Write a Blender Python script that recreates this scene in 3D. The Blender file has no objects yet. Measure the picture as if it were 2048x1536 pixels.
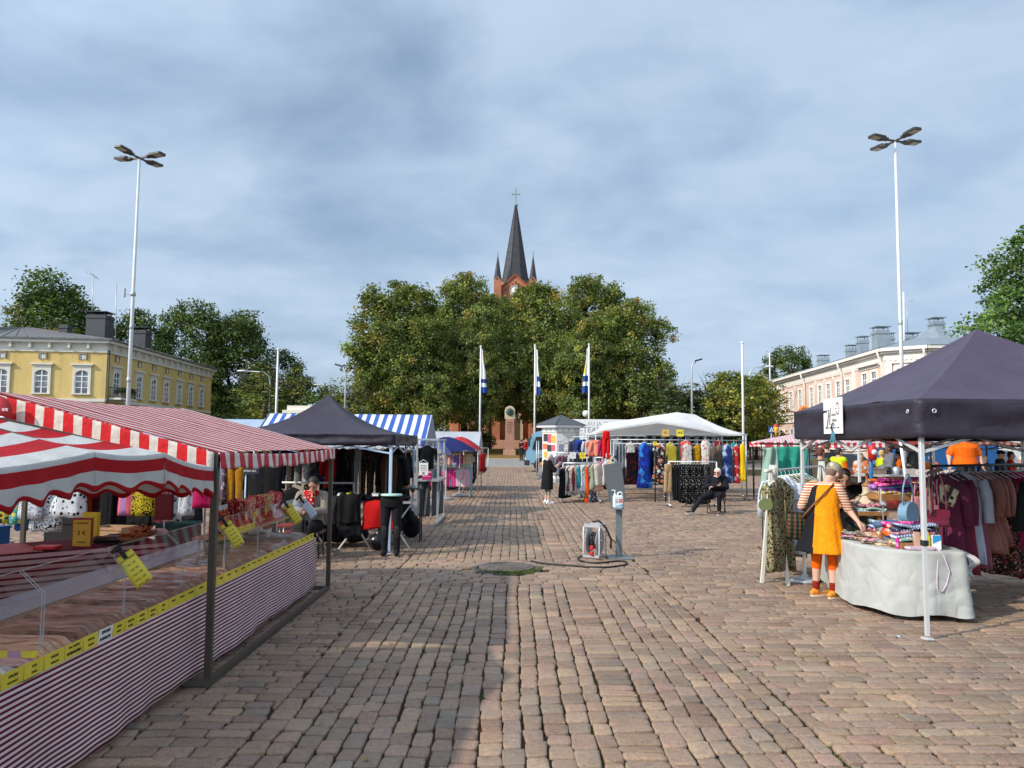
import bpy, bmesh, math, random
import numpy as np
from mathutils import Vector, Matrix, noise
V = Vector
R = math.radians
PI = math.pi
rnd = random.Random(11)
SC = bpy.context.scene
COL = SC.collection
CAM_H, FPX, PITCH, ROLL = 1.85, 1538.0, R(4.35), R(0.5)
CAM_ROT = Matrix.Rotation(PI/2 + PITCH, 3, 'X') @ Matrix.Rotation(ROLL, 3, 'Z')

# survey helpers: where in the square a bearing seen from the camera post meets a plane
def ray(px, py):
    return CAM_ROT @ V(((px-1024)/FPX, -(py-768)/FPX, -1.0))
def at(px, py, Y):
    d = ray(px, py); t = Y/d.y
    return V((d.x*t, Y, CAM_H + d.z*t))
def atx(px, py, X):
    d = ray(px, py); t = X/d.x
    return V((X, d.y*t, CAM_H + d.z*t))
def gp(px, py, z=0.0):
    d = ray(px, py); t = (z-CAM_H)/d.z
    return V((d.x*t, d.y*t, z))

# ------------------------------------------------------------------ tagging
def tag(o, label=None, cat=None, group=None, kind=None):
    if label: o['label'] = label
    if cat: o['category'] = cat
    if group: o['group'] = group
    if kind: o['kind'] = kind
    return o
def empty(name, loc=(0,0,0), rz=0.0, label=None, cat=None, group=None):
    o = bpy.data.objects.new(name, None); COL.objects.link(o)
    o.empty_display_size = .1
    o.location = loc; o.rotation_euler = (0,0,rz)
    return tag(o, label, cat, group)
def link(name, me, parent=None, loc=None, rz=0.0):
    o = bpy.data.objects.new(name, me); COL.objects.link(o)
    if parent: o.parent = parent
    if loc is not None: o.location = loc
    if rz: o.rotation_euler = (0,0,rz)
    return o
def copy_tree(o, parent=None):
    c = o.copy(); COL.objects.link(c)
    if parent: c.parent = parent
    for ch in o.children: copy_tree(ch, c)
    return c

# ------------------------------------------------------------------ materials
MATS = {}
def nn(nt, t, **kw):
    n = nt.nodes.new(t)
    for k, v in kw.items(): setattr(n, k, v)
    return n
def rgba(c): return (c[0], c[1], c[2], 1.0)
def hexc(h, g=1.0):
    h = h.lstrip('#'); out = []
    for i in (0,2,4):
        s = int(h[i:i+2],16)/255.0
        out.append((s/12.92 if s <= .04045 else ((s+.055)/1.055)**2.4)*g)
    return tuple(out)
class NT:
    def __init__(s, name):
        s.m = bpy.data.materials.new(name); s.m.use_nodes = True
        s.nt = s.m.node_tree; s.b = s.nt.nodes['Principled BSDF']
        s.tc = None
    def n(s, t, **kw): return nn(s.nt, t, **kw)
    def l(s, a, b): s.nt.links.new(a, b)
    def coord(s, kind='Object'):
        if s.tc is None: s.tc = s.n('ShaderNodeTexCoord')
        return s.tc.outputs[kind]
    def noise(s, scale, detail=4, co=None, rough=.55):
        n = s.n('ShaderNodeTexNoise'); n.inputs['Scale'].default_value = scale
        n.inputs['Detail'].default_value = detail; n.inputs['Roughness'].default_value = rough
        s.l(co or s.coord(), n.inputs['Vector']); return n.outputs['Fac']
    def ramp(s, fac, stops, interp='LINEAR'):
        r = s.n('ShaderNodeValToRGB'); cr = r.color_ramp; cr.interpolation = interp
        while len(cr.elements) < len(stops): cr.elements.new(.5)
        for e, (p, c) in zip(cr.elements, stops):
            e.position = p; e.color = rgba(c) if len(c) == 3 else c
        s.l(fac, r.inputs['Fac']); return r.outputs['Color']
    def mix(s, fac, a, b, blend='MIX'):
        m = s.n('ShaderNodeMix', data_type='RGBA', blend_type=blend)
        for sock, v in ((m.inputs[0], fac), (m.inputs[6], a), (m.inputs[7], b)):
            if hasattr(v, 'is_linked'): s.l(v, sock)
            elif isinstance(v, (int, float)): sock.default_value = v
            else: sock.default_value = rgba(v)
        return m.outputs[2]
    def math(s, op, a, b=0.0, c=0.0):
        m = s.n('ShaderNodeMath', operation=op)
        for sock, v in zip(m.inputs, (a, b, c)):
            if hasattr(v, 'is_linked'): s.l(v, sock)
            else: sock.default_value = v
        return m.outputs[0]
    def sep(s, co=None):
        n = s.n('ShaderNodeSeparateXYZ'); s.l(co or s.coord(), n.inputs[0]); return n.outputs
    def bump(s, h, strength=.3, dist=.02):
        b = s.n('ShaderNodeBump'); b.inputs['Strength'].default_value = strength
        b.inputs['Distance'].default_value = dist
        s.l(h, b.inputs['Height']); s.l(b.outputs[0], s.b.inputs['Normal'])
    def col(s, c):
        if hasattr(c, 'is_linked'): s.l(c, s.b.inputs['Base Color'])
        else: s.b.inputs['Base Color'].default_value = rgba(c)
    def rough(s, v, spec=None):
        s.b.inputs['Roughness'].default_value = v
        if spec is not None: s.b.inputs['Specular IOR Level'].default_value = spec
def tint(c, k): return tuple(max(0, min(1, x*k)) for x in c)

def M(c, rough=.6, var=.18, scale=7, metal=0.0, bump=0.0, bscale=40, spec=None, name=None):
    """plain surface: colour with slight uneven wear, optional grain"""
    if isinstance(c, str): c = hexc(c)
    key = ('M', c, rough, var, scale, metal, bump, bscale, spec)
    if key in MATS: return MATS[key]
    t = NT(name or 'surface')
    f = t.noise(scale, 5)
    t.col(t.ramp(f, [(.25, tint(c, 1-var)), (.75, tint(c, 1+var))]))
    t.rough(rough, spec); t.b.inputs['Metallic'].default_value = metal
    if bump: t.bump(t.noise(bscale, 4), bump, .01)
    MATS[key] = t.m
    return t.m

def CL(c, pat=None, c2=(.02,.02,.02), c3=None, s=1.0, axis=0, rough=.85, duty=.5, fold=.35, wr=9.0, trans=0.0):
    """woven cloth, with an optional printed pattern"""
    if isinstance(c, str): c = hexc(c)
    if isinstance(c2, str): c2 = hexc(c2)
    if isinstance(c3, str): c3 = hexc(c3)
    key = ('CL', c, pat, c2, c3, s, axis, rough, duty, fold, wr, trans)
    if key in MATS: return MATS[key]
    t = NT('cloth')
    base = c
    if pat == 'stripe':
        x = t.sep()[axis]
        f = t.math('FRACT', t.math('MULTIPLY', x, 1.0/s))
        base = t.mix(t.math('LESS_THAN', f, duty), c, c2)
    elif pat == 'uvstripe':
        x = t.sep(t.coord('UV'))[axis]
        f = t.math('FRACT', t.math('MULTIPLY', x, 1.0/s))
        base = t.mix(t.math('LESS_THAN', f, duty), c, c2)
    elif pat == 'dots':
        v = t.n('ShaderNodeTexVoronoi'); v.inputs['Scale'].default_value = 1.0/s
        v.inputs['Randomness'].default_value = .55
        t.l(t.coord(), v.inputs['Vector'])
        base = t.mix(t.math('LESS_THAN', v.outputs['Distance'], .33*duty*2), c, c2)
    elif pat == 'floral':
        v = t.n('ShaderNodeTexVoronoi'); v.inputs['Scale'].default_value = 1.0/s
        t.l(t.coord(), v.inputs['Vector'])
        hue = t.sep(v.outputs['Color'])[0]
        flower = t.ramp(hue, [(0, c2), (.45, c3 or c2), (.75, tint(c2, .6)), (.9, c)], 'CONSTANT')
        f = t.math('LESS_THAN', v.outputs['Distance'], .62*duty*2*.7)
        base = t.mix(f, c, flower)
        nz = t.math('GREATER_THAN', t.noise(2.2/s, 3), .6)
        base = t.mix(nz, base, c3 or c2)
    elif pat == 'swirl':
        nz = t.noise(1.0/s, 2.5)
        f = t.math('FRACT', t.math('MULTIPLY', nz, 7))
        base = t.mix(t.math('LESS_THAN', f, duty*.6), c, c2)
    elif pat == 'dye':
        nz = t.noise(.7/s, 4)
        base = t.ramp(nz, [(.3, c), (.5, c2), (.58, c3 or c), (.75, c2)])
    elif pat == 'plaid':
        o = t.sep()
        f1 = t.math('LESS_THAN', t.math('FRACT', t.math('MULTIPLY', o[0], 1/s)), .4)
        f2 = t.math('LESS_THAN', t.math('FRACT', t.math('MULTIPLY', o[2], 1/s)), .4)
        base = t.mix(f1, c, c2); base = t.mix(t.math('MULTIPLY', f2, .7), base, c3 or c2)
    f = t.noise(wr, 3)
    shade = t.ramp(f, [(.3, (.86,.86,.86)), (.7, (1.06,1.06,1.06))])
    t.col(t.mix(1.0, base, shade, 'MULTIPLY'))
    t.rough(rough, .25)
    if fold >= .8:   # creased canvas: sharp ridges over broad sag
        r1 = t.math('ABSOLUTE', t.math('SUBTRACT', t.noise(wr*.45, 1.5), .5)); r2 = t.math('ABSOLUTE', t.math('SUBTRACT', t.noise(wr*1.1, 1.5), .5))
        t.bump(t.math('ADD', t.math('MINIMUM', t.math('MULTIPLY', r1, 5), .5), t.math('MINIMUM', t.math('MULTIPLY', r2, 3), .28)), fold*.30, .035)
    elif fold: t.bump(t.noise(wr*1.6, 3), fold, .03)
    if trans:   # canvas that lets some daylight through
        out = t.nt.nodes['Material Output']; tb = t.n('ShaderNodeBsdfTranslucent'); mx = t.n('ShaderNodeMixShader'); mx.inputs[0].default_value = trans
        src = t.b.inputs['Base Color'].links[0].from_socket; t.l(src, tb.inputs[0]); t.l(t.b.outputs[0], mx.inputs[1]); t.l(tb.outputs[0], mx.inputs[2]); t.l(mx.outputs[0], out.inputs[0])
    MATS[key] = t.m
    return t.m

# ------------------------------------------------------------------ mesh building
class MB:
    """collects shapes into ONE mesh"""
    def __init__(s): s.v = []; s.f = []; s.m = []; s.sm = []; s.uv = None
    def add(s, vs, fs, mi=0, smooth=False):
        o = len(s.v); s.v.extend([tuple(v) for v in vs])
        for f in fs: s.f.append([i+o for i in f]); s.m.append(mi); s.sm.append(smooth)
    def box(s, c, d, rz=0.0, mi=0, M4=None, bev=0.0):
        x, y, z = d[0]/2, d[1]/2, d[2]/2
        if bev:
            b = bev; pr = [(-x+b,-y),(x-b,-y),(x,-y+b),(x,y-b),(x-b,y),(-x+b,y),(-x,y-b),(-x,-y+b)]
            k = max(.2, 1-2*b/max(2*x,2*y,.001))
            vs = []
            for zz, q in ((-z,.97*k+.03),(-z+b,1),(z-b,1),(z,.97*k+.03)):
                for (px,py) in pr: vs.append((px*q,py*q,zz))
            fs = [list(range(7,-1,-1)), list(range(24,32))]
            for r in range(3):
                for i in range(8):
                    j = (i+1)%8; fs.append([r*8+i, r*8+j, (r+1)*8+j, (r+1)*8+i])
        else:
            vs = [(-x,-y,-z),(x,-y,-z),(x,y,-z),(-x,y,-z),(-x,-y,z),(x,-y,z),(x,y,z),(-x,y,z)]
            fs = [[3,2,1,0],[4,5,6,7],[0,1,5,4],[1,2,6,5],[2,3,7,6],[3,0,4,7]]
        T = Matrix.Translation(c) @ Matrix.Rotation(rz, 4, 'Z')
        if M4 is not None: T = T @ M4
        s.add([T @ V(p) for p in vs], fs, mi)
    def frame(s, a, b, up=None):
        d = (V(b)-V(a)); L = d.length
        if L < 1e-6: d = V((0,0,1))
        d = d.normalized()
        u = V(up) if up else (V((0,0,1)) if abs(d.z) < .95 else V((1,0,0)))
        x = d.cross(u).normalized(); y = x.cross(d).normalized()
        return x, y, d
    def bar(s, a, b, w, h=None, mi=0, up=None):
        h = h or w; x, y, d = s.frame(a, b, up); a = V(a); b = V(b); vs = []
        for p in (a, b):
            for (i, j) in ((-1,-1),(1,-1),(1,1),(-1,1)): vs.append(p + x*(i*w/2) + y*(j*h/2))
        s.add(vs, [[3,2,1,0],[4,5,6,7],[0,1,5,4],[1,2,6,5],[2,3,7,6],[3,0,4,7]], mi)
    def tube(s, pts, r, seg=10, mi=0, cap=True, closed=False):
        pts = [V(p) for p in pts]; n = len(pts)
        rs = r if isinstance(r, (list, tuple)) else [r]*n
        vs = []; px = None
        for i, p in enumerate(pts):
            if closed: d = pts[(i+1)%n]-pts[i-1]
            else: d = pts[min(i+1,n-1)]-pts[max(i-1,0)]
            d = d.normalized() if d.length > 1e-9 else V((0,0,1))
            if px is None:
                u = V((0,0,1)) if abs(d.z) < .9 else V((1,0,0))
                x = d.cross(u).normalized()
            else:
                x = (px - d*px.dot(d)); x = x.normalized() if x.length > 1e-6 else px
            px = x; y = d.cross(x)
            for k in range(seg):
                a = 2*PI*k/seg
                vs.append(p + x*(math.cos(a)*rs[i]) + y*(math.sin(a)*rs[i]))
        fs = []
        for i in range(n if closed else n-1):
            j = (i+1)%n
            for k in range(seg):
                q = (k+1)%seg
                fs.append([i*seg+k, i*seg+q, j*seg+q, j*seg+k])
        if cap and not closed:
            fs.append(list(range(seg-1,-1,-1))); fs.append([(n-1)*seg+k for k in range(seg)])
        s.add(vs, fs, mi, True)
    def lathe(s, prof, c=(0,0,0), seg=24, mi=0, axis=None, smooth=True):
        T = Matrix.Translation(c)
        if axis is not None: T = T @ V(axis).to_track_quat('Z','Y').to_matrix().to_4x4()
        vs = []
        for (r, z) in prof:
            for k in range(seg):
                a = 2*PI*k/seg; vs.append(T @ V((r*math.cos(a), r*math.sin(a), z)))
        fs = []
        for i in range(len(prof)-1):
            for k in range(seg):
                q = (k+1)%seg
                fs.append([i*seg+k, i*seg+q, (i+1)*seg+q, (i+1)*seg+k])
        fs.append(list(range(seg-1,-1,-1))); fs.append([(len(prof)-1)*seg+k for k in range(seg)])
        s.add(vs, fs, mi, smooth)
    def sphere(s, c, r, seg=14, rings=9, mi=0):
        r = r if isinstance(r, (tuple, list, V)) else (r,r,r)
        vs = [V(c)+V((0,0,-r[2]))]
        for i in range(1, rings):
            t = -PI/2 + PI*i/rings
            for k in range(seg):
                a = 2*PI*k/seg
                vs.append(V(c)+V((r[0]*math.cos(t)*math.cos(a), r[1]*math.cos(t)*math.sin(a), r[2]*math.sin(t))))
        vs.append(V(c)+V((0,0,r[2]))); fs = []
        for k in range(seg): fs.append([0, 1+(k+1)%seg, 1+k])
        for i in range(rings-2):
            for k in range(seg):
                q = (k+1)%seg; a = 1+i*seg
                fs.append([a+k, a+q, a+seg+q, a+seg+k])
        a = 1+(rings-2)*seg; e = len(vs)-1
        for k in range(seg): fs.append([a+k, a+(k+1)%seg, e])
        s.add(vs, fs, mi, True)
    def prism(s, poly, z0, z1, T=None, mi=0):
        """polygon in the local XY plane pushed from z0 to z1"""
        n = len(poly); T = T or Matrix.Identity(4)
        vs = [T @ V((p[0],p[1],z0)) for p in poly] + [T @ V((p[0],p[1],z1)) for p in poly]
        fs = [list(range(n-1,-1,-1)), list(range(n,2*n))]
        for i in range(n): j=(i+1)%n; fs.append([i,j,n+j,n+i])
        s.add(vs, fs, mi)
    def grid(s, fn, nu, nv, mi=0, closed_u=False, smooth=True):
        vs = []; cu = nu if closed_u else nu+1
        for j in range(nv+1):
            for i in range(cu): vs.append(fn(i/nu, j/nv))
        fs = []
        for j in range(nv):
            for i in range(nu):
                q = (i+1)%cu if closed_u else i+1
                fs.append([j*cu+i, j*cu+q, (j+1)*cu+q, (j+1)*cu+i])
        s.add(vs, fs, mi, smooth)
    def sheet(s, fn, nu, nv, th, mi=0, smooth=True):
        """double-sided sheet with real thickness"""
        P = [[V(fn(i/nu, j/nv)) for i in range(nu+1)] for j in range(nv+1)]
        vs = []; 
        for side in (0,1):
            for j in range(nv+1):
                for i in range(nu+1):
                    du = P[j][min(i+1,nu)]-P[j][max(i-1,0)]; dv = P[min(j+1,nv)][i]-P[max(j-1,0)][i]
                    n = du.cross(dv); n = n.normalized() if n.length > 1e-12 else V((0,0,1))
                    vs.append(P[j][i] + n*(th/2 if side == 0 else -th/2))
        w = nu+1; o = w*(nv+1); fs = []
        for j in range(nv):
            for i in range(nu):
                a = j*w+i
                fs.append([a, a+1, a+1+w, a+w]); fs.append([o+a+w, o+a+1+w, o+a+1, o+a])
        for i in range(nu):
            fs.append([i+1, i, o+i, o+i+1]); a = nv*w+i; fs.append([a, a+1, o+a+1, o+a])
        for j in range(nv):
            a = j*w; fs.append([a, a+w, o+a+w, o+a]); a = j*w+nu; fs.append([a+w, a, o+a, o+a+w])
        s.add(vs, fs, mi, smooth)
    def mesh(s, name, mats):
        me = bpy.data.meshes.new(name); me.from_pydata(s.v, [], s.f)
        if not isinstance(mats, (list, tuple)): mats = [mats]
        for m in mats: me.materials.append(m)
        me.polygons.foreach_set('material_index', s.m)
        me.polygons.foreach_set('use_smooth', s.sm)
        me.update(); return me
    def build(s, name, mats, parent=None, loc=None, rz=0.0):
        return link(name, s.mesh(name, mats), parent, loc, rz)
def one(name, mats, fn, parent=None, **kw):
    b = MB(); fn(b); return b.build(name, mats, parent, **kw)

# writing, as a flat mesh with thickness; T maps local x (reading) y (up) z (out)
def text(name, s, size, T, m, parent=None, ext=.0008, align='CENTER', bold=0.0, sx=1.0, shear=0.0):
    cu = bpy.data.curves.new(name, 'FONT'); cu.body = s; cu.size = size; cu.extrude = ext
    cu.align_x = align; cu.align_y = 'CENTER'; cu.offset = bold; cu.shear = shear; cu.resolution_u = 2
    o = bpy.data.objects.new(name, cu); COL.objects.link(o)
    dg = bpy.context.evaluated_depsgraph_get()
    me = bpy.data.meshes.new_from_object(o.evaluated_get(dg)); bpy.data.objects.remove(o)
    me.transform(T @ Matrix.Diagonal((sx,1,1,1))); me.materials.clear(); me.materials.append(m)
    return link(name, me, parent)
def face_T(c, right, up):
    r = V(right).normalized(); u = V(up); u = (u - r*u.dot(r)).normalized(); n = r.cross(u)
    return Matrix(((r.x,u.x,n.x,c[0]),(r.y,u.y,n.y,c[1]),(r.z,u.z,n.z,c[2]),(0,0,0,1)))

# organic bodies: shapes merged into one continuous skin
def cap_mesh(b, p0, r0, p1, r1, seg=12, flat=1.0, flat_dir=None):
    p0 = V(p0); p1 = V(p1); d = p1-p0; L = d.length
    if L < 1e-5: d = V((0,0,1))
    else: d = d/L
    u = V(flat_dir) if flat_dir is not None else (V((0,1,0)) if abs(d.y) < .9 else V((1,0,0)))
    y = (u - d*u.dot(d)).normalized(); x = y.cross(d)
    rows = []
    for i in range(5):
        a = -PI/2 + PI/2*i/4; rows.append((p0 + d*(math.sin(a)*r0), max(1e-4, r0*math.cos(a))))
    for i in range(5):
        a = PI/2*i/4; rows.append((p1 + d*(math.sin(a)*r1), max(1e-4, r1*math.cos(a))))
    vs = []
    for (p, r) in rows:
        for k in range(seg):
            a = 2*PI*k/seg; vs.append(p + x*(r*math.cos(a)) + y*(r*math.sin(a)*flat))
    fs = []
    for i in range(len(rows)-1):
        for k in range(seg):
            q = (k+1)%seg; fs.append([i*seg+k, i*seg+q, (i+1)*seg+q, (i+1)*seg+k])
    fs.append(list(range(seg-1,-1,-1))); n = len(rows)-1; fs.append([n*seg+k for k in range(seg)])
    b.add(vs, fs)
def blob(name, prims, voxel, m, parent=None, smooth=5, fn=None):
    """prims: ('c',p0,r0,p1,r1[,flat[,dir]]) tapered limbs, ('e',centre,(rx,ry,rz)[,Matrix]) ellipsoids"""
    b = MB()
    for p in prims:
        if p[0] == 'c': cap_mesh(b, p[1], p[2], p[3], p[4], 12, *(p[5:7] if len(p) > 5 else ()))
        elif p[0] == 'e':
            q = MB(); q.sphere((0,0,0), p[2], 16, 10)
            T = Matrix.Translation(p[1]) @ (p[3].to_4x4() if len(p) > 3 else Matrix.Identity(4))
            b.add([T @ V(v) for v in q.v], q.f)
    me = b.mesh(name, m); o = bpy.data.objects.new(name, me); COL.objects.link(o)
    md = o.modifiers.new('r', 'REMESH'); md.mode = 'VOXEL'; md.voxel_size = voxel; md.use_smooth_shade = True
    if smooth:
        ms = o.modifiers.new('s', 'SMOOTH'); ms.factor = .5; ms.iterations = smooth
    dg = bpy.context.evaluated_depsgraph_get()
    me2 = bpy.data.meshes.new_from_object(o.evaluated_get(dg)); bpy.data.objects.remove(o); bpy.data.meshes.remove(me)
    me2.materials.clear()
    for k in (m if isinstance(m, (list, tuple)) else [m]): me2.materials.append(k)
    for p in me2.polygons: p.use_smooth = True
    if fn: fn(me2)
    me2.name = name
    return link(name, me2, parent)

# shared palette
WHITE_PAINT = M((.78,.79,.78), .45, .05)
ALU = M((.62,.64,.66), .38, .06, metal=.6)
GALV = M((.45,.47,.48), .45, .15, metal=.5)
DKMETAL = M((.05,.048,.045), .45, .2, metal=.3)
BLACK = M((.012,.012,.013), .6, .2)
WOOD = M((.36,.17,.06), .55, .3, 12)
INK = M((.015,.014,.014), .7, .0)
YELLOW_CARD = M((.78,.62,.03), .6, .04)
WHITE_CARD = M((.8,.8,.78), .6, .03)
RED = hexc('b5121f'); OFFW = (.72,.70,.64)
# ================================================================== camera, sun, sky
cam = bpy.data.cameras.new('camera'); camo = bpy.data.objects.new('camera', cam); COL.objects.link(camo)
camo.location = (0,0,CAM_H); camo.rotation_euler = CAM_ROT.to_euler()
cam.sensor_width = 36; cam.lens = 36*FPX/2048; cam.clip_start = .05; cam.clip_end = 3000
SC.camera = camo
SUN_EL, SUN_DIR = R(34), V((-.86, -.51, 0)).normalized()
to_sun = V((SUN_DIR.x*math.cos(SUN_EL), SUN_DIR.y*math.cos(SUN_EL), math.sin(SUN_EL)))
sl = bpy.data.lights.new('sun', 'SUN'); sl.energy = 3.7; sl.angle = R(.9); sl.color = (1.0, .89, .74)
so = bpy.data.objects.new('sun', sl); COL.objects.link(so)
so.rotation_euler = to_sun.to_track_quat('Z','Y').to_euler(); so.location = (-40,-30,50)
w = bpy.data.worlds.new('World'); SC.world = w; w.use_nodes = True
nt = w.node_tree; bg = nt.nodes['Background']
sky = nn(nt, 'ShaderNodeTexSky', sky_type='NISHITA'); sky.sun_disc = False
sky.sun_elevation = SUN_EL; sky.sun_rotation = math.atan2(SUN_DIR.x, SUN_DIR.y)
sky.air_density = 1.2; sky.dust_density = 1.2; sky.ozone_density = 1.6
tc = nn(nt, 'ShaderNodeTexCoord'); sp = nn(nt, 'ShaderNodeSeparateXYZ'); nt.links.new(tc.outputs['Generated'], sp.inputs[0])
def wm(op, a, b=0.0, c=0.0):
    m = nn(nt, 'ShaderNodeMath', operation=op)
    for s_, v_ in zip(m.inputs, (a,b,c)):
        if hasattr(v_, 'is_linked'): nt.links.new(v_, s_)
        else: s_.default_value = v_
    return m.outputs[0]
zz = wm('ADD', wm('MAXIMUM', sp.outputs[2], 0.0), .24)
cx = wm('DIVIDE', sp.outputs[0], zz); cy = wm('DIVIDE', sp.outputs[1], zz)
cmb = nn(nt, 'ShaderNodeCombineXYZ'); nt.links.new(cx, cmb.inputs[0]); nt.links.new(wm('MULTIPLY', cy, 1.15), cmb.inputs[1])
def wnoise(scale, detail, rough, off, dist=.4):
    mp = nn(nt, 'ShaderNodeMapping'); mp.inputs['Location'].default_value = off; mp.inputs['Rotation'].default_value = (0,0,.5)
    nt.links.new(cmb.outputs[0], mp.inputs[0])
    n_ = nn(nt, 'ShaderNodeTexNoise'); n_.inputs['Scale'].default_value = scale; n_.inputs['Detail'].default_value = detail
    n_.inputs['Roughness'].default_value = rough; n_.inputs['Distortion'].default_value = dist
    nt.links.new(mp.outputs[0], n_.inputs['Vector']); return n_.outputs['Fac']
def wdot(v):
    d_ = nn(nt, 'ShaderNodeVectorMath', operation='DOT_PRODUCT'); nt.links.new(tc.outputs['Generated'], d_.inputs[0]); d_.inputs[1].default_value = v; return d_.outputs['Value']
low = wnoise(.5, 3, .45, (3.1, 1.7, 0), .2); mid = wnoise(2.0, 5, .5, (8.0, 2.0, 1.0), .25); fine = wnoise(5.5, 5, .55, (1.0, 6.0, 2.0), .4)
mixn = wm('ADD', wm('MULTIPLY', low, .36), wm('ADD', wm('MULTIPLY', mid, .34), wm('MULTIPLY', fine, .30)))
darkr = wm('MULTIPLY', wm('POWER', wm('MAXIMUM', wdot(V((.52,.82,.17)).normalized()), 0.0), 26.0), .065)
cr = nn(nt, 'ShaderNodeValToRGB'); cr.color_ramp.elements[0].position = .30; cr.color_ramp.elements[1].position = .50
nt.links.new(wm('ADD', wm('MULTIPLY', mid, .6), wm('MULTIPLY', low, .4)), cr.inputs[0])
ct = nn(nt, 'ShaderNodeValToRGB')
ct.color_ramp.elements[0].position = .37; ct.color_ramp.elements[0].color = (4.25,5.65,7.5,1)
ct.color_ramp.elements[1].position = .63; ct.color_ramp.elements[1].color = (5.9,7.15,8.7,1)
nt.links.new(wm('SUBTRACT', mixn, darkr), ct.inputs[0])
sk = nn(nt, 'ShaderNodeMix', data_type='RGBA')
hz = nn(nt, 'ShaderNodeMix', data_type='RGBA', blend_type='MULTIPLY'); hz.inputs[0].default_value = 1
nt.links.new(sky.outputs[0], hz.inputs[6]); hz.inputs[7].default_value = (.80,.88,1.02,1)
nt.links.new(wm('MULTIPLY_ADD', cr.outputs[0], .52, .42), sk.inputs[0]); nt.links.new(hz.outputs[2], sk.inputs[6]); nt.links.new(ct.outputs[0], sk.inputs[7])
sun_fill = wm('MULTIPLY_ADD', wm('POWER', wm('MAXIMUM', wdot(to_sun), 0.0), 2.0), 1.7, 1.0)   # added sky brightening around the out-of-view sun, lifts the ambient light
gl_ = nn(nt, 'ShaderNodeVectorMath', operation='SCALE'); nt.links.new(sk.outputs[2], gl_.inputs[0]); nt.links.new(sun_fill, gl_.inputs['Scale'])
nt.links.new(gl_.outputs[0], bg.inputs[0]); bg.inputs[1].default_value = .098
SC.view_settings.view_transform = 'Standard'; SC.view_settings.look = 'None'
SC.view_settings.exposure = .12; SC.view_settings.gamma = 1.0

# ================================================================== ground
def gz(y): return 0.0 if y < 58 else min(.95, (y-58)/27*.95)
GROUT = NT('grout')
_n = GROUT.noise(5, 5); _m = GROUT.noise(1.1, 3)
_b = GROUT.ramp(_n, [(.3,(.03,.022,.014)),(.7,(.075,.055,.035))])
_g = GROUT.ramp(GROUT.noise(30,3), [(.3,(.03,.045,.008)),(.7,(.085,.10,.02))])
GROUT.col(GROUT.mix(GROUT.ramp(_m, [(.5,(0,0,0)),(.62,(1,1,1))]), _b, _g)); GROUT.rough(.95, .1)
GROUT.bump(GROUT.noise(160,3), .7, .01)
def ground_strip(name, m, x0, x1, ys, dz, step=None):
    b = MB(); nx = 6
    b.grid(lambda u, v: (x0+(x1-x0)*u, ys[round(v*(len(ys)-1))], gz(ys[round(v*(len(ys)-1))])+dz), nx, len(ys)-1)
    o = b.build(name, m); tag(o, kind='structure'); return o
YS = [-60,-20,0,20,40,58,62,66,70,75,80,85,110,160,260,420,700,1200]
far_ground = NT('earth'); far_ground.col(far_ground.ramp(far_ground.noise(.4,6), [(.3,(.10,.085,.05)),(.7,(.16,.13,.075))])); far_ground.rough(.95,.1)
ground_strip('ground', far_ground.m, -900, 900, YS, -.075)
ground_strip('plaza_bed', GROUT.m, -30, 30, [-8, 0, 10, 20, 30, 40, 58], -.022)
ASPH = NT('asphalt'); ASPH.col(ASPH.ramp(ASPH.noise(2,6), [(.3,(.12,.118,.115)),(.7,(.18,.175,.17))])); ASPH.rough(.9,.2); ASPH.bump(ASPH.noise(300,2),.4,.004)
ground_strip('road', ASPH.m, -120, 160, [58.3, 62, 66, 67.5], -.03)
ground_strip('side_road', ASPH.m, 30.2, 60, [-8, 0, 10, 20, 30, 40, 58.2], -.03)
ground_strip('left_road', ASPH.m, -44, -30.2, [-8, 0, 10, 20, 30, 40, 58.2], -.03)
ground_strip('far_road', ASPH.m, 20, 160, [74.6, 80, 85, 110, 130], -.03)
GR = NT('park_turf')
_a = GR.ramp(GR.noise(3,6), [(.3,(.17,.095,.03)),(.55,(.30,.17,.055)),(.75,(.20,.15,.05))])
_l = GR.ramp(GR.noise(38,3), [(.42,(.14,.075,.022)),(.62,(.42,.25,.08))])
GR.col(GR.mix(.55,_a,_l)); GR.rough(.95,.1); GR.bump(GR.noise(30,4),.8,.05)
b = MB(); b.grid(lambda u,v: (-40+58*u, 67.9+62*v, gz(67.9+62*v)+.07+.05*noise.noise((u*40,v*30,0))), 40, 40)
tag(b.build('park_ground', GR.m), kind='structure')
b = MB(); b.grid(lambda u,v: (20.5+40*u, 68.2+6*v, gz(68.2+6*v)+.09), 20, 6); tag(b.build('grass_verge', GR.m), kind='structure')
KERB = M((.36,.33,.30), .85, .15, 3)
for nm, x0, x1, y, z in (('kerb',-60,70,58.15,.05),('kerb',-60,20,67.72,.4),('kerb',20.2,70,67.9,.42),('kerb',20.2,70,74.4,.66)):
    tag(one(nm, KERB, lambda b: b.box(((x0+x1)/2,y,z-.06),(x1-x0,.28,.24))), kind='structure')
LINE = M((.62,.62,.6), .8, .15, 2)
b = MB()
for k in range(9):
    yy = 59.2+.95*k; b.box((0.5, yy, gz(yy)-.024), (7.5, .5, .008))
tag(b.build('crosswalk_markings', LINE), kind='structure')

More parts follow.
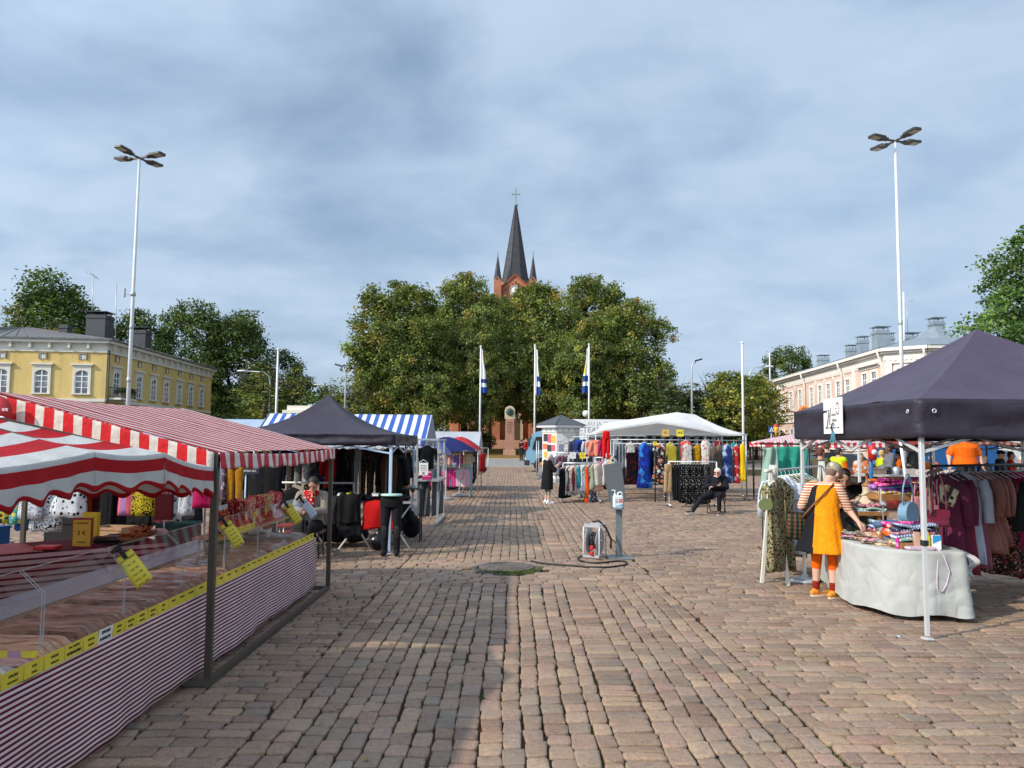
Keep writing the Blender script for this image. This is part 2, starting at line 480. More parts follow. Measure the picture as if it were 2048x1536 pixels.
# granite setts
STONE = NT('granite_setts')
at_ = STONE.n('ShaderNodeAttribute', attribute_name='Col')
_s = STONE.ramp(STONE.noise(26,6,rough=.7), [(.25,(.62,.60,.60)),(.5,(1,1,1)),(.78,(1.32,1.24,1.06))])
_sp = STONE.ramp(STONE.noise(190,2), [(.34,(.5,.48,.48)),(.46,(1,1,1)),(.60,(1,1,1)),(.72,(1.45,1.4,1.28))])
_big = STONE.ramp(STONE.noise(.55,3), [(.35,(.86,.86,.88)),(.65,(1.1,1.07,1.02))])
c = STONE.mix(1, at_.outputs['Color'], _s, 'MULTIPLY'); c = STONE.mix(1, c, _sp, 'MULTIPLY'); c = STONE.mix(1, c, _big, 'MULTIPLY'); c = STONE.mix(STONE.ramp(STONE.noise(1.7,6,rough=.65), [(.42,(0,0,0)),(.72,(.5,.5,.5))]), c, (.30,.235,.175)); c = STONE.mix(STONE.ramp(STONE.noise(.9,4), [(.56,(0,0,0)),(.74,(.4,.4,.4))]), c, (.12,.095,.08))
STONE.col(c); STONE.rough(.78, .3); STONE.bump(STONE.math('ADD', STONE.noise(60,5), STONE.math('MULTIPLY', STONE.noise(14,3), 1.6)), .6, .008)
PALS = [((.315,.23,.178),6),((.29,.225,.182),5),((.345,.255,.185),5),((.30,.20,.16),2),((.25,.20,.175),2.6),((.265,.228,.195),1.6),((.385,.30,.21),2.0),((.325,.235,.19),5)]
nr = np.random.default_rng(5)
cells = []   # cx, cy, w (x), l (y)
LX0, LX1 = -1.62, 1.98
def lane_cols():
    xs = [LX0]; 
    while xs[-1] < LX1-.06:
        if xs[-1] < .62 and xs[-1]+.15 > .62: xs.append(.68)
        elif abs(xs[-1]-.68) < 1e-6: xs.append(.96)
        else: xs.append(xs[-1]+nr.uniform(.128,.162))
    return xs
def fill_long(y0, y1):
    xs = lane_cols()
    for a, b_ in zip(xs[:-1], xs[1:]):
        y = y0; wide = b_-a > .22
        while y < y1-.02:
            l = nr.uniform(.10,.145) if wide else nr.uniform(.15,.265)
            l = min(l, y1-y)
            if l > .05: cells.append(((a+b_)/2, y+l/2, b_-a, l))
            y += l
def fill_trans(x0, x1, y0, y1):
    y = y0
    while y < y1-.03:
        h = min(nr.uniform(.125,.165), y1-y)
        x = x0 - nr.uniform(0,.2)
        while x < x1:
            l = nr.uniform(.17,.31)
            cx0, cx1 = max(x, x0), min(x+l, x1)
            if cx1-cx0 > .05 and h > .05: cells.append(((cx0+cx1)/2, y+h/2, cx1-cx0, h))
            x += l
        y += h
def halfw(y): return .72*max(y,3)+2.2
for (a, b_) in ((2.6,10.3),(12.4,33),(34.4,58)): fill_long(a, b_)
for (a, b_) in ((10.3,12.4),(33,34.4)): fill_trans(LX0, LX1, a, b_)
yy = 2.6
while yy < 46:
    st = 4.34; e = min(yy+st, 46)
    hw = min(halfw(e), 24)
    fill_trans(LX1+.004, min(hw+1,24), yy, e); fill_trans(max(-hw,-20), LX0-.004, yy, e); yy = e
cells = np.array(cells); N = len(cells)
def sett_mesh(C, hi):
    n = len(C); cxx, cyy, cw, cl = C.T
    jx = .0062; g = .0056
    # four wobbly corners
    sx = np.array([-1,1,1,-1]); sy = np.array([-1,-1,1,1])
    wx = .008*np.sin(cyy*1.9+np.floor(cxx*3)*.7)+.008*np.sin(cyy*.71+cxx)
    qx = cxx[:,None]+wx[:,None]+sx*(cw[:,None]/2-g)+nr.normal(0,jx,(n,4)); qy = cyy[:,None]+sy*(cl[:,None]/2-g*1.7)+nr.normal(0,jx,(n,4))
    if hi:
        # each corner rounded with 3 points -> 12 outline points
        t = np.array([(-1,1,1,-1)])
        ox = []; oy = []
        for k in range(4):
            p, q, r_ = (k-1)%4, k, (k+1)%4
            f = nr.uniform(.08,.22,(n,)); 
            a_x = qx[:,q]+(qx[:,p]-qx[:,q])*f; a_y = qy[:,q]+(qy[:,p]-qy[:,q])*f
            c_x = qx[:,q]+(qx[:,r_]-qx[:,q])*f; c_y = qy[:,q]+(qy[:,r_]-qy[:,q])*f
            m_x = (a_x+c_x)/4+qx[:,q]/2; m_y = (a_y+c_y)/4+qy[:,q]/2
            ox += [a_x,m_x,c_x]; oy += [a_y,m_y,c_y]
        ox = np.stack(ox,1); oy = np.stack(oy,1); K = 12
    else:
        ox, oy = qx, qy; K = 4
    mx = ox.mean(1,keepdims=True); my = oy.mean(1,keepdims=True)
    hz_ = nr.normal(0,.0026,(n,1)); tx = nr.normal(0,.018,(n,1)); ty = nr.normal(0,.018,(n,1))
    rings = []
    for (sc_, z) in (((1.0,-.03),(1.0,-.0055),(.95,-.0005),(.78,.0020)) if hi else ((1.0,-.03),(.99,-.003),(.92,.0005))):
        X = mx+(ox-mx)*sc_; Y = my+(oy-my)*sc_
        Z = z+hz_+(X-mx)*tx+(Y-my)*ty+(nr.normal(0,.0019,X.shape) if hi and sc_ < 1 else 0)
        rings.append(np.stack([X,Y,Z],2))
    nR = len(rings); vs = np.concatenate(rings,1); per = vs.shape[1]
    quads = []
    for r_ in range(nR-1):
        for k in range(K): q = (k+1)%K; quads.append([r_*K+k, r_*K+q, (r_+1)*K+q, (r_+1)*K+k])
    top = [(nR-1)*K+k for k in range(K)]
    loops1 = np.array([i for f in quads for i in f]+top); sizes1 = np.array([4]*len(quads)+[K])
    loops = (loops1[None,:]+np.arange(n)[:,None]*per).ravel(); sizes = np.tile(sizes1, n)
    me = bpy.data.meshes.new('cobbles')
    me.vertices.add(n*per); me.vertices.foreach_set('co', vs.reshape(-1).astype(np.float32))
    me.loops.add(len(loops)); me.loops.foreach_set('vertex_index', loops.astype(np.int32))
    me.polygons.add(len(sizes)); st = np.concatenate([[0],np.cumsum(sizes)[:-1]])
    me.polygons.foreach_set('loop_start', st.astype(np.int32))
    me.polygons.foreach_set('use_smooth', np.ones(len(sizes), dtype=bool))
    wts = np.array([p[1] for p in PALS]); idx = nr.choice(len(PALS), n, p=wts/wts.sum())
    pal_ = np.array([p[0] for p in PALS]); pal_ = pal_*.62+np.array([.31,.232,.182])*.38
    cc = pal_[idx]*np.array([.96,.90,.845])*nr.uniform(.76,1.2,(n,1))*nr.normal(1,.022,(n,3))
    cc = np.clip(cc,0,1); col = np.concatenate([cc,np.ones((n,1))],1)
    ca = me.color_attributes.new('Col','FLOAT_COLOR','POINT')
    ca.data.foreach_set('color', np.repeat(col, per, axis=0).ravel().astype(np.float32))
    me.update(calc_edges=True); me.validate(); me.materials.append(STONE.m)
    return me
MAN = V((-.14, 10.95))    # manhole: leave its hole in the paving
keep = np.hypot(cells[:,0]-(-.06), cells[:,1]-11.5) > .56
cells = cells[keep]; near = cells[:,1] < 15
tag(link('cobbled_plaza', sett_mesh(cells[near], True)), kind='structure')
tag(link('cobbled_plaza', sett_mesh(cells[~near], False)), kind='structure')
# ================================================================== trees
LEAF = NT('leaves')
_at = LEAF.n('ShaderNodeAttribute', attribute_name='Col')
LEAF.nt.nodes.remove(LEAF.b)
_df = LEAF.n('ShaderNodeBsdfDiffuse'); _tr = LEAF.n('ShaderNodeBsdfTranslucent'); _gl = LEAF.n('ShaderNodeBsdfGlossy')
_gl.inputs['Roughness'].default_value = .45; _gl.inputs['Color'].default_value = (.5,.5,.5,1)
LEAF.l(_at.outputs['Color'], _df.inputs[0]); LEAF.l(LEAF.mix(1, _at.outputs['Color'], (1.5,1.45,.6), 'MULTIPLY'), _tr.inputs[0])
_mx = LEAF.n('ShaderNodeMixShader'); _mx.inputs[0].default_value = .28; LEAF.l(_df.outputs[0], _mx.inputs[1]); LEAF.l(_tr.outputs[0], _mx.inputs[2])
_m2 = LEAF.n('ShaderNodeMixShader'); _m2.inputs[0].default_value = .05; LEAF.l(_mx.outputs[0], _m2.inputs[1]); LEAF.l(_gl.outputs[0], _m2.inputs[2])
LEAF.l(_m2.outputs[0], LEAF.nt.nodes['Material Output'].inputs[0])
BARK = NT('bark'); BARK.col(BARK.ramp(BARK.noise(9,6), [(.3,(.05,.04,.032)),(.7,(.13,.105,.085))])); BARK.rough(.95,.1); BARK.bump(BARK.noise(14,5),.9,.06)

def crown_mesh(ells, n_clump, per, leaf, seed, pal, clump_r=.8, shell=.55, open_=0.0):
    """leaf-sized faces gathered in clumps through the crown's volume"""
    g = np.random.default_rng(seed)
    ells = [(np.array(c), np.array(r)) for c, r in ells]
    vol = np.array([np.prod(r)**.75 for c, r in ells]); vol /= vol.sum()
    cs = []; bright = []
    while len(cs) < n_clump:
        c, r = ells[g.choice(len(ells), p=vol)]
        d = g.normal(size=3); d /= np.linalg.norm(d)
        rad = g.uniform(shell, 1.0)**.6*(1.0 if g.uniform() < .85 else g.uniform(1.0,1.14))
        p = c + d*r*rad
        ins = sum((((p-c2)/r2)**2).sum() < .55 for c2, r2 in ells)
        if ins and g.uniform() < .75: continue
        if p[2] < min(c2[2]-r2[2] for c2, r2 in ells)+.15: continue
        cs.append(p); bright.append(g.normal(0,.25))
    cs = np.array(cs); bright = np.array(bright)
    n = n_clump*per
    cr_ = clump_r*g.uniform(.6,1.25,n_clump)
    off = np.clip(g.normal(size=(n_clump,per,3)),-1.7,1.7)*.52*cr_[:,None,None]; off[:,:,2] *= .75
    P = (cs[:,None,:]+off).reshape(n,3)
    cen = np.mean([c for c, r in ells],0)
    out = P-cen; out /= np.linalg.norm(out,axis=1,keepdims=True)+1e-9
    nrm = g.normal(size=(n,3))*.75 + out*.6 + np.array([0,0,.35]); nrm /= np.linalg.norm(nrm,axis=1,keepdims=True)
    t = np.cross(nrm, g.normal(size=(n,3))); t /= np.linalg.norm(t,axis=1,keepdims=True)+1e-9
    bt = np.cross(nrm, t); L = leaf*g.uniform(.55,1.25,(n,1)); W = L*g.uniform(.5,.8,(n,1))
    fold = nrm*L*g.uniform(-.18,.18,(n,1))
    vs = np.stack([P-t*L*.5, P-bt*W*.5+fold, P+t*L*.5, P+bt*W*.5+fold],1).reshape(-1,3)
    me = bpy.data.meshes.new('crown'); me.vertices.add(4*n); me.vertices.foreach_set('co', vs.ravel().astype(np.float32))
    me.loops.add(4*n); me.loops.foreach_set('vertex_index', np.arange(4*n,dtype=np.int32))
    me.polygons.add(n); me.polygons.foreach_set('loop_start', np.arange(0,4*n,4,dtype=np.int32))
    pal_ = np.array([p[0] for p in pal]); pw = np.array([p[1] for p in pal]); pw = pw/pw.sum()
    ci = g.choice(len(pal),n_clump,p=pw); cidx = np.repeat(ci,per)
    sw = g.uniform(size=n) < .14; cidx[sw] = g.choice(len(pal),sw.sum(),p=pw)
    cc = pal_[cidx]*(1+np.repeat(bright,per)[:,None])*g.uniform(.8,1.2,(n,1)); cc = np.clip(cc*1.45,.004,1)
    ca = me.color_attributes.new('Col','FLOAT_COLOR','POINT')
    ca.data.foreach_set('color', np.repeat(np.concatenate([cc,np.ones((n,1))],1),4,axis=0).ravel().astype(np.float32))
    me.update(calc_edges=True); me.materials.append(LEAF.m); return me
def trunk_mesh(h, r, limbs, seed, spread, top):
    g = random.Random(seed); b = MB()
    pts = [(0,0,-.3),(g.uniform(-.05,.05),g.uniform(-.05,.05),h*.3),(g.uniform(-.15,.15),g.uniform(-.15,.15),h*.65),(g.uniform(-.2,.2),g.uniform(-.2,.2),h)]
    b.tube(pts,[r*1.35,r,r*.9,r*.75],10)
    for k in range(limbs):
        a = 2*PI*k/limbs+g.uniform(-.4,.4); s = g.uniform(.5,1)*spread; t = h+(top-h)*g.uniform(.45,.95)
        z0 = h*g.uniform(.75,1)
        p1 = V((math.cos(a)*s*.4,math.sin(a)*s*.4,z0+(t-z0)*.45)); p2 = V((math.cos(a)*s,math.sin(a)*s,t))
        b.tube([(0,0,z0),p1,p2],[r*.55,r*.35,r*.08],7)
        for q in range(3):
            aa = a+g.uniform(-1.2,1.2); m_ = p1.lerp(p2,g.uniform(.1,.7))
            b.tube([m_, m_+V((math.cos(aa)*s*.35,math.sin(aa)*s*.35,g.uniform(.3,1.6)))],[r*.2,r*.03],5)
    return b.mesh('trunk', BARK.m)
LIND = [((.085,.118,.026),5),((.122,.147,.032),4),((.18,.178,.038),2.0),((.058,.085,.022),2.6),((.21,.155,.035),.55),((.14,.095,.03),.3)]
GREEN = [((.05,.085,.018),5),((.075,.115,.024),4),((.10,.125,.03),1.6),((.035,.06,.014),3),((.13,.09,.03),.35)]
MAPLE = [((.06,.11,.022),5),((.095,.155,.03),4),((.13,.19,.04),2),((.04,.075,.016),3)]
YOUNG = [((.10,.125,.035),4),((.15,.165,.04),3),((.21,.19,.04),1.5),((.07,.095,.03),2)]
GOLD = [((.12,.145,.028),3.5),((.18,.175,.028),3),((.26,.21,.03),1.0),((.075,.10,.02),3)]
DARKG = [((.045,.07,.028),4),((.07,.095,.035),3),((.10,.11,.03),.8)]
def scatter_ells(seed, h0, h1, r, n):
    g = random.Random(seed); E = [((0,0,(h0+h1)/2),(r*.78,r*.78,(h1-h0)*.5))]
    for k in range(n):
        a = g.uniform(0,2*PI); zz_ = g.uniform(.08,.93); rr = r*g.uniform(.5,.92)*math.sin(PI*(.26+.66*zz_))
        s = r*g.uniform(.28,.46)
        E.append(((math.cos(a)*rr,math.sin(a)*rr,h0+(h1-h0)*zz_),(s,s,s*.85)))
    return E
TPROTO = {}
def tree_proto(kind, v):
    if (kind,v) in TPROTO: return TPROTO[(kind,v)]
    sd = hash((kind == 'linden', v)) % 1000 + v*17
    sd = {'linden':100,'round':200,'maple':300,'young':400,'gold':500,'cone':600}[kind]+v
    if kind == 'linden': r_ = (crown_mesh(scatter_ells(sd,2.9,18,5,30), 680, 66, .31, sd, LIND, .85), trunk_mesh(4.5,.42,7,sd,3.4,14))
    elif kind == 'round': r_ = (crown_mesh(scatter_ells(sd,3.0,14,4.2,18), 340, 66, .30, sd, GREEN, .9), trunk_mesh(4,.35,6,sd,2.8,11))
    elif kind == 'maple': r_ = (crown_mesh(scatter_ells(sd,3.0,13,4.4,22), 820, 74, .185, sd, MAPLE, .55), trunk_mesh(4,.35,6,sd,2.8,11))
    elif kind == 'gold': r_ = (crown_mesh(scatter_ells(sd,1.6,9,3.0,16), 260, 36, .30, sd, GOLD, .6), trunk_mesh(2.5,.16,6,sd,2.0,8))
    elif kind == 'young': r_ = (crown_mesh([((0,0,z_),(1.9*(1-(z_-1.5)/7.2)+.15,)*2+(.9,)) for z_ in (1.9,2.9,3.9,4.9,5.9,6.8,7.6)], 170, 18, .20, sd, YOUNG, .40, .3), trunk_mesh(6.5,.09,9,sd,1.5,7.2))
    elif kind == 'cone': r_ = (crown_mesh([((0,0,z_),(1.8*(1-(z_-1.2)/6.9)+.12,)*2+(.8,)) for z_ in (1.5,2.4,3.3,4.2,5.1,6.0,6.9)], 240, 26, .22, sd, DARKG, .36, .2), trunk_mesh(6,.1,8,sd,1.3,6.8))
    TPROTO[(kind,v)] = r_; return r_
def tree(kind, v, x, y, sxy, sz, rz, label, name, group=None, z=None):
    cm, tm = tree_proto(kind, v)
    t = empty(name, (x,y,gz(y) if z is None else z), rz, label, 'tree', group); t.scale = (sxy,sxy,sz)
    link('crown', cm, t); link('trunk', tm, t); return t
G1 = 'lime trees in front of the church'
for (v,x,y,r_,h,rz,lab) in (
    (0,-11.6,78,5.5,17.0,.3,'broad lime tree at the left end of the clump before the church'),
    (1,-5.4,87,4.7,20.2,1.1,'tallest lime tree rising just left of the church spire'),
    (2,-3.3,76.5,3.1,14.9,2.0,'lime tree with dark low boughs left of the stone monument'),
    (1,-14.0,86,3.8,14.2,4.0,'lime tree behind the leftmost one of the church clump'),
    (2,3.3,80,4.3,17.8,5.1,'lime tree just right of the stone monument and church clock'),
    (0,9.4,87,4.9,19.8,3.3,'tall lime tree with yellowing top on the right of the church clump'),
    (1,12.3,78,4.3,15.9,.8,'lime tree at the right end of the clump before the church'),
    (2,7.6,75.5,3.6,13.6,2.9,'front lime tree behind the right flag and white box truck'),
    (0,-2.9,97,4.6,19.2,1.3,'lime tree left of the church tower, behind the monument'),(1,4.0,99,4.5,19.3,2.2,'lime tree right of the church tower, behind the monument'),
    (0,-8.3,75,3.6,13.4,5.7,'front lime tree behind the left flag and grey tent'),):
    tree('linden', v, x, y, r_/5.0, h/18.0, rz, lab, 'lime_tree', G1)
G2 = 'trees behind the yellow building'
for (v,x,y,r_,h,rz,lab) in (
    (0,-46.5,77,5.7,16.6,0,'round tree above the roof of the yellow building at far left'),
    (1,-38.5,80,3.4,14.8,1,'green tree between the chimneys of the yellow building'),
    (2,-34.3,82,3.9,15.3,2,'green tree right of the light mast behind the yellow building'),
    (0,-30.0,84,4.3,14.4,3,'dark green tree beyond the right end of the yellow building'),
    (1,-27.3,88,3.6,11.5,4,'lower dark tree filling the gap right of the yellow building')):
    tree('round', v, x, y, r_/4.2, h/14.0, rz, lab, 'round_tree', G2)
G3 = 'young trees along the left street'
for (v,x,y,s,h,rz,lab) in ((0,-21.4,66,1.7,7.6,0,'young sparse tree behind the white flagpole on the left'),(1,-18.6,66,1.7,7.4,1,'young sparse tree right of the white left flagpole'),
    (0,-15.6,68,1.7,6.6,2,'short young tree behind the peak of the black tent'),(1,-13.8,66,1.6,6.7,3,'young tree beside the dark left street lamp'),(0,-23.6,70,1.8,8.0,4,'young tree below the white arm of the left street light')):
    tree('young', v, x, y, s, h/8.0, rz, lab, 'young_tree', G3)
G4 = 'young trees along the right street'
for (v,k,x,y,s,h,rz,lab) in ((0,'cone',13.4,66,1.7,7.4,0,'dark pointed young tree right of the lime trees'),(1,'cone',15.6,68,1.7,6.9,1,'dark young tree left of the right street lamp'),
    (0,'cone',17.2,67,1.5,6.6,2,'small dark young tree at the foot of the right street lamp'),(1,'cone',18.9,70,1.7,8.0,3,'dark pointed young tree left of the golden tree'),
    (0,'gold',19.6,66,.93,7.8,4,'golden leaved tree behind the right white flagpole'),(1,'gold',22.2,70,1.0,7.3,5,'golden green tree beside the far corner of the pink building')):
    tree(k, v, x, y, s, h/(9.0 if k == 'gold' else 7.6), rz, lab, 'golden_tree' if k == 'gold' else 'young_tree', G4)
tree('round',2,40.5,112,1.05,1.05,1.0,'round tree above the far roof of the pink building','round_tree','trees behind the pink building')
tree('round',1,48,105,.8,.95,2.0,'small tree top between the chimneys of the pink building','round_tree','trees behind the pink building')
tree('maple',0,27.9,36,1.2,.96,0,'big leafy maple behind the peak of the right black tent','maple_tree',z=0)
# low shrubs and the treeline far behind
SH = crown_mesh([((0,0,.9),(1.3,1.2,1.0)),((.9,.3,.7),(.9,.9,.7)),((-.8,-.2,.8),(.9,.8,.8))], 60, 40, .22, 77, GREEN, .45)
for (x,y,s,lab) in ((-4.6,92,1.4,'round green shrub beside the church wall, between the lime trunks'),(-8.6,95,1.2,'green shrub at the church wall on the left')):
    o = link('shrub', SH, None, (x,y,gz(y))); o.scale = (s,s,s); tag(o, lab, 'shrub', 'shrubs by the church')
b = crown_mesh([((x_,140+8*math.sin(x_),4+2.2*math.sin(x_*.7)),(6,4,4+1.5*math.cos(x_*.4))) for x_ in range(-90,100,7)], 1500, 30, .9, 88, GREEN, 1.9)
tag(link('far_wood', b), kind='stuff')
# ================================================================== church
BRICK = NT('red_brick')
_bt = BRICK.n('ShaderNodeTexBrick'); _bt.inputs['Scale'].default_value = 1.0
_bt.inputs['Color1'].default_value = (.47,.145,.062,1); _bt.inputs['Color2'].default_value = (.38,.11,.05,1); _bt.inputs['Mortar'].default_value = (.42,.27,.19,1)
_bt.inputs['Mortar Size'].default_value = .012; _bt.inputs['Brick Width'].default_value = .27; _bt.inputs['Row Height'].default_value = .085
_cv = BRICK.n('ShaderNodeCombineXYZ'); _so = BRICK.sep(); BRICK.l(BRICK.math('ADD',_so[0],_so[1]),_cv.inputs[0]); BRICK.l(_so[2],_cv.inputs[1]); BRICK.l(_cv.outputs[0],_bt.inputs['Vector'])
BRICK.col(BRICK.mix(1,_bt.outputs['Color'],BRICK.ramp(BRICK.noise(.8,5),[(.3,(.8,.8,.8)),(.7,(1.15,1.12,1.1))]),'MULTIPLY')); BRICK.rough(.9,.15)
BRICKD = M((.30,.085,.04), .9, .2, 3)
SANDST = M((.52,.43,.29), .85, .15, 2)
SLATE = NT('slate'); _w = SLATE.n('ShaderNodeTexBrick'); _w.inputs['Scale'].default_value = 1; _w.inputs['Color1'].default_value=(.035,.035,.037,1); _w.inputs['Color2'].default_value=(.05,.048,.048,1); _w.inputs['Mortar'].default_value=(.02,.02,.02,1)
_w.inputs['Brick Width'].default_value=.5; _w.inputs['Row Height'].default_value=.35
_cv = SLATE.n('ShaderNodeCombineXYZ'); _so = SLATE.sep(); SLATE.l(SLATE.math('ADD',_so[0],_so[1]),_cv.inputs[0]); SLATE.l(_so[2],_cv.inputs[1]); SLATE.l(_cv.outputs[0],_w.inputs['Vector'])
SLATE.col(_w.outputs['Color']); SLATE.rough(.5,.4)
COPPER = M((.22,.30,.24), .6, .2, 2)
GRAN = M((.42,.25,.17), .8, .18, 4, bump=.2)
CY = 112.0
ch = empty('church', (0.35, CY, .95), 0, 'red brick church with dark slate spire, clock and cross behind the lime trees', 'church')
b = MB()
W = 2.05
b.box((0,0,11.6),(4.3,4.3,23.2))                      # tower shaft
for s in (0,1,2,3):
    T = Matrix.Rotation(s*PI/2,4,'Z')
    b.add([T@V(p) for p in ((-2.15,-2.15,23.2),(2.15,-2.15,23.2),(0,-2.15,25.1),(-2.15,0.02,23.2),(2.15,0.02,23.2),(0,0.02,25.1))],[[0,1,2],[0,2,5,3],[2,1,4,5]])
b.build('tower', BRICK.m, ch)
b = MB()
for sx in (-1,1):
    for sy in (-1,1):
        b.box((sx*2.55,sy*2.55,12),(1.05,1.05,24.0))
        for s in range(4):
            T = Matrix.Translation((sx*2.55,sy*2.55,0))@Matrix.Rotation(s*PI/2,4,'Z')
            b.add([T@V(p) for p in ((-.52,-.525,24),(.52,-.525,24),(0,-.525,24.75),(0,0,24.75))],[[0,1,2],[0,2,3],[2,1,3]])
b.build('corner_turret', BRICK.m, ch)
def pyr(b, c, r, h, n, rot=0.0, mi=0, tip=.02):
    vs = [V(c)+V((r*math.cos(rot+2*PI*k/n), r*math.sin(rot+2*PI*k/n), 0)) for k in range(n)]
    vs += [V(c)+V((tip*math.cos(rot+2*PI*k/n), tip*math.sin(rot+2*PI*k/n), h)) for k in range(n)]
    b.add(vs, [[k,(k+1)%n,n+(k+1)%n,n+k] for k in range(n)]+[list(range(n,2*n))], mi)
b = MB(); pyr(b,(0,0,23.0),2.32,12.9,8,PI/8,tip=.14)
for k in range(8):
    a = PI/8+2*PI*k/8; b.bar((2.33*math.cos(a),2.33*math.sin(a),23.0),(.15*math.cos(a),.15*math.sin(a),35.9),.09)
b.build('spire', SLATE.m, ch)
for sx in (-1,1):
    for sy in (-1,1):
        b = MB(); pyr(b,(sx*2.55,sy*2.55,24.2),.62,3.8,6,.3)
        b.tube([(sx*2.55,sy*2.55,27.9),(sx*2.55,sy*2.55,28.5)],.04,6); b.build('pinnacle_roof', SLATE.m, ch)
b = MB(); b.lathe([(.12,35.85),(.3,36.05),(.3,36.15),(.1,36.3)],seg=12)
b.bar((0,0,36.2),(0,0,38.5),.15); b.bar((-.55,0,37.75),(.55,0,37.75),.13,.13)
for p in ((-.55,37.75),(.55,37.75),(0,38.45)): b.box((p[0],0,p[1]),(.2,.16,.2))
b.build('cross', COPPER, ch)
cl = one('clock', M((.75,.76,.74),.5,.03), lambda b: b.lathe([(.70,0),(.70,.08)],(0,-2.2,22.75),32,0,(0,-1,0)), ch)
b = MB(); b.tube([(.78*math.cos(2*PI*k/32),-2.3,22.75+.78*math.sin(2*PI*k/32)) for k in range(32)],.075,8,closed=True); b.build('rim', SANDST, cl)
b = MB()
for k in range(12):
    a = 2*PI*k/12; b.bar((.46*math.cos(a),-2.31,22.75+.46*math.sin(a)),(.62*math.cos(a),-2.31,22.75+.62*math.sin(a)),.035,.02)
b.bar((0,-2.33,22.75),(0,-2.33,23.3),.06,.02); b.bar((0,-2.345,22.75),(.36,-2.345,22.68),.06,.02)
b.build('dial_marks', INK, cl)
b = MB()
for k in range(-4,5): b.box((k*.43,-2.2,24.0-abs(k)*.33),(.16,.12,.42))
for s in (-1,1): b.bar((s*2.3,-2.22,23.05),(0,-2.22,25.15),.2,.22)
b.build('frieze', BRICKD, ch)
for z_ in (21.2,17.5): one('string_course', SANDST, lambda b: b.box((0,-2.2,z_),(4.4,.2,.18)), ch)
b = MB(); b.box((0,14.5,5.2),(19,26,10.4)); b.prism([(-9.5,0),(9.5,0),(0,8)],1.5,27.5,Matrix.Translation((0,0,10.4))@Matrix(((1,0,0,0),(0,0,1,0),(0,1,0,0),(0,0,0,1))))
b.build('nave', BRICK.m, ch)
for s in (-1,1):
    one('nave_roof', SLATE.m, lambda b: b.add([(s*10,1.2,10.0),(0,1.2,18.7),(0,28,18.7),(s*10,28,10.0),(s*10,1.2,10.3),(0,1.2,19.0),(0,28,19.0),(s*10,28,10.3)],[[0,1,2,3],[4,5,6,7],[0,1,5,4],[3,2,6,7],[0,3,7,4]]), ch)
rw = empty('rose_window'); rw.parent = ch
b = MB(); b.tube([(1.15*math.cos(2*PI*k/32),-2.24,6.75+1.15*math.sin(2*PI*k/32)) for k in range(32)],.13,8,closed=True)
for k in range(8):
    a = 2*PI*k/8; b.bar((0,-2.2,6.75),(1.1*math.cos(a),-2.2,6.75+1.1*math.sin(a)),.08,.08)
    b.tube([(.78*math.cos(a+PI/8)+.22*math.cos(2*PI*q/10),-2.2,6.75+.78*math.sin(a+PI/8)+.22*math.sin(2*PI*q/10)) for q in range(10)],.035,5,closed=True)
b.build('tracery', SANDST, rw)
one('pane', M((.03,.045,.055),.15,.2), lambda b: b.lathe([(1.12,0),(1.12,.03)],(0,-2.155,6.75),32,0,(0,-1,0)), rw)
def arch_poly(w, h, n=8):
    p = [(-w,0),(w,0)]
    for k in range(n+1):
        a = PI/3*k/n; p.append((w-2*w+2*w*math.cos(a), h+2*w*math.sin(a)))
    for k in range(n-1,-1,-1):
        a = PI/3*k/n; p.append((-(w-2*w+2*w*math.cos(a)), h+2*w*math.sin(a)))
    return p
XZ = Matrix(((1,0,0,0),(0,0,-1,0),(0,1,0,0),(0,0,0,1)))
po = empty('portal'); po.parent = ch
b = MB(); b.prism(arch_poly(1.25,2.4),2.16,2.9,Matrix.Translation((0,0,1.3))@XZ); b.build('surround', SANDST, po)
one('door', M((.09,.05,.03),.7,.2), lambda b: b.prism(arch_poly(.8,2.3),2.905,2.95,Matrix.Translation((0,0,1.3))@XZ), po)
for s in (-1,1): one('buttress', BRICK.m, lambda b: (b.box((s*5.6,1.0,2.6),(4.6,1.2,5.0)), b.box((s*8.6,1.2,4.2),(.9,.9,8.4))), ch)
b = MB()
for k in range(8): b.box((0,-3.0-1.6+.0+(-.32*k)+1.2,1.25-.16*k-.35),(6.2,.34,.7+.0))
b.build('steps', GRAN, ch)
# monument
mo = empty('monument', (-.18,74.6,gz(74.6)), 0, 'red granite obelisk with a bronze portrait medallion on the church axis', 'monument')
MG = M((.36,.185,.125), .7, .15, 5, bump=.15)
b = MB(); b.box((0,0,.28),(1.2,1.2,.56),bev=.03); b.build('plinth', GRAN, mo)
def taper(b,z0,z1,w0,w1):
    vs = []
    for z,w_ in ((z0,w0),(z1,w1)):
        vs += [(-w_,-w_,z),(w_,-w_,z),(w_,w_,z),(-w_,w_,z)]
    b.add(vs,[[3,2,1,0],[4,5,6,7],[0,1,5,4],[1,2,6,5],[2,3,7,6],[3,0,4,7]])
b = MB(); taper(b,.56,3.55,.46,.41); b.build('shaft', MG, mo)
b = MB()
for i in range(7):
    g_ = random.Random(i); b.bar((-.28+.05*g_.random(),-.436,3.2-.17*i),(.2+.1*g_.random(),-.436,3.2-.17*i),.012,.05)
b.build('inscription', M((.12,.06,.04),.8,.1), mo)
b = MB(); b.prism([(-.5,0)]+[(.5*math.cos(PI-PI*k/12)*1.0,.75+.5*math.sin(PI*k/12)) for k in range(13)]+[(.5,0)],-.43,.38,Matrix.Translation((0,0,3.55))@XZ); b.build('head_stone', SANDST, mo)
BRONZE = M((.05,.09,.075),.5,.3,6,metal=.4)
b = MB(); b.lathe([(.36,0),(.36,.05),(.3,.09)],(0,-.42,4.2),24,0,(0,-1,0)); b.build('medallion', BRONZE, mo)
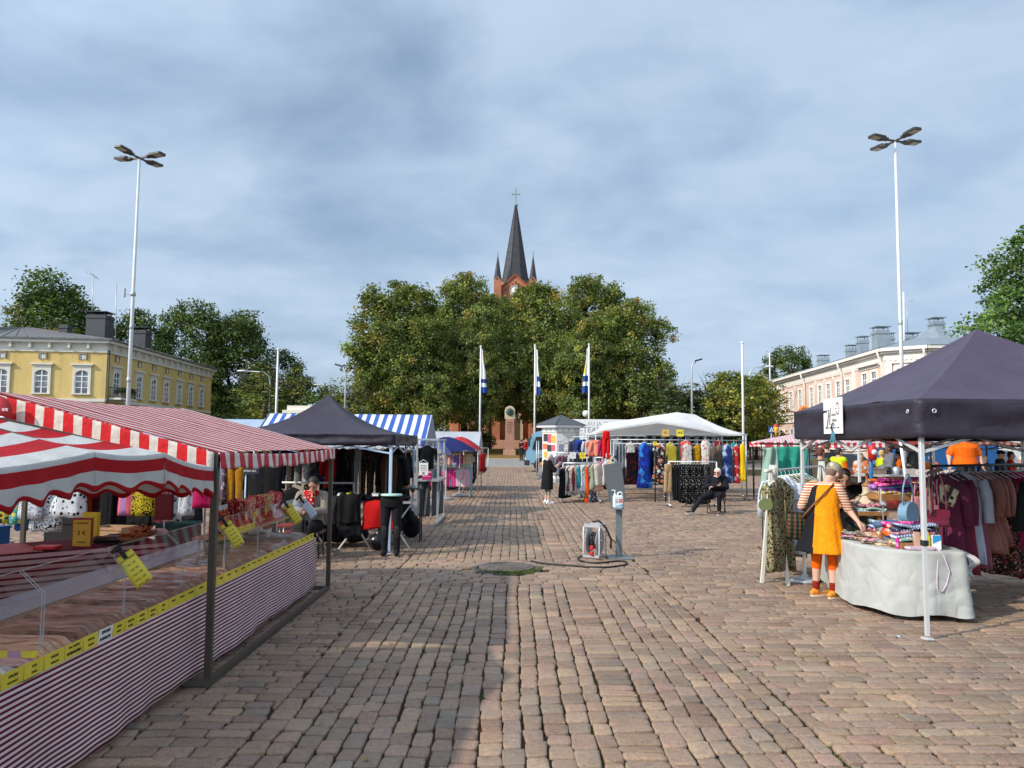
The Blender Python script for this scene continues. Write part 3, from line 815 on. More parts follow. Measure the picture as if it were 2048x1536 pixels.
blob('portrait', [('e',(.0,-.52,4.25),(.13,.07,.17)),('e',(-.1,-.53,4.22),(.05,.04,.03)),('c',(.02,-.5,4.12),.08,(.05,-.5,3.95),.1)], .02, M((.03,.06,.05),.5,.2,metal=.4), mo)
# benches and lamp in the park
def bench(x,y,rz,lab):
    t = empty('park_bench',(x,y,gz(y)+.08),rz,lab,'bench','benches by the church steps')
    wd = M((.34,.2,.08),.7,.2); 
    one('seat',wd,lambda b:[b.box((0,k*.13-.13,.45),(1.6,.11,.04)) for k in range(3)],t)
    one('backrest',wd,lambda b:[b.box((0,.24+.05*k,.62+.14*k),(1.6,.03,.11)) for k in range(2)],t)
    for s in (-1,1): one('leg',DKMETAL,lambda b:(b.bar((s*.65,-.2,0),(s*.65,-.15,.43),.05),b.bar((s*.65,.2,0),(s*.65,.3,.85),.05),b.bar((s*.65,-.15,.42),(s*.65,.2,.42),.05)),t)
bench(-4.4,84,.5,'wooden park bench left of the monument below the church steps'); bench(-3.4,87,-.4,'wooden park bench nearest the church steps, left of the monument')
gl = empty('globe_lamp',(6.6,68.5,gz(68.5)),0,'pale globe lamp on a post above the kiosk roof','street lamp')
one('post',DKMETAL,lambda b:b.tube([(0,0,0),(0,0,3.9)],[.06,.04],10),gl); one('globe',M((.75,.74,.68),.3,.02),lambda b:b.sphere((0,0,4.1),.3,20,12),gl)
# ================================================================== buildings
YPL = NT('yellow_plaster'); YPL.col(YPL.mix(1,YPL.ramp(YPL.noise(.6,6),[(.3,(.64,.46,.17)),(.7,(.71,.525,.21))]),YPL.ramp(YPL.noise(6,5),[(.3,(.93,.93,.93)),(.7,(1.04,1.04,1.04))]),'MULTIPLY')); _mp = YPL.n('ShaderNodeMapping'); _mp.inputs['Scale'].default_value = (1.6,1.6,.12); YPL.l(YPL.coord(),_mp.inputs[0])
_base = YPL.b.inputs['Base Color'].links[0].from_socket; YPL.col(YPL.mix(1,_base,YPL.ramp(YPL.noise(1.0,5,_mp.outputs[0]),[(.32,(.86,.85,.83)),(.5,(1,1,1))]),'MULTIPLY')); YPL.rough(.9,.15); YPL.bump(YPL.noise(60,3),.15,.01)
PPL = NT('pink_plaster'); PPL.col(PPL.mix(1,PPL.ramp(PPL.noise(.5,6),[(.3,(.67,.485,.40)),(.7,(.74,.545,.455))]),PPL.ramp(PPL.noise(7,5),[(.3,(.94,.94,.94)),(.7,(1.04,1.04,1.04))]),'MULTIPLY')); _mp = PPL.n('ShaderNodeMapping'); _mp.inputs['Scale'].default_value = (1.6,1.6,.12); PPL.l(PPL.coord(),_mp.inputs[0])
_base = PPL.b.inputs['Base Color'].links[0].from_socket; PPL.col(PPL.mix(1,_base,PPL.ramp(PPL.noise(1.0,5,_mp.outputs[0]),[(.32,(.86,.85,.83)),(.5,(1,1,1))]),'MULTIPLY')); PPL.rough(.9,.15)
TRIM = M((.70,.66,.56),.8,.06,3); TRIMP = M((.76,.71,.64),.8,.06,3)
GLASS = NT('window_glass'); GLASS.col(GLASS.ramp(GLASS.noise(.9,2),[(.38,(.025,.03,.035)),(.50,(.10,.11,.11)),(.62,(.32,.32,.30))])); GLASS.rough(.06,.9)
ROOF = NT('seamed_roof'); ROOF.col(ROOF.ramp(ROOF.noise(1.2,5),[(.3,(.115,.112,.11)),(.7,(.165,.16,.155))])); ROOF.rough(.55,.4); ROOF.b.inputs['Metallic'].default_value=.25
ROOFB = M((.26,.31,.34),.5,.12,2,metal=.3); ZINC = M((.30,.35,.38),.5,.15,3,metal=.3); ATT = M((.30,.22,.13),.8,.1); CHIM = M((.045,.05,.055),.6,.25,3)
class Fac:
    """a facade plane: origin, along-direction (reading left to right from outside), outward normal"""
    def __init__(s,o,d):
        s.o = V((o[0],o[1],0)); s.d = V((d[0],d[1],0)).normalized(); s.n = s.d.cross(V((0,0,1)))
        s.rz = math.atan2(s.d.y,s.d.x)
    def p(s,u,z,out=0.0): return s.o+s.d*u+s.n*out+V((0,0,z))
    def box(s,b,u,z,w,h,o0,o1,mi=0): b.box(s.p(u,z,(o0+o1)/2),(w,o1-o0,h),s.rz,mi)
def window(F,u,z0,w,h,parent,base,trimm,hood=True,arch=False,frame=.14,sill=True):
    o = empty('window',F.p(u,z0),F.rz); o.parent = parent
    if parent.location.length > 0: o.location = F.p(u,z0)-parent.location
    b = MB()   # local: x along, -y outward, z up
    f = frame
    b.box((-w/2-f/2,-.05,h/2),(f,.10,h+.0)); b.box((w/2+f/2,-.05,h/2),(f,.10,h)); b.box((0,-.05,h+f/2),(w+2*f,.10,f))
    if arch:
        for s in (-1,1): b.prism([(s*w/2,0),(s*w/2,-.0-.22),(s*w*.28,-.07),(0,0)] if s<0 else [(w/2,0),(0,0),(w*.28,-.07),(w/2,-.22)],.003,.095,Matrix.Translation((0,0,h))@XZ)
    if hood: b.box((0,-.11,h+f+.26),(w+2*f+.3,.22,.10)); b.box((0,-.045,h+f+.11),(w+2*f,.09,.2))
    b.build('frame',trimm,o)
    if sill: one('sill',trimm,lambda b: b.box((0,-.09,-.05),(w+2*f+.1,.18,.09)),o)
    one('pane',GLASS.m,lambda b: b.box((0,-.008,h/2),(w,.012,h)),o)
    b = MB(); b.box((0,-.032,h/2),(.07,.035,h))
    for k in (1,2,3): b.box((0,-.030,h*k/4 if k < 3 else h*.74),(w,.03,.045 if k < 3 else .07))
    for s in (-1,1): b.box((s*(w/2-.03),-.034,h/2),(.06,.036,h))
    b.build('sash',WHITE_PAINT,o)
    return o
def chimney(parent,x,y,z,w,d,h,m,name='chimney',cap=True):
    b = MB(); b.box((x,y,z+h/2),(w,d,h)); b.box((x,y,z+h-.22),(w+.12,d+.12,.14))
    if cap:
        for sx in (-1,1):
            for sy in (-1,1): b.box((x+sx*w*.4,y+sy*d*.4,z+h+.12),(.05,.05,.24))
        b.box((x,y,z+h+.26),(w+.25,d+.25,.05))
    return b.build(name,m,parent)
# ---- yellow building
yb = empty('yellow_building',(0,0,0),0,'yellow plastered house with white arched windows and grey seamed roof','building')
C0 = V((-28.6,54,0)); d0 = V((.993,.12,0)).normalized(); d1 = V((-.05,1,0)).normalized()
FR = Fac(C0-d0*26,d0); SD = Fac(C0,d1)
EA = 8.75
q0, q1 = C0-d0*26, C0+d1*21.8; q2 = q0+d1*21.8
b = MB(); b.add([q0,C0,q1,q2]+[p+V((0,0,EA)) for p in (q0,C0,q1,q2)],[[3,2,1,0],[4,5,6,7],[0,1,5,4],[1,2,6,5],[2,3,7,6],[3,0,4,7]]); b.build('wall',YPL.m,yb)
def eave(F,L,m,parent,z,step,n0=.4):
    one('cornice',m,lambda b:(F.box(b,L/2,z-.42,L+.02,.72,.003,.05),F.box(b,L/2,z-.10,L+.5,.20,.003,.42),F.box(b,L/2,z-.80,L+.04,.07,.003,.09)),parent)
    u = n0
    while u < L: one('cornice_bracket',m,lambda b: F.box(b,u,z-.36,.16,.40,.052,.30),parent); u += step
eave(FR,26,TRIM,yb,EA,1.28,.5); eave(SD,21.8,TRIM,yb,EA,1.3,.6)
one('belt_course',TRIM,lambda b:(FR.box(b,13,4.55,26.02,.2,.003,.08),SD.box(b,10.9,4.55,21.8,.2,.003,.08)),yb)
# hipped roof
ov = .55; c_ = (q0+C0+q1+q2)/4
E4 = [q0-d0*ov-d1*ov, C0+d0*ov-d1*ov, q1+d0*ov+d1*ov, q2-d0*ov+d1*ov]; hip = 10.9; rz_ = EA+2.25
r0 = C0+(-d0+d1)*hip; r1 = q0+(d0+d1)*hip
b = MB(); Z = V((0,0,EA+.01)); ZZ = V((0,0,rz_)); b.add([p+Z for p in E4]+[r0+ZZ,r1+ZZ]+[p+Z+V((0,0,.1)) for p in E4],[[3,2,1,0],[0,1,7,6],[1,2,8,7],[2,3,9,8],[3,0,6,9],[6,7,4,5],[7,8,4],[8,9,5,4],[9,6,5]])
b.build('roof',ROOF.m,yb)
b = MB()
def seam(a0,a1,t0,t1,n,up):
    for k in range(1,n):
        t = k/n; e = a0.lerp(a1,t)+Z+V((0,0,.12)); tt = t0.lerp(t1,t)+ZZ+V((0,0,.03)); b.bar(e,tt,.04,.05)
seam(E4[1],E4[2],r0,r0,26,0); seam(E4[0],E4[1],r1,r0,34,0)
b.build('roof_seam',ROOF.m,yb)
for u in (24.42,21.77,19.12,16.5,13.8): window(FR,u,5.02,.92,1.62,yb,C0,TRIM,True,True)
for u in (24.42,21.77,19.12,16.5): window(FR,u,7.40,.36,.36,yb,C0,ATT,False,False,.10,False)
for u in (1.5,5.26,7.96,10.6,13.4,16.2,18.96): window(SD,u,5.02,.92,1.62,yb,C0,TRIM,True,True)
for u in (1.5,5.26,7.96,10.6,13.4,16.2,18.96): window(SD,u,7.40,.36,.36,yb,C0,ATT,False,False,.10,False)
for u in (24.05,21.4,18.75,16.1): window(FR,u,1.3,.95,1.9,yb,C0,TRIM,True,False)
for u in (5.26,7.96,10.6,13.4,16.2,18.96): window(SD,u,1.3,.95,1.9,yb,C0,TRIM,True,False)
for a_ in ((-38.1,62.5,10.0,2.5,2.0,3.0),): pass
p = at(200,650,64); chimney(yb,p.x,p.y,9.6,1.6,1.4,2.55,CHIM)
p = at(281,668,70); chimney(yb,p.x,p.y,9.0,1.5,1.2,2.75,CHIM)
p = at(131,661,59); chimney(yb,p.x,p.y,10.0,.62,.6,.62,CHIM,'roof_vent',False)
for (px,y0,y1,Yd,yagi) in ((184,548,655,64,True),(231,567,685,57,False)):
    a = at(px,y1,Yd); e = at(px+2,y0,Yd); b = MB(); b.tube([a,e],.035,8)
    if yagi:
        b.tube([e+V((-.5,-.1,.25)),e+V((.35,.1,-.35))],.025,6)
        for k in range(5): q = e+V((-.5,-.1,.25)).lerp(V((.35,.1,-.35)),k/4); b.tube([q+V((0,-.2,.15)),q+V((0,.2,-.15))],.015,5)
    b.build('roof_antenna',GALV,yb)
bal = empty('balcony'); bal.parent = yb
one('slab',TRIM,lambda b: SD.box(b,1.5,4.70,2.6,.14,.085,1.0),bal)
b = MB()
for u in np.arange(.3,2.75,.14): SD.box(b,float(u),5.12,.025,.7,.93,.955)
SD.box(b,1.5,5.48,2.55,.05,.92,.97); 
for u in (.24,2.76):
    SD.box(b,u,5.48,.05,.05,.09,.97)
    for o_ in (.2,.4,.6,.8): SD.box(b,u,5.12,.025,.7,o_,o_+.025)
b.build('railing',DKMETAL,bal)
for u,s_ in ((.7,.36),(1.5,.32),(2.5,.3)): link('potted_plant',crown_mesh([((0,0,.15),(.3,.2,.22))],10,24,.12,int(u*10),GREEN,.16),bal,SD.p(u,5.1,.7))
o = empty('downpipe'); o.parent = yb
one('pipe',CHIM,lambda b: b.tube([SD.p(.06,0,.13),SD.p(.06,8.1,.13)],.06,8),o)
# ---- pink building
pb = empty('pink_building',(0,0,0),0,'long pink plastered house with white trim and metal chimneys','building')
P0 = V((28.2,87,0)); PD = (V((26,53.3,0))-P0).normalized(); PL = (V((26,53.3,0))-P0).length
FL = Fac(P0,PD)                 # long facade to the square, normal towards -X
assert FL.n.x < 0
PE = 8.6
K1 = V((26,53.3,0)); CHD = V((.72,-.69,0)).normalized(); K2 = K1+CHD*2.7; FC = Fac(K1,CHD); FRD = V((.998,-.06,0)).normalized(); K3 = K2+FRD*17; FF = Fac(K2,FRD)
base = [P0,K1,K2,K3,V((46,87,0))]
b = MB(); n=len(base); b.add(base+[p+V((0,0,PE)) for p in base],[list(range(n)),list(range(2*n-1,n-1,-1))]+[[i,n+i,n+(i+1)%n,(i+1)%n] for i in range(n)]); b.build('wall',PPL.m,pb)
def dentil(F,L,parent):
    one('cornice',TRIMP,lambda b:(F.box(b,L/2,PE-.45,L,.78,.003,.06),F.box(b,L/2,PE-.11,L+.25,.22,.003,.5),F.box(b,L/2,PE-.30,L+.1,.12,.003,.30)),parent)
    b = MB(); u = .2
    while u < L: F.box(b,u,PE-.95,.16,.2,.003,.10); u += .34
    b.build('dentil',TRIMP,parent)
for F,L in ((FL,PL),(FC,2.7),(FF,17)): dentil(F,L,pb)
one('belt_course',TRIMP,lambda b:[(F.box(b,L/2,4.85,L,.16,.003,.16),F.box(b,L/2,4.45,L,.62,.003,.05),F.box(b,L/2,4.08,L,.14,.003,.12)) for F,L in ((FL,PL),(FC,2.7),(FF,17))],pb)
b = MB(); u = .6
while u < PL-.6: FL.box(b,u,4.46,.72,.2,.052,.06); u += 1.0
b.build('belt_panel',PPL.m,pb)
def uY(Y): return (87-Y)/(87-53.3)*PL
for u in (.25,uY(59.0),uY(53.6)): one('pilaster',TRIMP,lambda b: FL.box(b,u,(PE-.9)/2,.5,PE-.9,.003,.12),pb)
one('pilaster',TRIMP,lambda b: FC.box(b,.25,(PE-.9)/2,.4,PE-.9,.003,.12),pb); one('pilaster',TRIMP,lambda b: FC.box(b,2.45,(PE-.9)/2,.4,PE-.9,.003,.12),pb)
WY = (84.4,81.4,78.3,75.3,72.4,69.1,66.8,64.7,62.4,60.3)
for Y in WY:
    window(FL,uY(Y),5.25,.85,1.75,pb,None,TRIMP,False,False,.2); window(FL,uY(Y),1.5,.85,1.75,pb,None,TRIMP,False,False,.18)
    one('console',TRIMP,lambda b:(FL.box(b,uY(Y)+1.1,7.42,.42,.3,.003,.05),FL.box(b,uY(Y)+1.1,7.2,.10,.2,.003,.05)),pb)
for Y in (56.9,55.2): window(FL,uY(Y),5.3,.85,1.85,pb,None,TRIMP,False,False,.16)
one('window_hood',TRIMP,lambda b:(FL.box(b,uY(56.05),7.72,3.7,.14,.003,.3),FL.box(b,uY(56.05),7.52,3.4,.16,.003,.08)),pb)
window(FC,1.35,5.3,1.2,1.85,pb,None,TRIMP,True,False,.16)
for u in (2.4,5.2,8.0,10.8): window(FF,u,5.3,.95,1.85,pb,None,TRIMP,True,False,.16); window(FF,u,1.5,.95,1.85,pb,None,TRIMP,True,False,.16)
for u in (uY(80.2),uY(70.8),uY(61.3),uY(53.45)):
    one('downpipe',TRIMP,lambda b: b.tube([FL.p(u,PE-.1,.5),FL.p(u,PE-.55,.4),FL.p(u,PE-1.0,.16),FL.p(u,0,.16)],.075,8),pb)
one('downpipe',TRIMP,lambda b: b.tube([FC.p(2.6,PE-.1,.5),FC.p(2.6,PE-.55,.4),FC.p(2.6,PE-1.0,.18),FC.p(2.6,0,.18)],.075,8),pb)
ovp = [P0+V((-.5,.5,0)),K1+V((-.5,0,0)),K2+V((-.1,-.55,0)),K3+V((.5,-.5,0)),V((46.5,87.5,0))]
A1, A2 = V((36,80,PE+1.9)), V((31.6,58.6,PE+1.7))
b = MB(); vs = [p+V((0,0,PE+.012)) for p in ovp]+[A1,A2]
b.add(vs,[[4,3,2,1,0],[0,1,6,5],[1,2,6],[2,3,6],[3,4,5,6],[4,0,5]]); b.build('roof',ROOFB,pb)
b = MB()
for k in range(1,50):
    t = k/50; e = vs[0].lerp(vs[1],t); tt = vs[5].lerp(vs[6],t); b.bar(e+V((0,0,.03)),tt+V((0,0,.03)),.03,.05)
b.build('roof_seam',ROOFB,pb)
tw = empty('corner_turret'); tw.parent = pb
pc = at(1872,700,57.5)
b = MB(); b.lathe([(2.7,0),(2.7,.35)],(pc.x,pc.y,PE+.1),8,smooth=False); b.build('drum',TRIMP,tw)
b = MB(); pyr(b,(pc.x,pc.y,PE+.45),2.9,1.75,8,PI/8,tip=.25); b.build('roof',ROOFB,tw)
for (px,yt,yb_,Yd,wpx) in ((1646,712,735,76,18),(1702,692,720,66,16),(1725,675,715,62.5,17),(1761,656,700,58,25),(1780,668,690,63,12),(1872,638,668,58,22),(1820,668,680,64,26)):
    t_ = at(px,yt,Yd); z0_ = PE+.1; wd = wpx/1538*Yd
    chimney(pb,t_.x,t_.y,z0_,wd,wd,t_.z-z0_-.2,ZINC)
for (px,y0,y1,Yd) in ((1540,706,766,80),(1808,584,680,60),):
    a = at(px,y1,Yd); e = at(px-1,y0,Yd); o = empty('roof_mast'); o.parent = pb
    one('pole',WHITE_PAINT,lambda b: b.tube([a-V((0,0,1)),e],[.09,.06],8),o)
a = at(1815,668,62); e = at(1814,602,62); one('roof_antenna',GALV,lambda b:(b.tube([a,e],.03,6),b.tube([e+V((-.1,0,-.05)),e+V((.5,0,.03))],.02,5)),pb)
# orange round lifebuoy-like lamps on the pink facade: round orange shop signs
for k,(px,py,Yd) in enumerate(((1606,824,70),(1707,806,58.3))):
    c = at(px,py,Yd); F = FL; u = (c-F.o).dot(F.d); q = F.p(u,c.z,.45)
    o = empty('round_sign',q,0,('orange ring sign high on the pink house, farther one' if k == 0 else 'orange ring sign on the pink house beside the white placard'),'sign','orange ring signs on the pink house')
    one('ring',M((.75,.22,.02),.5,.03),lambda b: b.tube([(.42*math.cos(2*PI*i/24),0,.42*math.sin(2*PI*i/24)) for i in range(24)],.14,8,closed=True),o)
    one('face',M((.8,.78,.72),.5,.03),lambda b: b.lathe([(.36,-.05),(.36,.05)],(0,0,0),24,0,(0,1,0)),o)
    one('bracket',DKMETAL,lambda b: b.bar((0,.0,0),FL.n*-.44,.05),o)
# small hip house far behind the stalls (pink dormer-like chimney above the striped roof)
# ================================================================== masts, lamps, flags, signs
MASTP = M((.62,.64,.64),.5,.06)
LENS = M((.46,.44,.38),.25,.05)
def light_mast(px,ytop,Y,rz,lab,antenna):
    p = at(px,ytop,Y); H = p.z
    t = empty('light_mast',(p.x,Y,0),rz,lab,'light mast','tall white light masts of the square')
    one('pole',MASTP,lambda b: b.tube([(0,0,0),(0,0,H*.5),(0,0,H)],[.085,.068,.045],14),t)
    b = MB(); b.lathe([(.06,H*.47),(.085,H*.475),(.085,H*.482),(.06,H*.487)],seg=14); b.lathe([(.07,H*.31),(.095,H*.315),(.095,H*.322),(.07,H*.327)],seg=14); b.build('collar',GALV,t)
    one('cross_arm',DKMETAL,lambda b:(b.bar((-.45,0,H),(.45,0,H),.06),b.bar((0,-.45,H),(0,.45,H),.06)),t)
    for k in range(4):
        h = empty('lamp_head',(0,0,H),k*PI/2); h.parent = t; T = Matrix.Translation((.36,0,.02))@Matrix.Rotation(R(-4),4,'Y')
        b = MB(); pts = [(0,-.09),(.12,-.10),(.22,-.19),(.74,-.19),(.78,-.15),(.78,.15),(.74,.19),(.22,.19),(.12,.10),(0,.09)]
        b.prism(pts,-.05,.03,T); b.box((.42,0,.06),(.4,.2,.06),0,0,None) if False else b.prism([(.2,-.12),(.5,-.12),(.5,.12),(.2,.12)],.03,.075,T)
        b.build('housing',DKMETAL,h)
        one('lens',LENS,lambda b: b.prism([(.40,-.14),(.73,-.14),(.73,.14),(.40,.14)],-.056,-.051,T),h)
    if antenna:
        z = at(262,588,Y).z
        o = empty('panel_antenna',(0,0,z),-rz); o.parent = t
        one('arm',GALV,lambda b:(b.bar((-.06,0,0),(-.30,0,0),.06),b.lathe([(.1,-.08),(.1,.08)],seg=12)),o)
        one('panel',GALV,lambda b: b.box((-.34,0,.05),(.05,.12,.36),bev=.015),o)
    return t
light_mast(279,316,30,R(-17),'tall white light mast on the left, in front of the yellow building',True)
light_mast(1790,282,29,R(17),'tall white light mast on the right, in front of the pink building',False)
def flagpole(px,ytop,Y,lab,name='flagpole',r=.075,grp='white flagpoles'):
    p = at(px,ytop,Y); t = empty(name,(p.x,Y,gz(Y)),0,lab,'flagpole',grp)
    H = p.z-gz(Y)
    one('pole',WHITE_PAINT,lambda b: b.tube([(0,0,0),(0,0,H)],[r,r*.62],12),t); one('finial',WHITE_PAINT,lambda b: b.sphere((0,0,H+.05),(.1,.1,.07),10,6),t)
    one('halyard',GALV,lambda b: b.tube([(r+.02,0,1.0),(r*.62+.02,0,H-.1)],.006,4),t)
    return t,H
FW = CL((.78,.78,.76)); FB = CL((.02,.065,.28))
def flag(px,ytop,ybot,Y,side,spec,lab):
    """a flag hanging limp in folds down its pole; bands of colour from top to hem"""
    a = at(px,ytop,Y); e = at(px,ybot,Y); H = a.z-e.z; g = random.Random(int(px))
    mats = [FW,FB,CL((.75,.55,.03))]
    t = MB(); nz_ = 44; nu = 14
    ph = g.uniform(0,6)
    def fn(u,v):
        ww = (.15+.52*min(1,v*1.1)*(.75+.25*math.sin(v*5+ph)))
        x = side*(.06+ww*u*(.8+.12*math.sin(v*9+ph))); y = .10*math.sin(u*9+v*2.2+ph)*(.3+u*.7)*ww*2
        return (x, y, -v*H-.12*u*(1-v))
    t.sheet(fn,nu,nz_,.006)
    per = nu; 
    for i,f in enumerate(t.f):
        c = V((0,0,0))
        for k in f: c += V(t.v[k])
        c /= len(f); v = -c.z/H; u = abs(c.x)
        for (v0,v1,mi,u0) in spec:
            if v0 <= v < v1 and u >= u0: t.m[i] = mi
    o = t.build('flag',mats,None,(a.x,Y,a.z)); tag(o,lab,'flag','flags hanging before the church')
flagpole(961.5,694,60,'left one of the three flagpoles before the church'); flagpole(1070,692,60,'middle one of the three flagpoles before the church'); flagpole(1178,690,60,'right one of the three flagpoles before the church')
flag(961.5,697,786,60,1,[(.69,.78,1,0),(.86,1.1,1,0)],'white flag with blue bars hanging on the left pole before the church')
flag(1070,697,790,60,1,[(.30,.55,2,.26),(.60,.72,1,.16),(.82,1.1,1,.12)],'white, yellow and blue flag hanging on the middle pole before the church')
flag(1178,695,786,60,-1,[(.30,.58,2,.24),(.10,.3,1,.3),(.62,.76,1,.0),(.85,1.1,1,.0)],'yellow, white and blue flag hanging on the right pole before the church')
flagpole(556,700,44,'lone white flagpole left of the black tent peak')
flagpole(1484,687,44,'lone white flagpole rising behind the white tent on the right')
def street_lamp(px,ytop,Y,side,lab,kind):
    p = at(px,ytop,Y); H = p.z-gz(Y); t = empty('street_lamp',(p.x,Y,gz(Y)),0,lab,'street lamp','street lamps round the square')
    if kind == 'short':
        one('pole',GALV,lambda b: b.tube([(0,0,0),(0,0,H*.8),(0,0,H-.5),(side*.1,0,H-.15),(side*.35,0,H)],[.09,.075,.06,.055,.05],10),t)
        one('lamp_head',DKMETAL,lambda b: b.prism([(.2,-.14),(.75,-.10),(.8,0),(.75,.10),(.2,.14)] if side > 0 else [(-.2,.14),(-.75,.10),(-.8,0),(-.75,-.10),(-.2,-.14)],-.03,.09,Matrix.Translation((side*.1,0,H))@Matrix.Rotation(-side*.28,4,'Y')),t)
    else:
        L = kind
        one('pole',GALV,lambda b: b.tube([(0,0,0),(0,0,H-.9),(side*.15,0,H-.35),(side*.6,0,H),(side*L,0,H+.06)],[.09,.07,.06,.05,.04],10),t)
        one('lamp_head',M((.7,.71,.7),.4,.04),lambda b: b.sphere((side*(L+.3),0,H+.07),(.42,.15,.10),14,8),t)
street_lamp(692,735,58,-1,'dark headed street lamp on the left, beyond the black tent','short')
street_lamp(1383,724,60,1,'dark headed street lamp on the right, above the white tent','short')
street_lamp(541,744,66,-1,'street light with long arm and white head beside the yellow building',2.2)
street_lamp(672,771,74,-1,'street light with thin long arm behind the left young trees',1.4)
street_lamp(1498,734,72,1,'curved arm street light above the golden tree on the right',1.6)
street_lamp(1358,767,78,1,'farthest curved arm street light behind the dark young trees',1.1)
# crossing signs
SBLUE = M((.015,.07,.32),.45,.04)
def crossing_sign(px,py,Y,s,lab,pole_dx=0.0):
    c = at(px,py,Y); t = empty('crossing_sign',(c.x,Y,gz(Y)),0,lab,'traffic sign','blue crossing signs'); z = c.z-gz(Y)
    one('pole',GALV,lambda b: b.tube([(pole_dx,.05,0),(pole_dx,.05,z+s*.5)],.04,8),t)
    one('plate',SBLUE,lambda b: b.box((0,0,z),(s,.03,s),bev=.012),t)
    one('symbol',WHITE_CARD,lambda b: b.prism([(-s*.38,-s*.34),(s*.38,-s*.34),(0,s*.40)],.017,.02,Matrix.Translation((0,0,z))@XZ),t)
    one('figure',INK,lambda b:(b.bar((-.01*s,-.023,z-.28*s),(.02*s,-.023,z+.05*s),.09*s,.004,up=(0,1,0)),b.bar((.12*s,-.023,z-.28*s),(.02*s,-.023,z-.08*s),.05*s,.004,up=(0,1,0)),b.bar((-.14*s,-.023,z-.28*s),(.0,-.023,z-.08*s),.05*s,.004,up=(0,1,0)),b.sphere((.03*s,-.023,z+.11*s),(.05*s,.003,.05*s),8,6)),t)
crossing_sign(1543,859,50,.40,'larger blue pedestrian crossing sign by the pink house')
crossing_sign(1509,844,70,.40,'smaller blue pedestrian crossing sign under the golden tree',.4)
c = at(1552,862,49.5); t = empty('ice_cream_sign',(c.x,49.5,0),0,'orange and yellow cone shaped sign beside the crossing sign','sign')
one('cone',M((.8,.42,.02),.5,.1),lambda b: b.lathe([(.03,-.42),(.10,0),(.16,.25)],(0,0,c.z),12),t); one('top',M((.6,.04,.03),.5,.1),lambda b: b.sphere((0,0,c.z+.3),(.17,.17,.14),12,8),t); one('pole',DKMETAL,lambda b: b.tube([(0,0,0),(0,0,c.z-.4)],.03,6),t)
# ================================================================== market kit: tents, garments, racks, people
def popup_tent(name,label,cx,cy,w,d,z0,z1,zp,roofm,valm,legm,group,sag=1.5,lin=.5,name_leg='leg',wob=.02,legw=.045,skip=(),foot=None,seed=1):
    """square pop-up tent: canopy, four valances, truss and four legs; origin at the ground"""
    t = empty(name,(cx,cy,0),0,label,'tent',group); g = random.Random(seed)
    cor = [V((-w/2,-d/2,0)),V((w/2,-d/2,0)),V((w/2,d/2,0)),V((-w/2,d/2,0))]
    b = MB()
    def prof(v): return lin*v+(1-lin)*v**sag
    for k in range(4):
        a, c = cor[k], cor[(k+1)%4]
        def fn(u,v,a=a,c=c,k=k):
            e = a.lerp(c,u); p = e*(1-v)*1.012; bow = (u*(1-u)*4)
            z = z1+(zp-z1)*prof(v) - .07*bow*(1-v)*v*2.2 + wob*noise.noise((e.x*1.7*(1-v)+k,e.y*1.7*(1-v),v*3+seed))*bow*(1-v)
            return (p.x,p.y,z)
        b.grid(fn,24,16)
    b.build('canopy',roofm,t)
    for k in range(4):
        a, c = cor[k]*1.013, cor[(k+1)%4]*1.013
        def fn(u,v,a=a,c=c,k=k):
            p = a.lerp(c,u); n = (c-a).cross(V((0,0,1))).normalized(); bow = (u*(1-u)*4)**.4
            q = p+n*(bow*(.012+.030*noise.noise((u*7,v*2.2,k+seed))+.014*math.sin(v*8+u*3+noise.noise((u*5,v,k))*3)))
            return (q.x,q.y,z1+.01-(z1-z0)*v-.025*bow*v*(1-0))
        b = MB(); b.sheet(fn,40,8,.003); b.build('valance',valm,t)
    b = MB()
    for k in range(4):
        a, c = cor[k]*.965, cor[(k+1)%4]*.965; m_ = (a+c)/2
        for (p,q) in ((a,m_),(m_,c)):
            b.bar(p+V((0,0,z1-.06)),q+V((0,0,z0-.14)),.022,.03); b.bar(p+V((0,0,z0-.14)),q+V((0,0,z1-.06)),.022,.03)
    for c in cor: b.bar(c*.965+V((0,0,z1-.06)),c*.03+V((0,0,z1-.06+(zp-z1)*lin*.7)),.022,.03)
    b.build('truss',legm,t)
    for k,c in enumerate(cor):
        if k in skip: continue
        p = c*.965
        lg = one(name_leg,legm,lambda b:(b.box(p+V((0,0,z0*.75)),(legw,legw,z0*.55),bev=.006),b.box(p+V((0,0,.51*z0)),(legw*.78,legw*.78,z0*.98)),b.box(p+V((0,0,.012)),(.09,.09,.012))),t)
        one('clamp',BLACK,lambda b: b.box(p+V((0,0,z0*.475)),(legw*1.35,legw*1.35,.055),bev=.008),lg)
    return t
HANG = {}
def hanger_mesh(w,m):
    k = (round(w,2),m.name)
    if k not in HANG:
        b = MB(); h = w/2
        b.tube([(-h*.92,0,-.16),(0,0,-.065),(h*.92,0,-.16)],.008,6)
        b.tube([(0,0,-.065),(0,0,-.03),(.014,0,-.008),(.0,0,.008),(-.014,0,-.004)],.0035,5)
        HANG[k] = b.mesh('hanger',m)
    return HANG[k]
HGREY = M((.55,.56,.57),.4,.05); HWHITE = M((.78,.78,.76),.45,.04); HBLACK = M((.02,.02,.02),.4,.1)
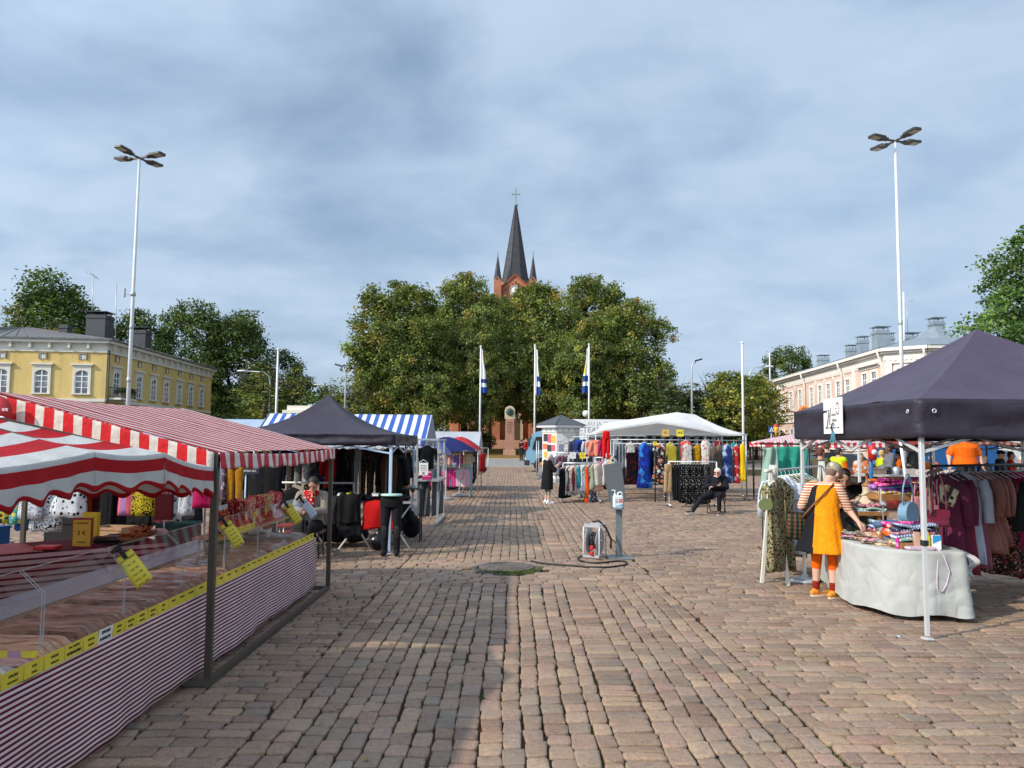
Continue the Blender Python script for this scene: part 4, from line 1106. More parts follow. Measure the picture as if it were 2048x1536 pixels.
def garment_mesh(name,kind,m,w,L,t,seed,fl=1.0,slv=.0):
    g = random.Random(seed); b = MB(); h = w/2; top = -.075; ph = g.uniform(0,6); k1 = g.uniform(16,26)/max(w,.2)*.4; ph2 = g.uniform(0,6)
    def loop(prof,z_top,z_len,sl,x0=0.0,nu=22,nv=11,fa=1.0):
        def fn(u,v):
            hw, th = prof(v); a = 2*PI*u; c = math.cos(a); s = math.sin(a)
            sx = abs(c)**.75*(1 if c > 0 else -1)
            x = x0+hw*sx
            f = math.sin(k1*x*2.2+ph+v*1.2)*.5+math.sin(k1*x*4.1+ph2)*.35
            y = th*s*(1+.25*f)+ (f*t*.55*min(1,.15+v*1.3))*fa
            z = z_top - z_len*v - sl*abs(x)*(1-v)**2 + .012*math.sin(x*30+ph)*v
            x += .05*w*math.sin(v*2.4+ph)*v*.5
            return (x,y,z)
        b.grid(fn,nu,nv,closed_u=True)
        n0 = len(b.v); e = nu; b.f.append(list(range(n0-e,n0))); b.m.append(0); b.sm.append(True)
        n1 = n0-(nv+1)*e; b.f.append(list(range(n1+e-1,n1-1,-1))); b.m.append(0); b.sm.append(True)
    def lerpk(ks,v):
        for (v0,a),(v1,c) in zip(ks[:-1],ks[1:]):
            if v <= v1: f = (v-v0)/max(1e-6,v1-v0); f = f*f*(3-2*f); return a+(c-a)*f
        return ks[-1][1]
    if kind in ('dress','top','coat','tunic'):
        wa = {'dress':.40,'top':.43,'coat':.46,'tunic':.42}[kind]; hem = {'dress':.52,'top':.45,'coat':.50,'tunic':.55}[kind]*fl
        K = [(0,.16*w),(.035,.44*w),(.07,.49*w),(.28,.43*w),(.5,wa*w),(1,hem*w)]; T = [(0,.02),(.06,t*.5),(.3,t*.75),(1,t)]
        loop(lambda v:(lerpk(K,v),lerpk(T,v)),top,L,.32)
        if slv > 0:
            for s in (-1,1):
                p0 = V((s*.43*w,0,top-.12*w-.03)); p1 = p0+V((s*(.10+.06*g.random())*w,g.uniform(-.02,.03),-slv*.55)); p2 = p0+V((s*(.10+.10*g.random())*w,g.uniform(-.03,.05),-slv))
                b.tube([p0,p0.lerp(p1,.5)+V((s*.01,0,0)),p1,p2],[.055*w/.45,.062*w/.45,.055*w/.45,.05*w/.45],9)
    elif kind == 'skirt':
        K = [(0,.34*w),(.08,.37*w),(1,.52*w*fl)]; T = [(0,t*.5),(1,t)]
        loop(lambda v:(lerpk(K,v),lerpk(T,v)),top-.02,L,0)
    elif kind == 'pants':
        K = [(0,.40*w),(.1,.42*w),(1,.46*w)]
        loop(lambda v:(lerpk([(0,.40*w),(1,.46*w)],v),t*.55),top-.02,L*.3,0,nv=5)
        for s in (-1,1):
            loop(lambda v:(lerpk([(0,.235*w),(1,.17*w*fl)],v),t*.6*(1-.25*v)),top-.02-L*.26,L*.74,0,s*.225*w,14,8,.6)
    elif kind == 'sheet':
        loop(lambda v:(.5*w*(1-.04*math.sin(v*6+ph)),t*.4),-.01,L,0,nu=26)
    return b.mesh(name,m)
ORD = ['leftmost','second','third','fourth','fifth','sixth','seventh','eighth','ninth','tenth','eleventh','twelfth','thirteenth','fourteenth','fifteenth','sixteenth','seventeenth','eighteenth','nineteenth','twentieth','twenty-first','twenty-second','twenty-third','twenty-fourth']
KN = {'dress':'dress','top':'blouse','coat':'coat','tunic':'tunic','skirt':'skirt','pants':'trousers','sheet':'cloth'}
GSEED = [100]
def garment(label,kind,m,loc,rz,w=.45,L=.9,t=.05,group=None,fl=1.0,slv=0.0,hang=HGREY,name=None,tilt=0.0):
    GSEED[0] += 1; nm = name or KN[kind]
    me = garment_mesh(nm,kind,m,w,L,t,GSEED[0],fl,slv)
    o = link(nm,me,None,loc,rz); 
    if tilt: o.rotation_euler.y = tilt
    tag(o,label,nm.replace('_',' '),group)
    if hang and kind not in ('sheet',): link('hanger',hanger_mesh(w*.86,hang),o)
    return o
def rail_row(p0,p1,specs,rz,rackname,group,jit=.12,hang=HGREY,t=.045,drop=0.0):
    """garments on hangers along a rail; each spec: (look, kind, material, width, length, flare, sleeve)"""
    n = len(specs); p0 = V(p0); p1 = V(p1)
    for i,s in enumerate(specs):
        look, kind, m, w, L = s[:5]; fl = s[5] if len(s) > 5 else 1.0; sv = s[6] if len(s) > 6 else 0.0; nm = s[7] if len(s) > 7 else None
        f = (i+.5)/n; p = p0.lerp(p1,f)
        pos = ORD[i] if i < len(ORD) else 'far'
        if i == n-1 and n > 2: pos = 'rightmost'
        garment(f"{look} {nm.replace('_',' ') if nm else KN[kind]}, {pos}{' from the left' if pos not in ('leftmost','rightmost') else ''} on {rackname}",kind,m,p,rz+rnd.uniform(-jit,jit),w,L,t,group,fl,sv,hang,nm)
def rack(label,p0,p1,z,m=GALV,r=.016,feet=.5,name='clothes_rack',castor=True,group=None,low=None):
    p0 = V((p0[0],p0[1],0)); p1 = V((p1[0],p1[1],0)); d = (p1-p0).normalized(); n = V((-d.y,d.x,0)); c = (p0+p1)/2
    t = empty(name,c,0,label,'clothes rack',group); a = p0-c; e = p1-c; Zv = V((0,0,z))
    one('rail',m,lambda b: b.tube([a+Zv,e+Zv],r,10),t)
    if low: one('rail',m,lambda b: b.tube([a+V((0,0,low)),e+V((0,0,low))],r*.8,8),t)
    for p in (a,e):
        one('post',m,lambda b: b.tube([p+V((0,0,.05)),p+Zv],r*1.05,10),t)
        f = one('foot',m,lambda b: b.tube([p-n*feet/2+V((0,0,.07)),p+n*feet/2+V((0,0,.07))],r,8),t)
        if castor:
            for s in (-1,1): one('castor',BLACK,lambda b: b.lathe([(.03,-.012),(.03,.012)],p+n*(s*feet/2)+V((0,0,.03)),12,0,d),f)
    return t
# ------------------------------------------------------------------ people
SKIN = M((.55,.30,.20),.55,.08,9); SKIN_T = M((.50,.25,.15),.55,.08,9); SKIN_D = M((.13,.06,.035),.5,.1,9); SKIN_P = M((.62,.37,.27),.55,.08,9)
GREYHAIR = M((.50,.48,.45),.8,.25,40,bump=.5,bscale=90); WHITEHAIR = M((.68,.66,.61),.8,.2,40,bump=.5,bscale=90); DARKHAIR = M((.02,.014,.01),.6,.3,40,bump=.5,bscale=90); BROWNHAIR = M((.09,.045,.02),.7,.3,40,bump=.5,bscale=90); BLOND = M((.50,.34,.14),.7,.25,40,bump=.5,bscale=90)
def loft_prim(b,rings,seg=18):
    vs = []
    for (c,rx,ry,*rot) in rings:
        a0 = rot[0] if rot else 0.0; ca, sa = math.cos(a0), math.sin(a0)
        for k in range(seg):
            a = 2*PI*k/seg; x = rx*math.cos(a); y = ry*math.sin(a); vs.append((c[0]+x*ca-y*sa,c[1]+x*sa+y*ca,c[2]))
    fs = [[i*seg+k,i*seg+(k+1)%seg,(i+1)*seg+(k+1)%seg,(i+1)*seg+k] for i in range(len(rings)-1) for k in range(seg)]
    fs.append(list(range(seg-1,-1,-1))); n = len(rings)-1; fs.append([n*seg+k for k in range(seg)]); b.add(vs,fs)
def skinned(name,prims,lofts,voxel,m,parent,smooth=4,fn=None):
    b = MB()
    for p in prims:
        if p[0] == 'c': cap_mesh(b,p[1],p[2],p[3],p[4],12,*(p[5:7] if len(p) > 5 else ()))
        else:
            q = MB(); q.sphere((0,0,0),p[2],16,10); T = Matrix.Translation(p[1])@(p[3].to_4x4() if len(p) > 3 else Matrix.Identity(4)); b.add([T@V(v) for v in q.v],q.f)
    for r_ in lofts: loft_prim(b,r_)
    me = b.mesh(name,m); o = bpy.data.objects.new(name,me); COL.objects.link(o)
    md = o.modifiers.new('r','REMESH'); md.mode = 'VOXEL'; md.voxel_size = voxel
    ms = o.modifiers.new('s','SMOOTH'); ms.factor = .5; ms.iterations = smooth
    me2 = bpy.data.meshes.new_from_object(o.evaluated_get(bpy.context.evaluated_depsgraph_get())); bpy.data.objects.remove(o); bpy.data.meshes.remove(me)
    me2.materials.clear()
    for k in (m if isinstance(m,(list,tuple)) else [m]): me2.materials.append(k)
    me2.polygons.foreach_set('use_smooth',[True]*len(me2.polygons))
    if fn: fn(me2)
    me2.name = name; return link(name,me2,parent)
def hand_prims(w,d,side_dir,curl=.35,s=1.0):
    """palm, four unequal bent fingers and a thumb leaving the palm's side"""
    w = V(w); d = V(d).normalized(); x = V(side_dir); x = (x-d*x.dot(d)).normalized(); n = d.cross(x)
    P = [('c',w,.024*s,w+d*.03*s,.026*s),('c',w+d*.03*s-x*.012*s,.022*s,w+d*.08*s-x*.022*s,.02*s),('c',w+d*.03*s+x*.012*s,.022*s,w+d*.08*s+x*.022*s,.02*s)]
    for k,(o,l) in enumerate(((-.032,.060),(-.011,.074),(.011,.080),(.032,.070))):
        a = w+d*(.09*s)+x*(o*s); c1 = curl; m1 = a+(d*math.cos(c1)-n*math.sin(c1))*l*.5*s; c2 = curl*2.1; m2 = m1+(d*math.cos(c2)-n*math.sin(c2))*l*.5*s
        P += [('c',a,.0098*s,m1,.009*s),('c',m1,.009*s,m2,.0075*s)]
    b0 = w+d*.03*s+x*.03*s; t1 = b0+(d*.6+x*.75-n*.2).normalized()*.04*s; t2 = t1+(d*.9+x*.3-n*.4).normalized()*.032*s
    P += [('c',b0,.014*s,t1,.0115*s),('c',t1,.0112*s,t2,.009*s)]
    return P
def JS(H,**ov):
    """joint places for a standing figure of height H facing +Y, x to its own right"""
    s = H/1.65
    J = dict(head=(0,.015,1.535),neck=(0,-.01,1.40),chest=(0,0,1.24),waist=(0,.0,1.03),pelvis=(0,-.01,.90))
    for k,sx in (('r',1),('l',-1)):
        J['sh'+k]=(sx*.165,-.01,1.345); J['el'+k]=(sx*.205,-.03,1.07); J['wr'+k]=(sx*.21,.05,.84)
        J['hp'+k]=(sx*.085,0,.88); J['kn'+k]=(sx*.095,.02,.47); J['an'+k]=(sx*.10,-.02,.085); J['to'+k]=(sx*.115,.13,.035)
    J = {k:V(v)*s for k,v in J.items()}
    for k,v in ov.items(): J[k] = V(v)
    J['s'] = s; return J
def body(J,parent,skin,vox=.012,fat=1.0,look=(0,1,0),curl=(.35,.35),hand_side=None,legs=True):
    s = J['s']; look = V(look).normalized(); upv = V((0,0,1)); rt = look.cross(upv).normalized(); hu = rt.cross(look)
    Rm = Matrix((rt,look,hu)).transposed()
    h = J['head']; P = []
    P += [('e',h+hu*.02*s,(.074*s,.092*s,.100*s),Rm),('e',h+look*.012*s-hu*.055*s,(.056*s,.070*s,.065*s),Rm),('c',h-hu*.06*s-look*.02*s,.052*s,J['neck'],.056*s)]
    P += [('c',h+look*.085*s+hu*.012*s,.010*s,h+look*.108*s-hu*.024*s,.015*s),('e',h+look*.080*s-hu*.062*s,(.026*s,.014*s,.010*s),Rm),('e',h+look*.075*s-hu*.10*s,(.026*s,.022*s,.02*s),Rm),('c',h+look*.080*s+hu*.03*s-rt*.035*s,.012*s,h+look*.080*s+hu*.03*s+rt*.035*s,.012*s)]
    for q in (-1,1): P += [('e',h+rt*q*.076*s-hu*.01*s,(.010*s,.020*s,.032*s),Rm)]
    for k in 'rl':
        P += [('c',J['neck']-V((0,0,.02*s)),.05*s,J['sh'+k],.055*s*fat),('c',J['sh'+k],.054*s*fat,J['el'+k],.042*s*fat),('c',J['el'+k],.042*s*fat,J['wr'+k],.026*s)]
        d = J['wr'+k]-J['el'+k]; sd = (1 if k == 'r' else -1)
        hs = hand_side[k] if hand_side and k in hand_side else V((-sd*.3,1,.2))
        P += hand_prims(J['wr'+k],d,hs,curl[0 if k == 'r' else 1],s)
        if legs:
            P += [('c',J['hp'+k],.088*s*fat,J['kn'+k],.056*s*fat**.5),('c',J['kn'+k],.054*s*fat**.5,J['kn'+k].lerp(J['an'+k],.35),.052*s*fat**.5),('c',J['kn'+k].lerp(J['an'+k],.35),.052*s*fat**.5,J['an'+k],.034*s),('c',J['an'+k]-V((0,0,.03*s)),.036*s,J['to'+k],.026*s)]
    L = torso(J,0,fat); 
    o = skinned('body',P,[L],vox,skin,parent)
    # eyes sit in the head
    for q in (-1,1): one('eye',M((.03,.02,.015),.2,.1),lambda b: b.sphere(h+look*.083*s+rt*q*.031*s+hu*.012*s,.0105*s,8,6),o)
    return o
def torso(J,e,fat=1.0,top=True):
    s = J['s']; sh = J['shr']-J['shl']; a = math.atan2(sh.y,sh.x); hp = J['hpr']-J['hpl']; ah = math.atan2(hp.y,hp.x) if hp.length > .01 else a
    r = [(J['pelvis']-V((0,0,.07*s)),.10*s*fat+e,.085*s*fat+e,ah),(J['pelvis'],.168*s*fat+e,.115*s*fat+e,ah),(J['waist'],.142*s*fat+e,.105*s*fat+e,(a+ah)/2),(J['chest'],.165*s*fat+e,.115*s*fat+e,a)]
    r += [((J['shr']+J['shl'])/2-V((0,0,.0)),.17*s+e,.075*s+e,a),((J['neck']+(J['shr']+J['shl'])/2)/2+V((0,0,.02*s)),.085*s+e,.062*s+e,a)]
    return r
def shirt(J,parent,m,e=.014,sleeve=1.0,vox=.012,fat=1.0,length=0.0,name='shirt',flare=1.0):
    s = J['s']; P = []
    for k in 'rl':
        P.append(('c',J['shr' if k=='r' else 'shl'].lerp(J['neck'],.35),.045*s+e,J['sh'+k],.054*s*fat+e))
        if sleeve > 0:
            f = min(1,sleeve*2); P.append(('c',J['sh'+k],.056*s*fat+e,J['sh'+k].lerp(J['el'+k],f),(.056-.012*f)*s*fat+e))
        if sleeve > .5:
            f = (sleeve-.5)*2*.97; P.append(('c',J['el'+k],.044*s*fat+e,J['el'+k].lerp(J['wr'+k],f),(.044-.014*f)*s*fat+e))
    L = torso(J,e,fat)
    if length:
        a = L[0][3]; hem = J['pelvis']-V((0,0,length)); L = [(hem,.17*s*fat*flare+e,.125*s*fat*flare+e,a),(J['pelvis'],.172*s*fat+e,.12*s*fat+e,a)]+L[2:]
    return skinned(name,P,[L],vox,m,parent)
def trousers(J,parent,m,e=.012,leg=1.0,vox=.012,fat=1.0,name='trousers',wide=0.0):
    s = J['s']; P = []
    for k in 'rl':
        P.append(('c',J['hp'+k],.09*s*fat+e,J['kn'+k].lerp(J['hp'+k],max(0,1-leg*2)),.058*s+e+wide))
        if leg > .5: P.append(('c',J['kn'+k],.056*s+e+wide,J['kn'+k].lerp(J['an'+k],(leg-.5)*2*.98),(.052-.014*(leg-.5)*2)*s+e+wide))
    a = torso(J,e,fat)
    return skinned(name,P,[[(J['pelvis']-V((0,0,.08*s)),.12*s+e,.09*s+e,a[0][3]),(J['pelvis'],.17*s*fat+e,.117*s*fat+e,a[1][3]),(J['pelvis'].lerp(J['waist'],.55),.15*s*fat+e,.108*s*fat+e,a[2][3])]],vox,m,parent)
def shoes(J,parent,m,sole=None,vox=.008,name='shoe',h=0.0):
    s = J['s']
    for k in 'rl':
        an, to = J['an'+k], J['to'+k]; d = (to-an); d.z = 0; d = d.normalized(); heel = V((an.x,an.y,0))-d*.045*s; tip = V((to.x,to.y,0))+d*.035*s; gz0 = min(an.z,to.z)-.035*s
        P = [('c',heel+V((0,0,gz0+.042*s)),.04*s,tip+V((0,0,gz0+.03*s)),.034*s,.85),('c',V((an.x,an.y,gz0+.05*s)),.042*s,V((an.x,an.y,an.z+.01+h)),.044*s)]
        o = skinned(name,P,[],vox,m,parent)
        if sole: one('sole',sole,lambda b: loft_prim(b,[(heel.lerp(tip,.5)+V((0,0,gz0-.004)),.043*s,(tip-heel).length/2+.032*s,math.atan2(-d.x,d.y)),(heel.lerp(tip,.5)+V((0,0,gz0+.02*s)),.045*s,(tip-heel).length/2+.034*s,math.atan2(-d.x,d.y))]),o)
def hair(J,parent,m,look=(0,1,0),vox=.01,long=0.0,bald=0.0,puff=1.0):
    s = J['s']; look = V(look).normalized(); rt = look.cross(V((0,0,1))).normalized(); hu = rt.cross(look); Rm = Matrix((rt,look,hu)).transposed(); h = J['head']
    P = []
    if not bald: P.append(('e',h+hu*.045*s-look*.016*s,(.082*s*puff,.094*s*puff,.085*s*puff),Rm))
    P += [('e',h-look*.045*s+hu*.0*s,(.080*s*puff,.062*s*puff,.080*s),Rm)]
    if long: P += [('c',h-look*.06*s-hu*.03*s,.06*s,h-look*.06*s-hu*(.08+long)*s,.045*s)]
    return skinned('hair',P,[],vox,m,parent,3)
def person(label,loc,rz,group=None): return empty('person',loc,rz,label,'person',group)
# ================================================================== right foreground stall
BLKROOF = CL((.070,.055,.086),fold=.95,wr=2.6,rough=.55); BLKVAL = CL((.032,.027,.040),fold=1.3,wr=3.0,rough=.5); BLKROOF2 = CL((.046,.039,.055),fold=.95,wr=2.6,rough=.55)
LEGW = M((.66,.67,.66),.35,.05,metal=.25)
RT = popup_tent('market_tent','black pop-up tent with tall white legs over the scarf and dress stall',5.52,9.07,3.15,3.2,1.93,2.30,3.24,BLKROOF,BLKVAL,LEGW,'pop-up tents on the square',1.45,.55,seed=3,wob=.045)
p_ = V((-1.52,1.545,0)); one('base_plate',ALU,lambda b: b.lathe([(.19,0),(.19,.025),(.15,.045),(.05,.05),(.045,.10)],p_,28),RT)
for (xx,yy_) in ((-1.622,-1.50),(-1.44,-1.650)):
    one('eyelet',ALU,lambda b: b.tube([(xx+ (0 if xx<-1.55 else .018*math.cos(2*PI*k/12)),yy_+(.018*math.cos(2*PI*k/12) if xx<-1.55 else 0),2.19+.018*math.sin(2*PI*k/12)) for k in range(12)],.006,6,closed=True),RT)
# placard clipped to the left valance
sx_ = 3.885; c = V((sx_, 9.30, 2.205)); 
sg = empty('placard',c,0,'white shop placard with ornate lettering clipped to the black tent edge','sign')
one('board',WHITE_CARD,lambda b: b.box((0,0,0),(.008,.54,.43)),sg)
TF = face_T((-.006,0,0),(0,-1,0),(0,0,1))
def tx(s,size,u,v,m=INK,**k): text('lettering',s,size,face_T((-.0055,-u,v),(0,-1,0),(0,0,1)),m,sg,**k)
GREYINK = M((.10,.10,.10),.7,0)
b = MB(); q = lambda u,v: V((-.007,-u,v))
b.tube([q(-.17,.02),q(-.18,.05),q(-.15,.075),q(-.10,.075),q(-.115,.0),q(-.14,-.09),q(-.17,-.145),q(-.20,-.15),q(-.205,-.12)],[.002,.004,.004,.005,.008,.008,.006,.004,.002],6)
b.tube([q(-.03,.10),q(-.055,.09),q(-.065,.03),q(-.075,-.05),q(-.08,-.10)],[.003,.004,.007,.007,.006],6); b.tube([q(-.12,.0),q(-.07,.005)],.004,6); b.tube([q(-.10,-.10),q(-.06,-.10)],.003,5)
b.build('lettering',GREYINK,sg)
tx('uivien',.066,.03,.015,GREYINK,sx=.85); tx('aikaan',.066,.05,-.05,GREYINK,sx=.85)
tx('KORUT  NEULEET  LAUKUT  HUIVIT',.026,.0,-.145,GREYINK,sx=.9)
RINGP = M((.45,.18,.22),.6,.1)
for k in range(12):
    a = 2*PI*k/12; one('emblem',RINGP if k%2 else GREYINK,lambda b: b.sphere(q(.145+.042*math.cos(a),.085+.068*math.sin(a)),(.003,.012,.012),8,6),sg)
CLIPB = M((.08,.22,.28),.4,.1)
cp = empty('spring_clip',(sx_-.015,9.27,1.985),0,'blue and black spring clip under the white placard','clip')
one('jaw',CLIPB,lambda b:(b.bar((0,.0,.03),(-.005,.05,-.10),.022,.03),b.bar((0,.0,.03),(-.005,-.04,-.10),.022,.03)),cp); one('spring',BLACK,lambda b: b.tube([(0,.02,.02),(-.01,.025,.08),(-.01,-.0,.12),(-.01,-.035,.13)],.009,8),cp)
# table under the tent
tb = empty('folding_table',(4.5,9.5,0),0,'long table under the pale cloth of the scarf stall','table')
one('tabletop',M((.4,.38,.35),.6,.1),lambda b: b.box((0,.15,.70),(.62,2.2,.03)),tb)
for sx in (-1,1):
    for yy_ in (-.85,1.1): one('leg',DKMETAL,lambda b: b.tube([(sx*.27,yy_,0),(sx*.27,yy_,.69)],.014,8),tb)
FOOT = [(4.86,8.36),(4.66,8.29),(4.40,8.29),(4.17,8.38),(4.01,8.62),(3.945,8.95),(3.97,9.35),(4.06,9.8),(4.16,10.3),(4.25,10.72),(4.50,10.85),(4.9,10.8),(4.98,10.2),(4.96,9.3)]
def spline(P,n):
    out = []; m_ = len(P)
    for i in range(m_):
        p0,p1,p2,p3 = [V((*P[(i+k)%m_],0)) for k in (-1,0,1,2)]
        for j in range(n):
            t = j/n; out.append(.5*((2*p1)+(p2-p0)*t+(2*p0-5*p1+4*p2-p3)*t*t+(3*p1-p0-3*p2+p3)*t**3))
    return out
LP = spline(FOOT,18); NL = len(LP); cen = sum(LP,V((0,0,0)))/NL
TCLOTH = CL((.44,.45,.425),fold=.8,wr=2.2)
b = MB()
def tc_fn(u,v):
    i = int(round(u*NL))%NL; p = LP[i]; d = (p-cen).normalized(); t_ = LP[(i+1)%NL]-LP[i-1]; nrm = V((t_.y,-t_.x,0)).normalized()
    if nrm.dot(d) < 0: nrm = -nrm
    if v < .18: k = v/.18; q = cen.lerp(p,.02+.98*k); return (q.x,q.y,.735+.002*math.sin(i*.9))
    k = (v-.18)/.82; i = i*.5; f = math.sin(i*.46)*.5+math.sin(i*.23+1.2)+.5*math.sin(i*.9)
    q = p+nrm*(.012+k*(.045+.012*f)+.012*noise.noise((p.x*4,p.y*4,k*1.2))*k-.016*max(0,.22-abs(noise.noise((p.x*3.1+k*1.2,p.y*3.1,k*1.6+3))))*3*min(1,k*3)-.010*max(0,.2-abs(noise.noise((p.x*7,p.y*7+k*2,k*3+9))))*3*min(1,k*3))
    return (q.x,q.y,.735-.015*min(1,k*12)-(.655+.015*math.sin(i*.31))*k)
b.grid(tc_fn,NL,56,closed_u=True)
tag(b.build('tablecloth',TCLOTH),'pale grey cloth hanging round the curved front of the scarf table','tablecloth')
b = MB(); b.sheet(lambda u,v:(4.92+.10*u+.03*math.sin(v*5),8.42+.05*math.sin(v*7+u*3),.72-.22*v-.05*u),6,8,.003); tag(b.build('cloth_corner',TCLOTH),'loose corner of pale cloth flapping at the right end of the scarf table','cloth')
b = MB(); b.sheet(lambda u,v:(4.90+.09*u*(1-.3*v)+.02*math.sin(v*6),8.48+.03*math.sin(v*8+u*5),.50-.42*v),6,10,.003); tag(b.build('hanging_scarf',CL((.6,.56,.5),'swirl',(.16,.09,.07),s=.09)),'brown swirl printed scarf hanging beside the front table corner','scarf')
# wooden trays and scarf piles
WD = M((.36,.165,.055),.5,.3,9)
def tray(label,x,y,z,w,d,rz,h=.07,stand=0.0,handle=False):
    t = empty('wooden_tray',(x,y,z),rz,label,'tray','wooden scarf trays')
    one('bottom',WD,lambda b: b.box((0,0,.01),(w,d,.015)),t)
    for (cx_,cy_,ww,dd) in ((0,-d/2,w,.015),(0,d/2,w,.015),(-w/2,0,.015,d+.012),(w/2,0,.015,d+.012)): one('side',WD,lambda b: b.box((cx_,cy_,h/2),(ww,dd,h)),t)
    if handle:
        for s in (1,): one('end_board',WD,lambda b: b.prism([(-d*.48,0),(d*.48,0),(d*.48,.14),(d*.30,.22),(-d*.30,.22),(-d*.48,.14)],-.009,.009,Matrix.Translation((s*(w/2+.02),0,0))@Matrix(((0,0,1,0),(1,0,0,0),(0,1,0,0),(0,0,0,1)))),t)
    if stand: 
        for sx in (-1,1): one('leg',WD,lambda b: b.box((sx*w*.35,.05,-stand/2),(.04,.04,stand)),t)
    return t
SCF = [('hot pink',CL('d8288c','swirl','f0a0c8',s=.12)),('blue striped',CL('6078a8','stripe','c8d0e0',s=.03)),('coral red',CL('d8382c','stripe','f0b0a0',s=.04,duty=.7)),('cream floral',CL('d8ccb0','floral','b04048','708050',s=.05)),('lilac',CL('9c6cb8','swirl','d0b8e0',s=.1)),('steel blue',CL('52688c')),('orange',CL('d06028','stripe','e8b888',s=.05)),('rose patterned',CL('c890a0','floral','a03058','606868',s=.05)),('mint green',CL('78a890','swirl','d8e0d8',s=.08)),('yellow edged white',CL('d8d4c4','stripe','d0a830',s=.06)),('navy dotted',CL('26304c','dots','b8c0d0',s=.03)),('dark red',CL('781c28')),('purple',CL('70348c')),('grey leafy',CL('8c8880','floral','485058','b0a890',s=.04)),('sand',CL('b89c78','swirl','e0d0b0',s=.06)),('aqua',CL('6c9cb8','swirl','dce4e8',s=.08))]
def scarf(label,m,x,y,z,w,d,h,rz,seed):
    g = random.Random(seed); b = MB(); p = g.uniform(0,6)
    b.grid(lambda u,v:((v-.5)*w+.012*math.sin(u*9+p),(d/2)*math.cos(2*PI*u)*(1+.07*math.sin(v*8+p)),h/2+(h/2)*math.sin(2*PI*u)*(1+.25*math.sin(v*11+p*2))+.012*math.sin(v*7+p)+.004*math.sin(u*20)),16,14,closed_u=True)
    n = 16; b.f += [list(range(n-1,-1,-1)),list(range(14*n,15*n))]; b.m += [0,0]; b.sm += [True,True]
    return tag(b.build('folded_scarf',m,None,(x,y,z),rz),label,'scarf','folded scarves on the scarf table')
def pile(where,x,y,z,w,d,rz,seq,h=.030,seed=0,shift=.03):
    g = random.Random(seed)
    for i,k in enumerate(seq):
        row = i%2; lay = i//2; nm,m = SCF[k]
        o = V((0,(row-.5)*d*.48,0)); o.rotate(Matrix.Rotation(rz,3,'Z'))
        where_ = ('at the bottom of ' if lay == 0 else 'on top of ' if i >= len(seq)-2 else f'in layer {lay+1} of ')
        scarf(f"{nm} scarf {'front ' if row == 0 else 'back '}{where_}{where}",m,x+o.x+g.uniform(-shift,shift)*.4,y+o.y,z+lay*h*.92,w*g.uniform(.9,1.04),d*.52,h*g.uniform(1.0,1.25),rz+g.uniform(-.09,.09),seed*50+i)
tray('low wooden tray of scarves with end handle at the front of the table',4.42,8.62,.742,.42,.34,.12,.06,handle=True)
pile('the low front tray',4.41,8.62,.765,.44,.34,.12,[3,13,8,5,1,6,7,2,10,2,1,0],seed=1,h=.042)
tray('middle wooden tray of scarves behind the low front tray',4.46,9.12,.78,.40,.32,.05,.06,.04); pile('the middle tray',4.45,9.12,.80,.40,.32,.05,[3,11,13,7,15,1,5,15],seed=2,h=.045)
tray('raised wooden tray of scarves in the upper display',4.66,9.45,1.20,.46,.34,.06,.07,.46); pile('the raised tray',4.66,9.45,1.225,.46,.34,.06,[9,8,9,13,12,4,5,4,0,0,0,6],seed=3,h=.04)
tray('small wooden tray of scarves left of the raised tray',4.42,9.6,1.00,.34,.30,.0,.05,.26); pile('the small tray',4.42,9.6,1.02,.34,.30,.0,[15,10,8,3,7,3],seed=4,h=.04)
pile('the loose heap beside the yellow dress',4.16,9.20,.742,.30,.40,.5,[3,13,14,7,3,13],seed=5,h=.026)
pile('the loose heap at the curved table edge',4.17,8.85,.742,.24,.30,.9,[14,3,13,7],seed=6,h=.024)
# pink rolled scarf, lilac pouch and its dangling cords
b = MB(); b.tube([(4.245+.07*math.cos(a)*.7,8.50+.05*math.cos(a),.80+.075*math.sin(a)) for a in [2*PI*k/18 for k in range(18)]],.02,8,closed=True); tag(b.build('looped_scarf',SCF[0][1]),'hot pink looped scarf at the left end of the low tray','scarf')
LIL = M((.60,.46,.55),.5,.1)
po_ = empty('lilac_pouch',(4.40,8.375,.745),.05,'flat lilac wrist pouch at the front table edge','bag')
one('pouch',LIL,lambda b: b.box((0,0,.012),(.30,.10,.035),bev=.012),po_)
one('strap',LIL,lambda b: b.tube([(.15,-.04,.02),(.16,-.085,.0),(.13,-.11,-.10),(.10,-.13,-.28),(.10,-.13,-.40),(.15,-.13,-.43),(.20,-.13,-.36),(.24,-.13,-.22),(.19,-.12,-.06),(.17,-.08,.0),(.16,-.04,.02)],.007,8),po_)
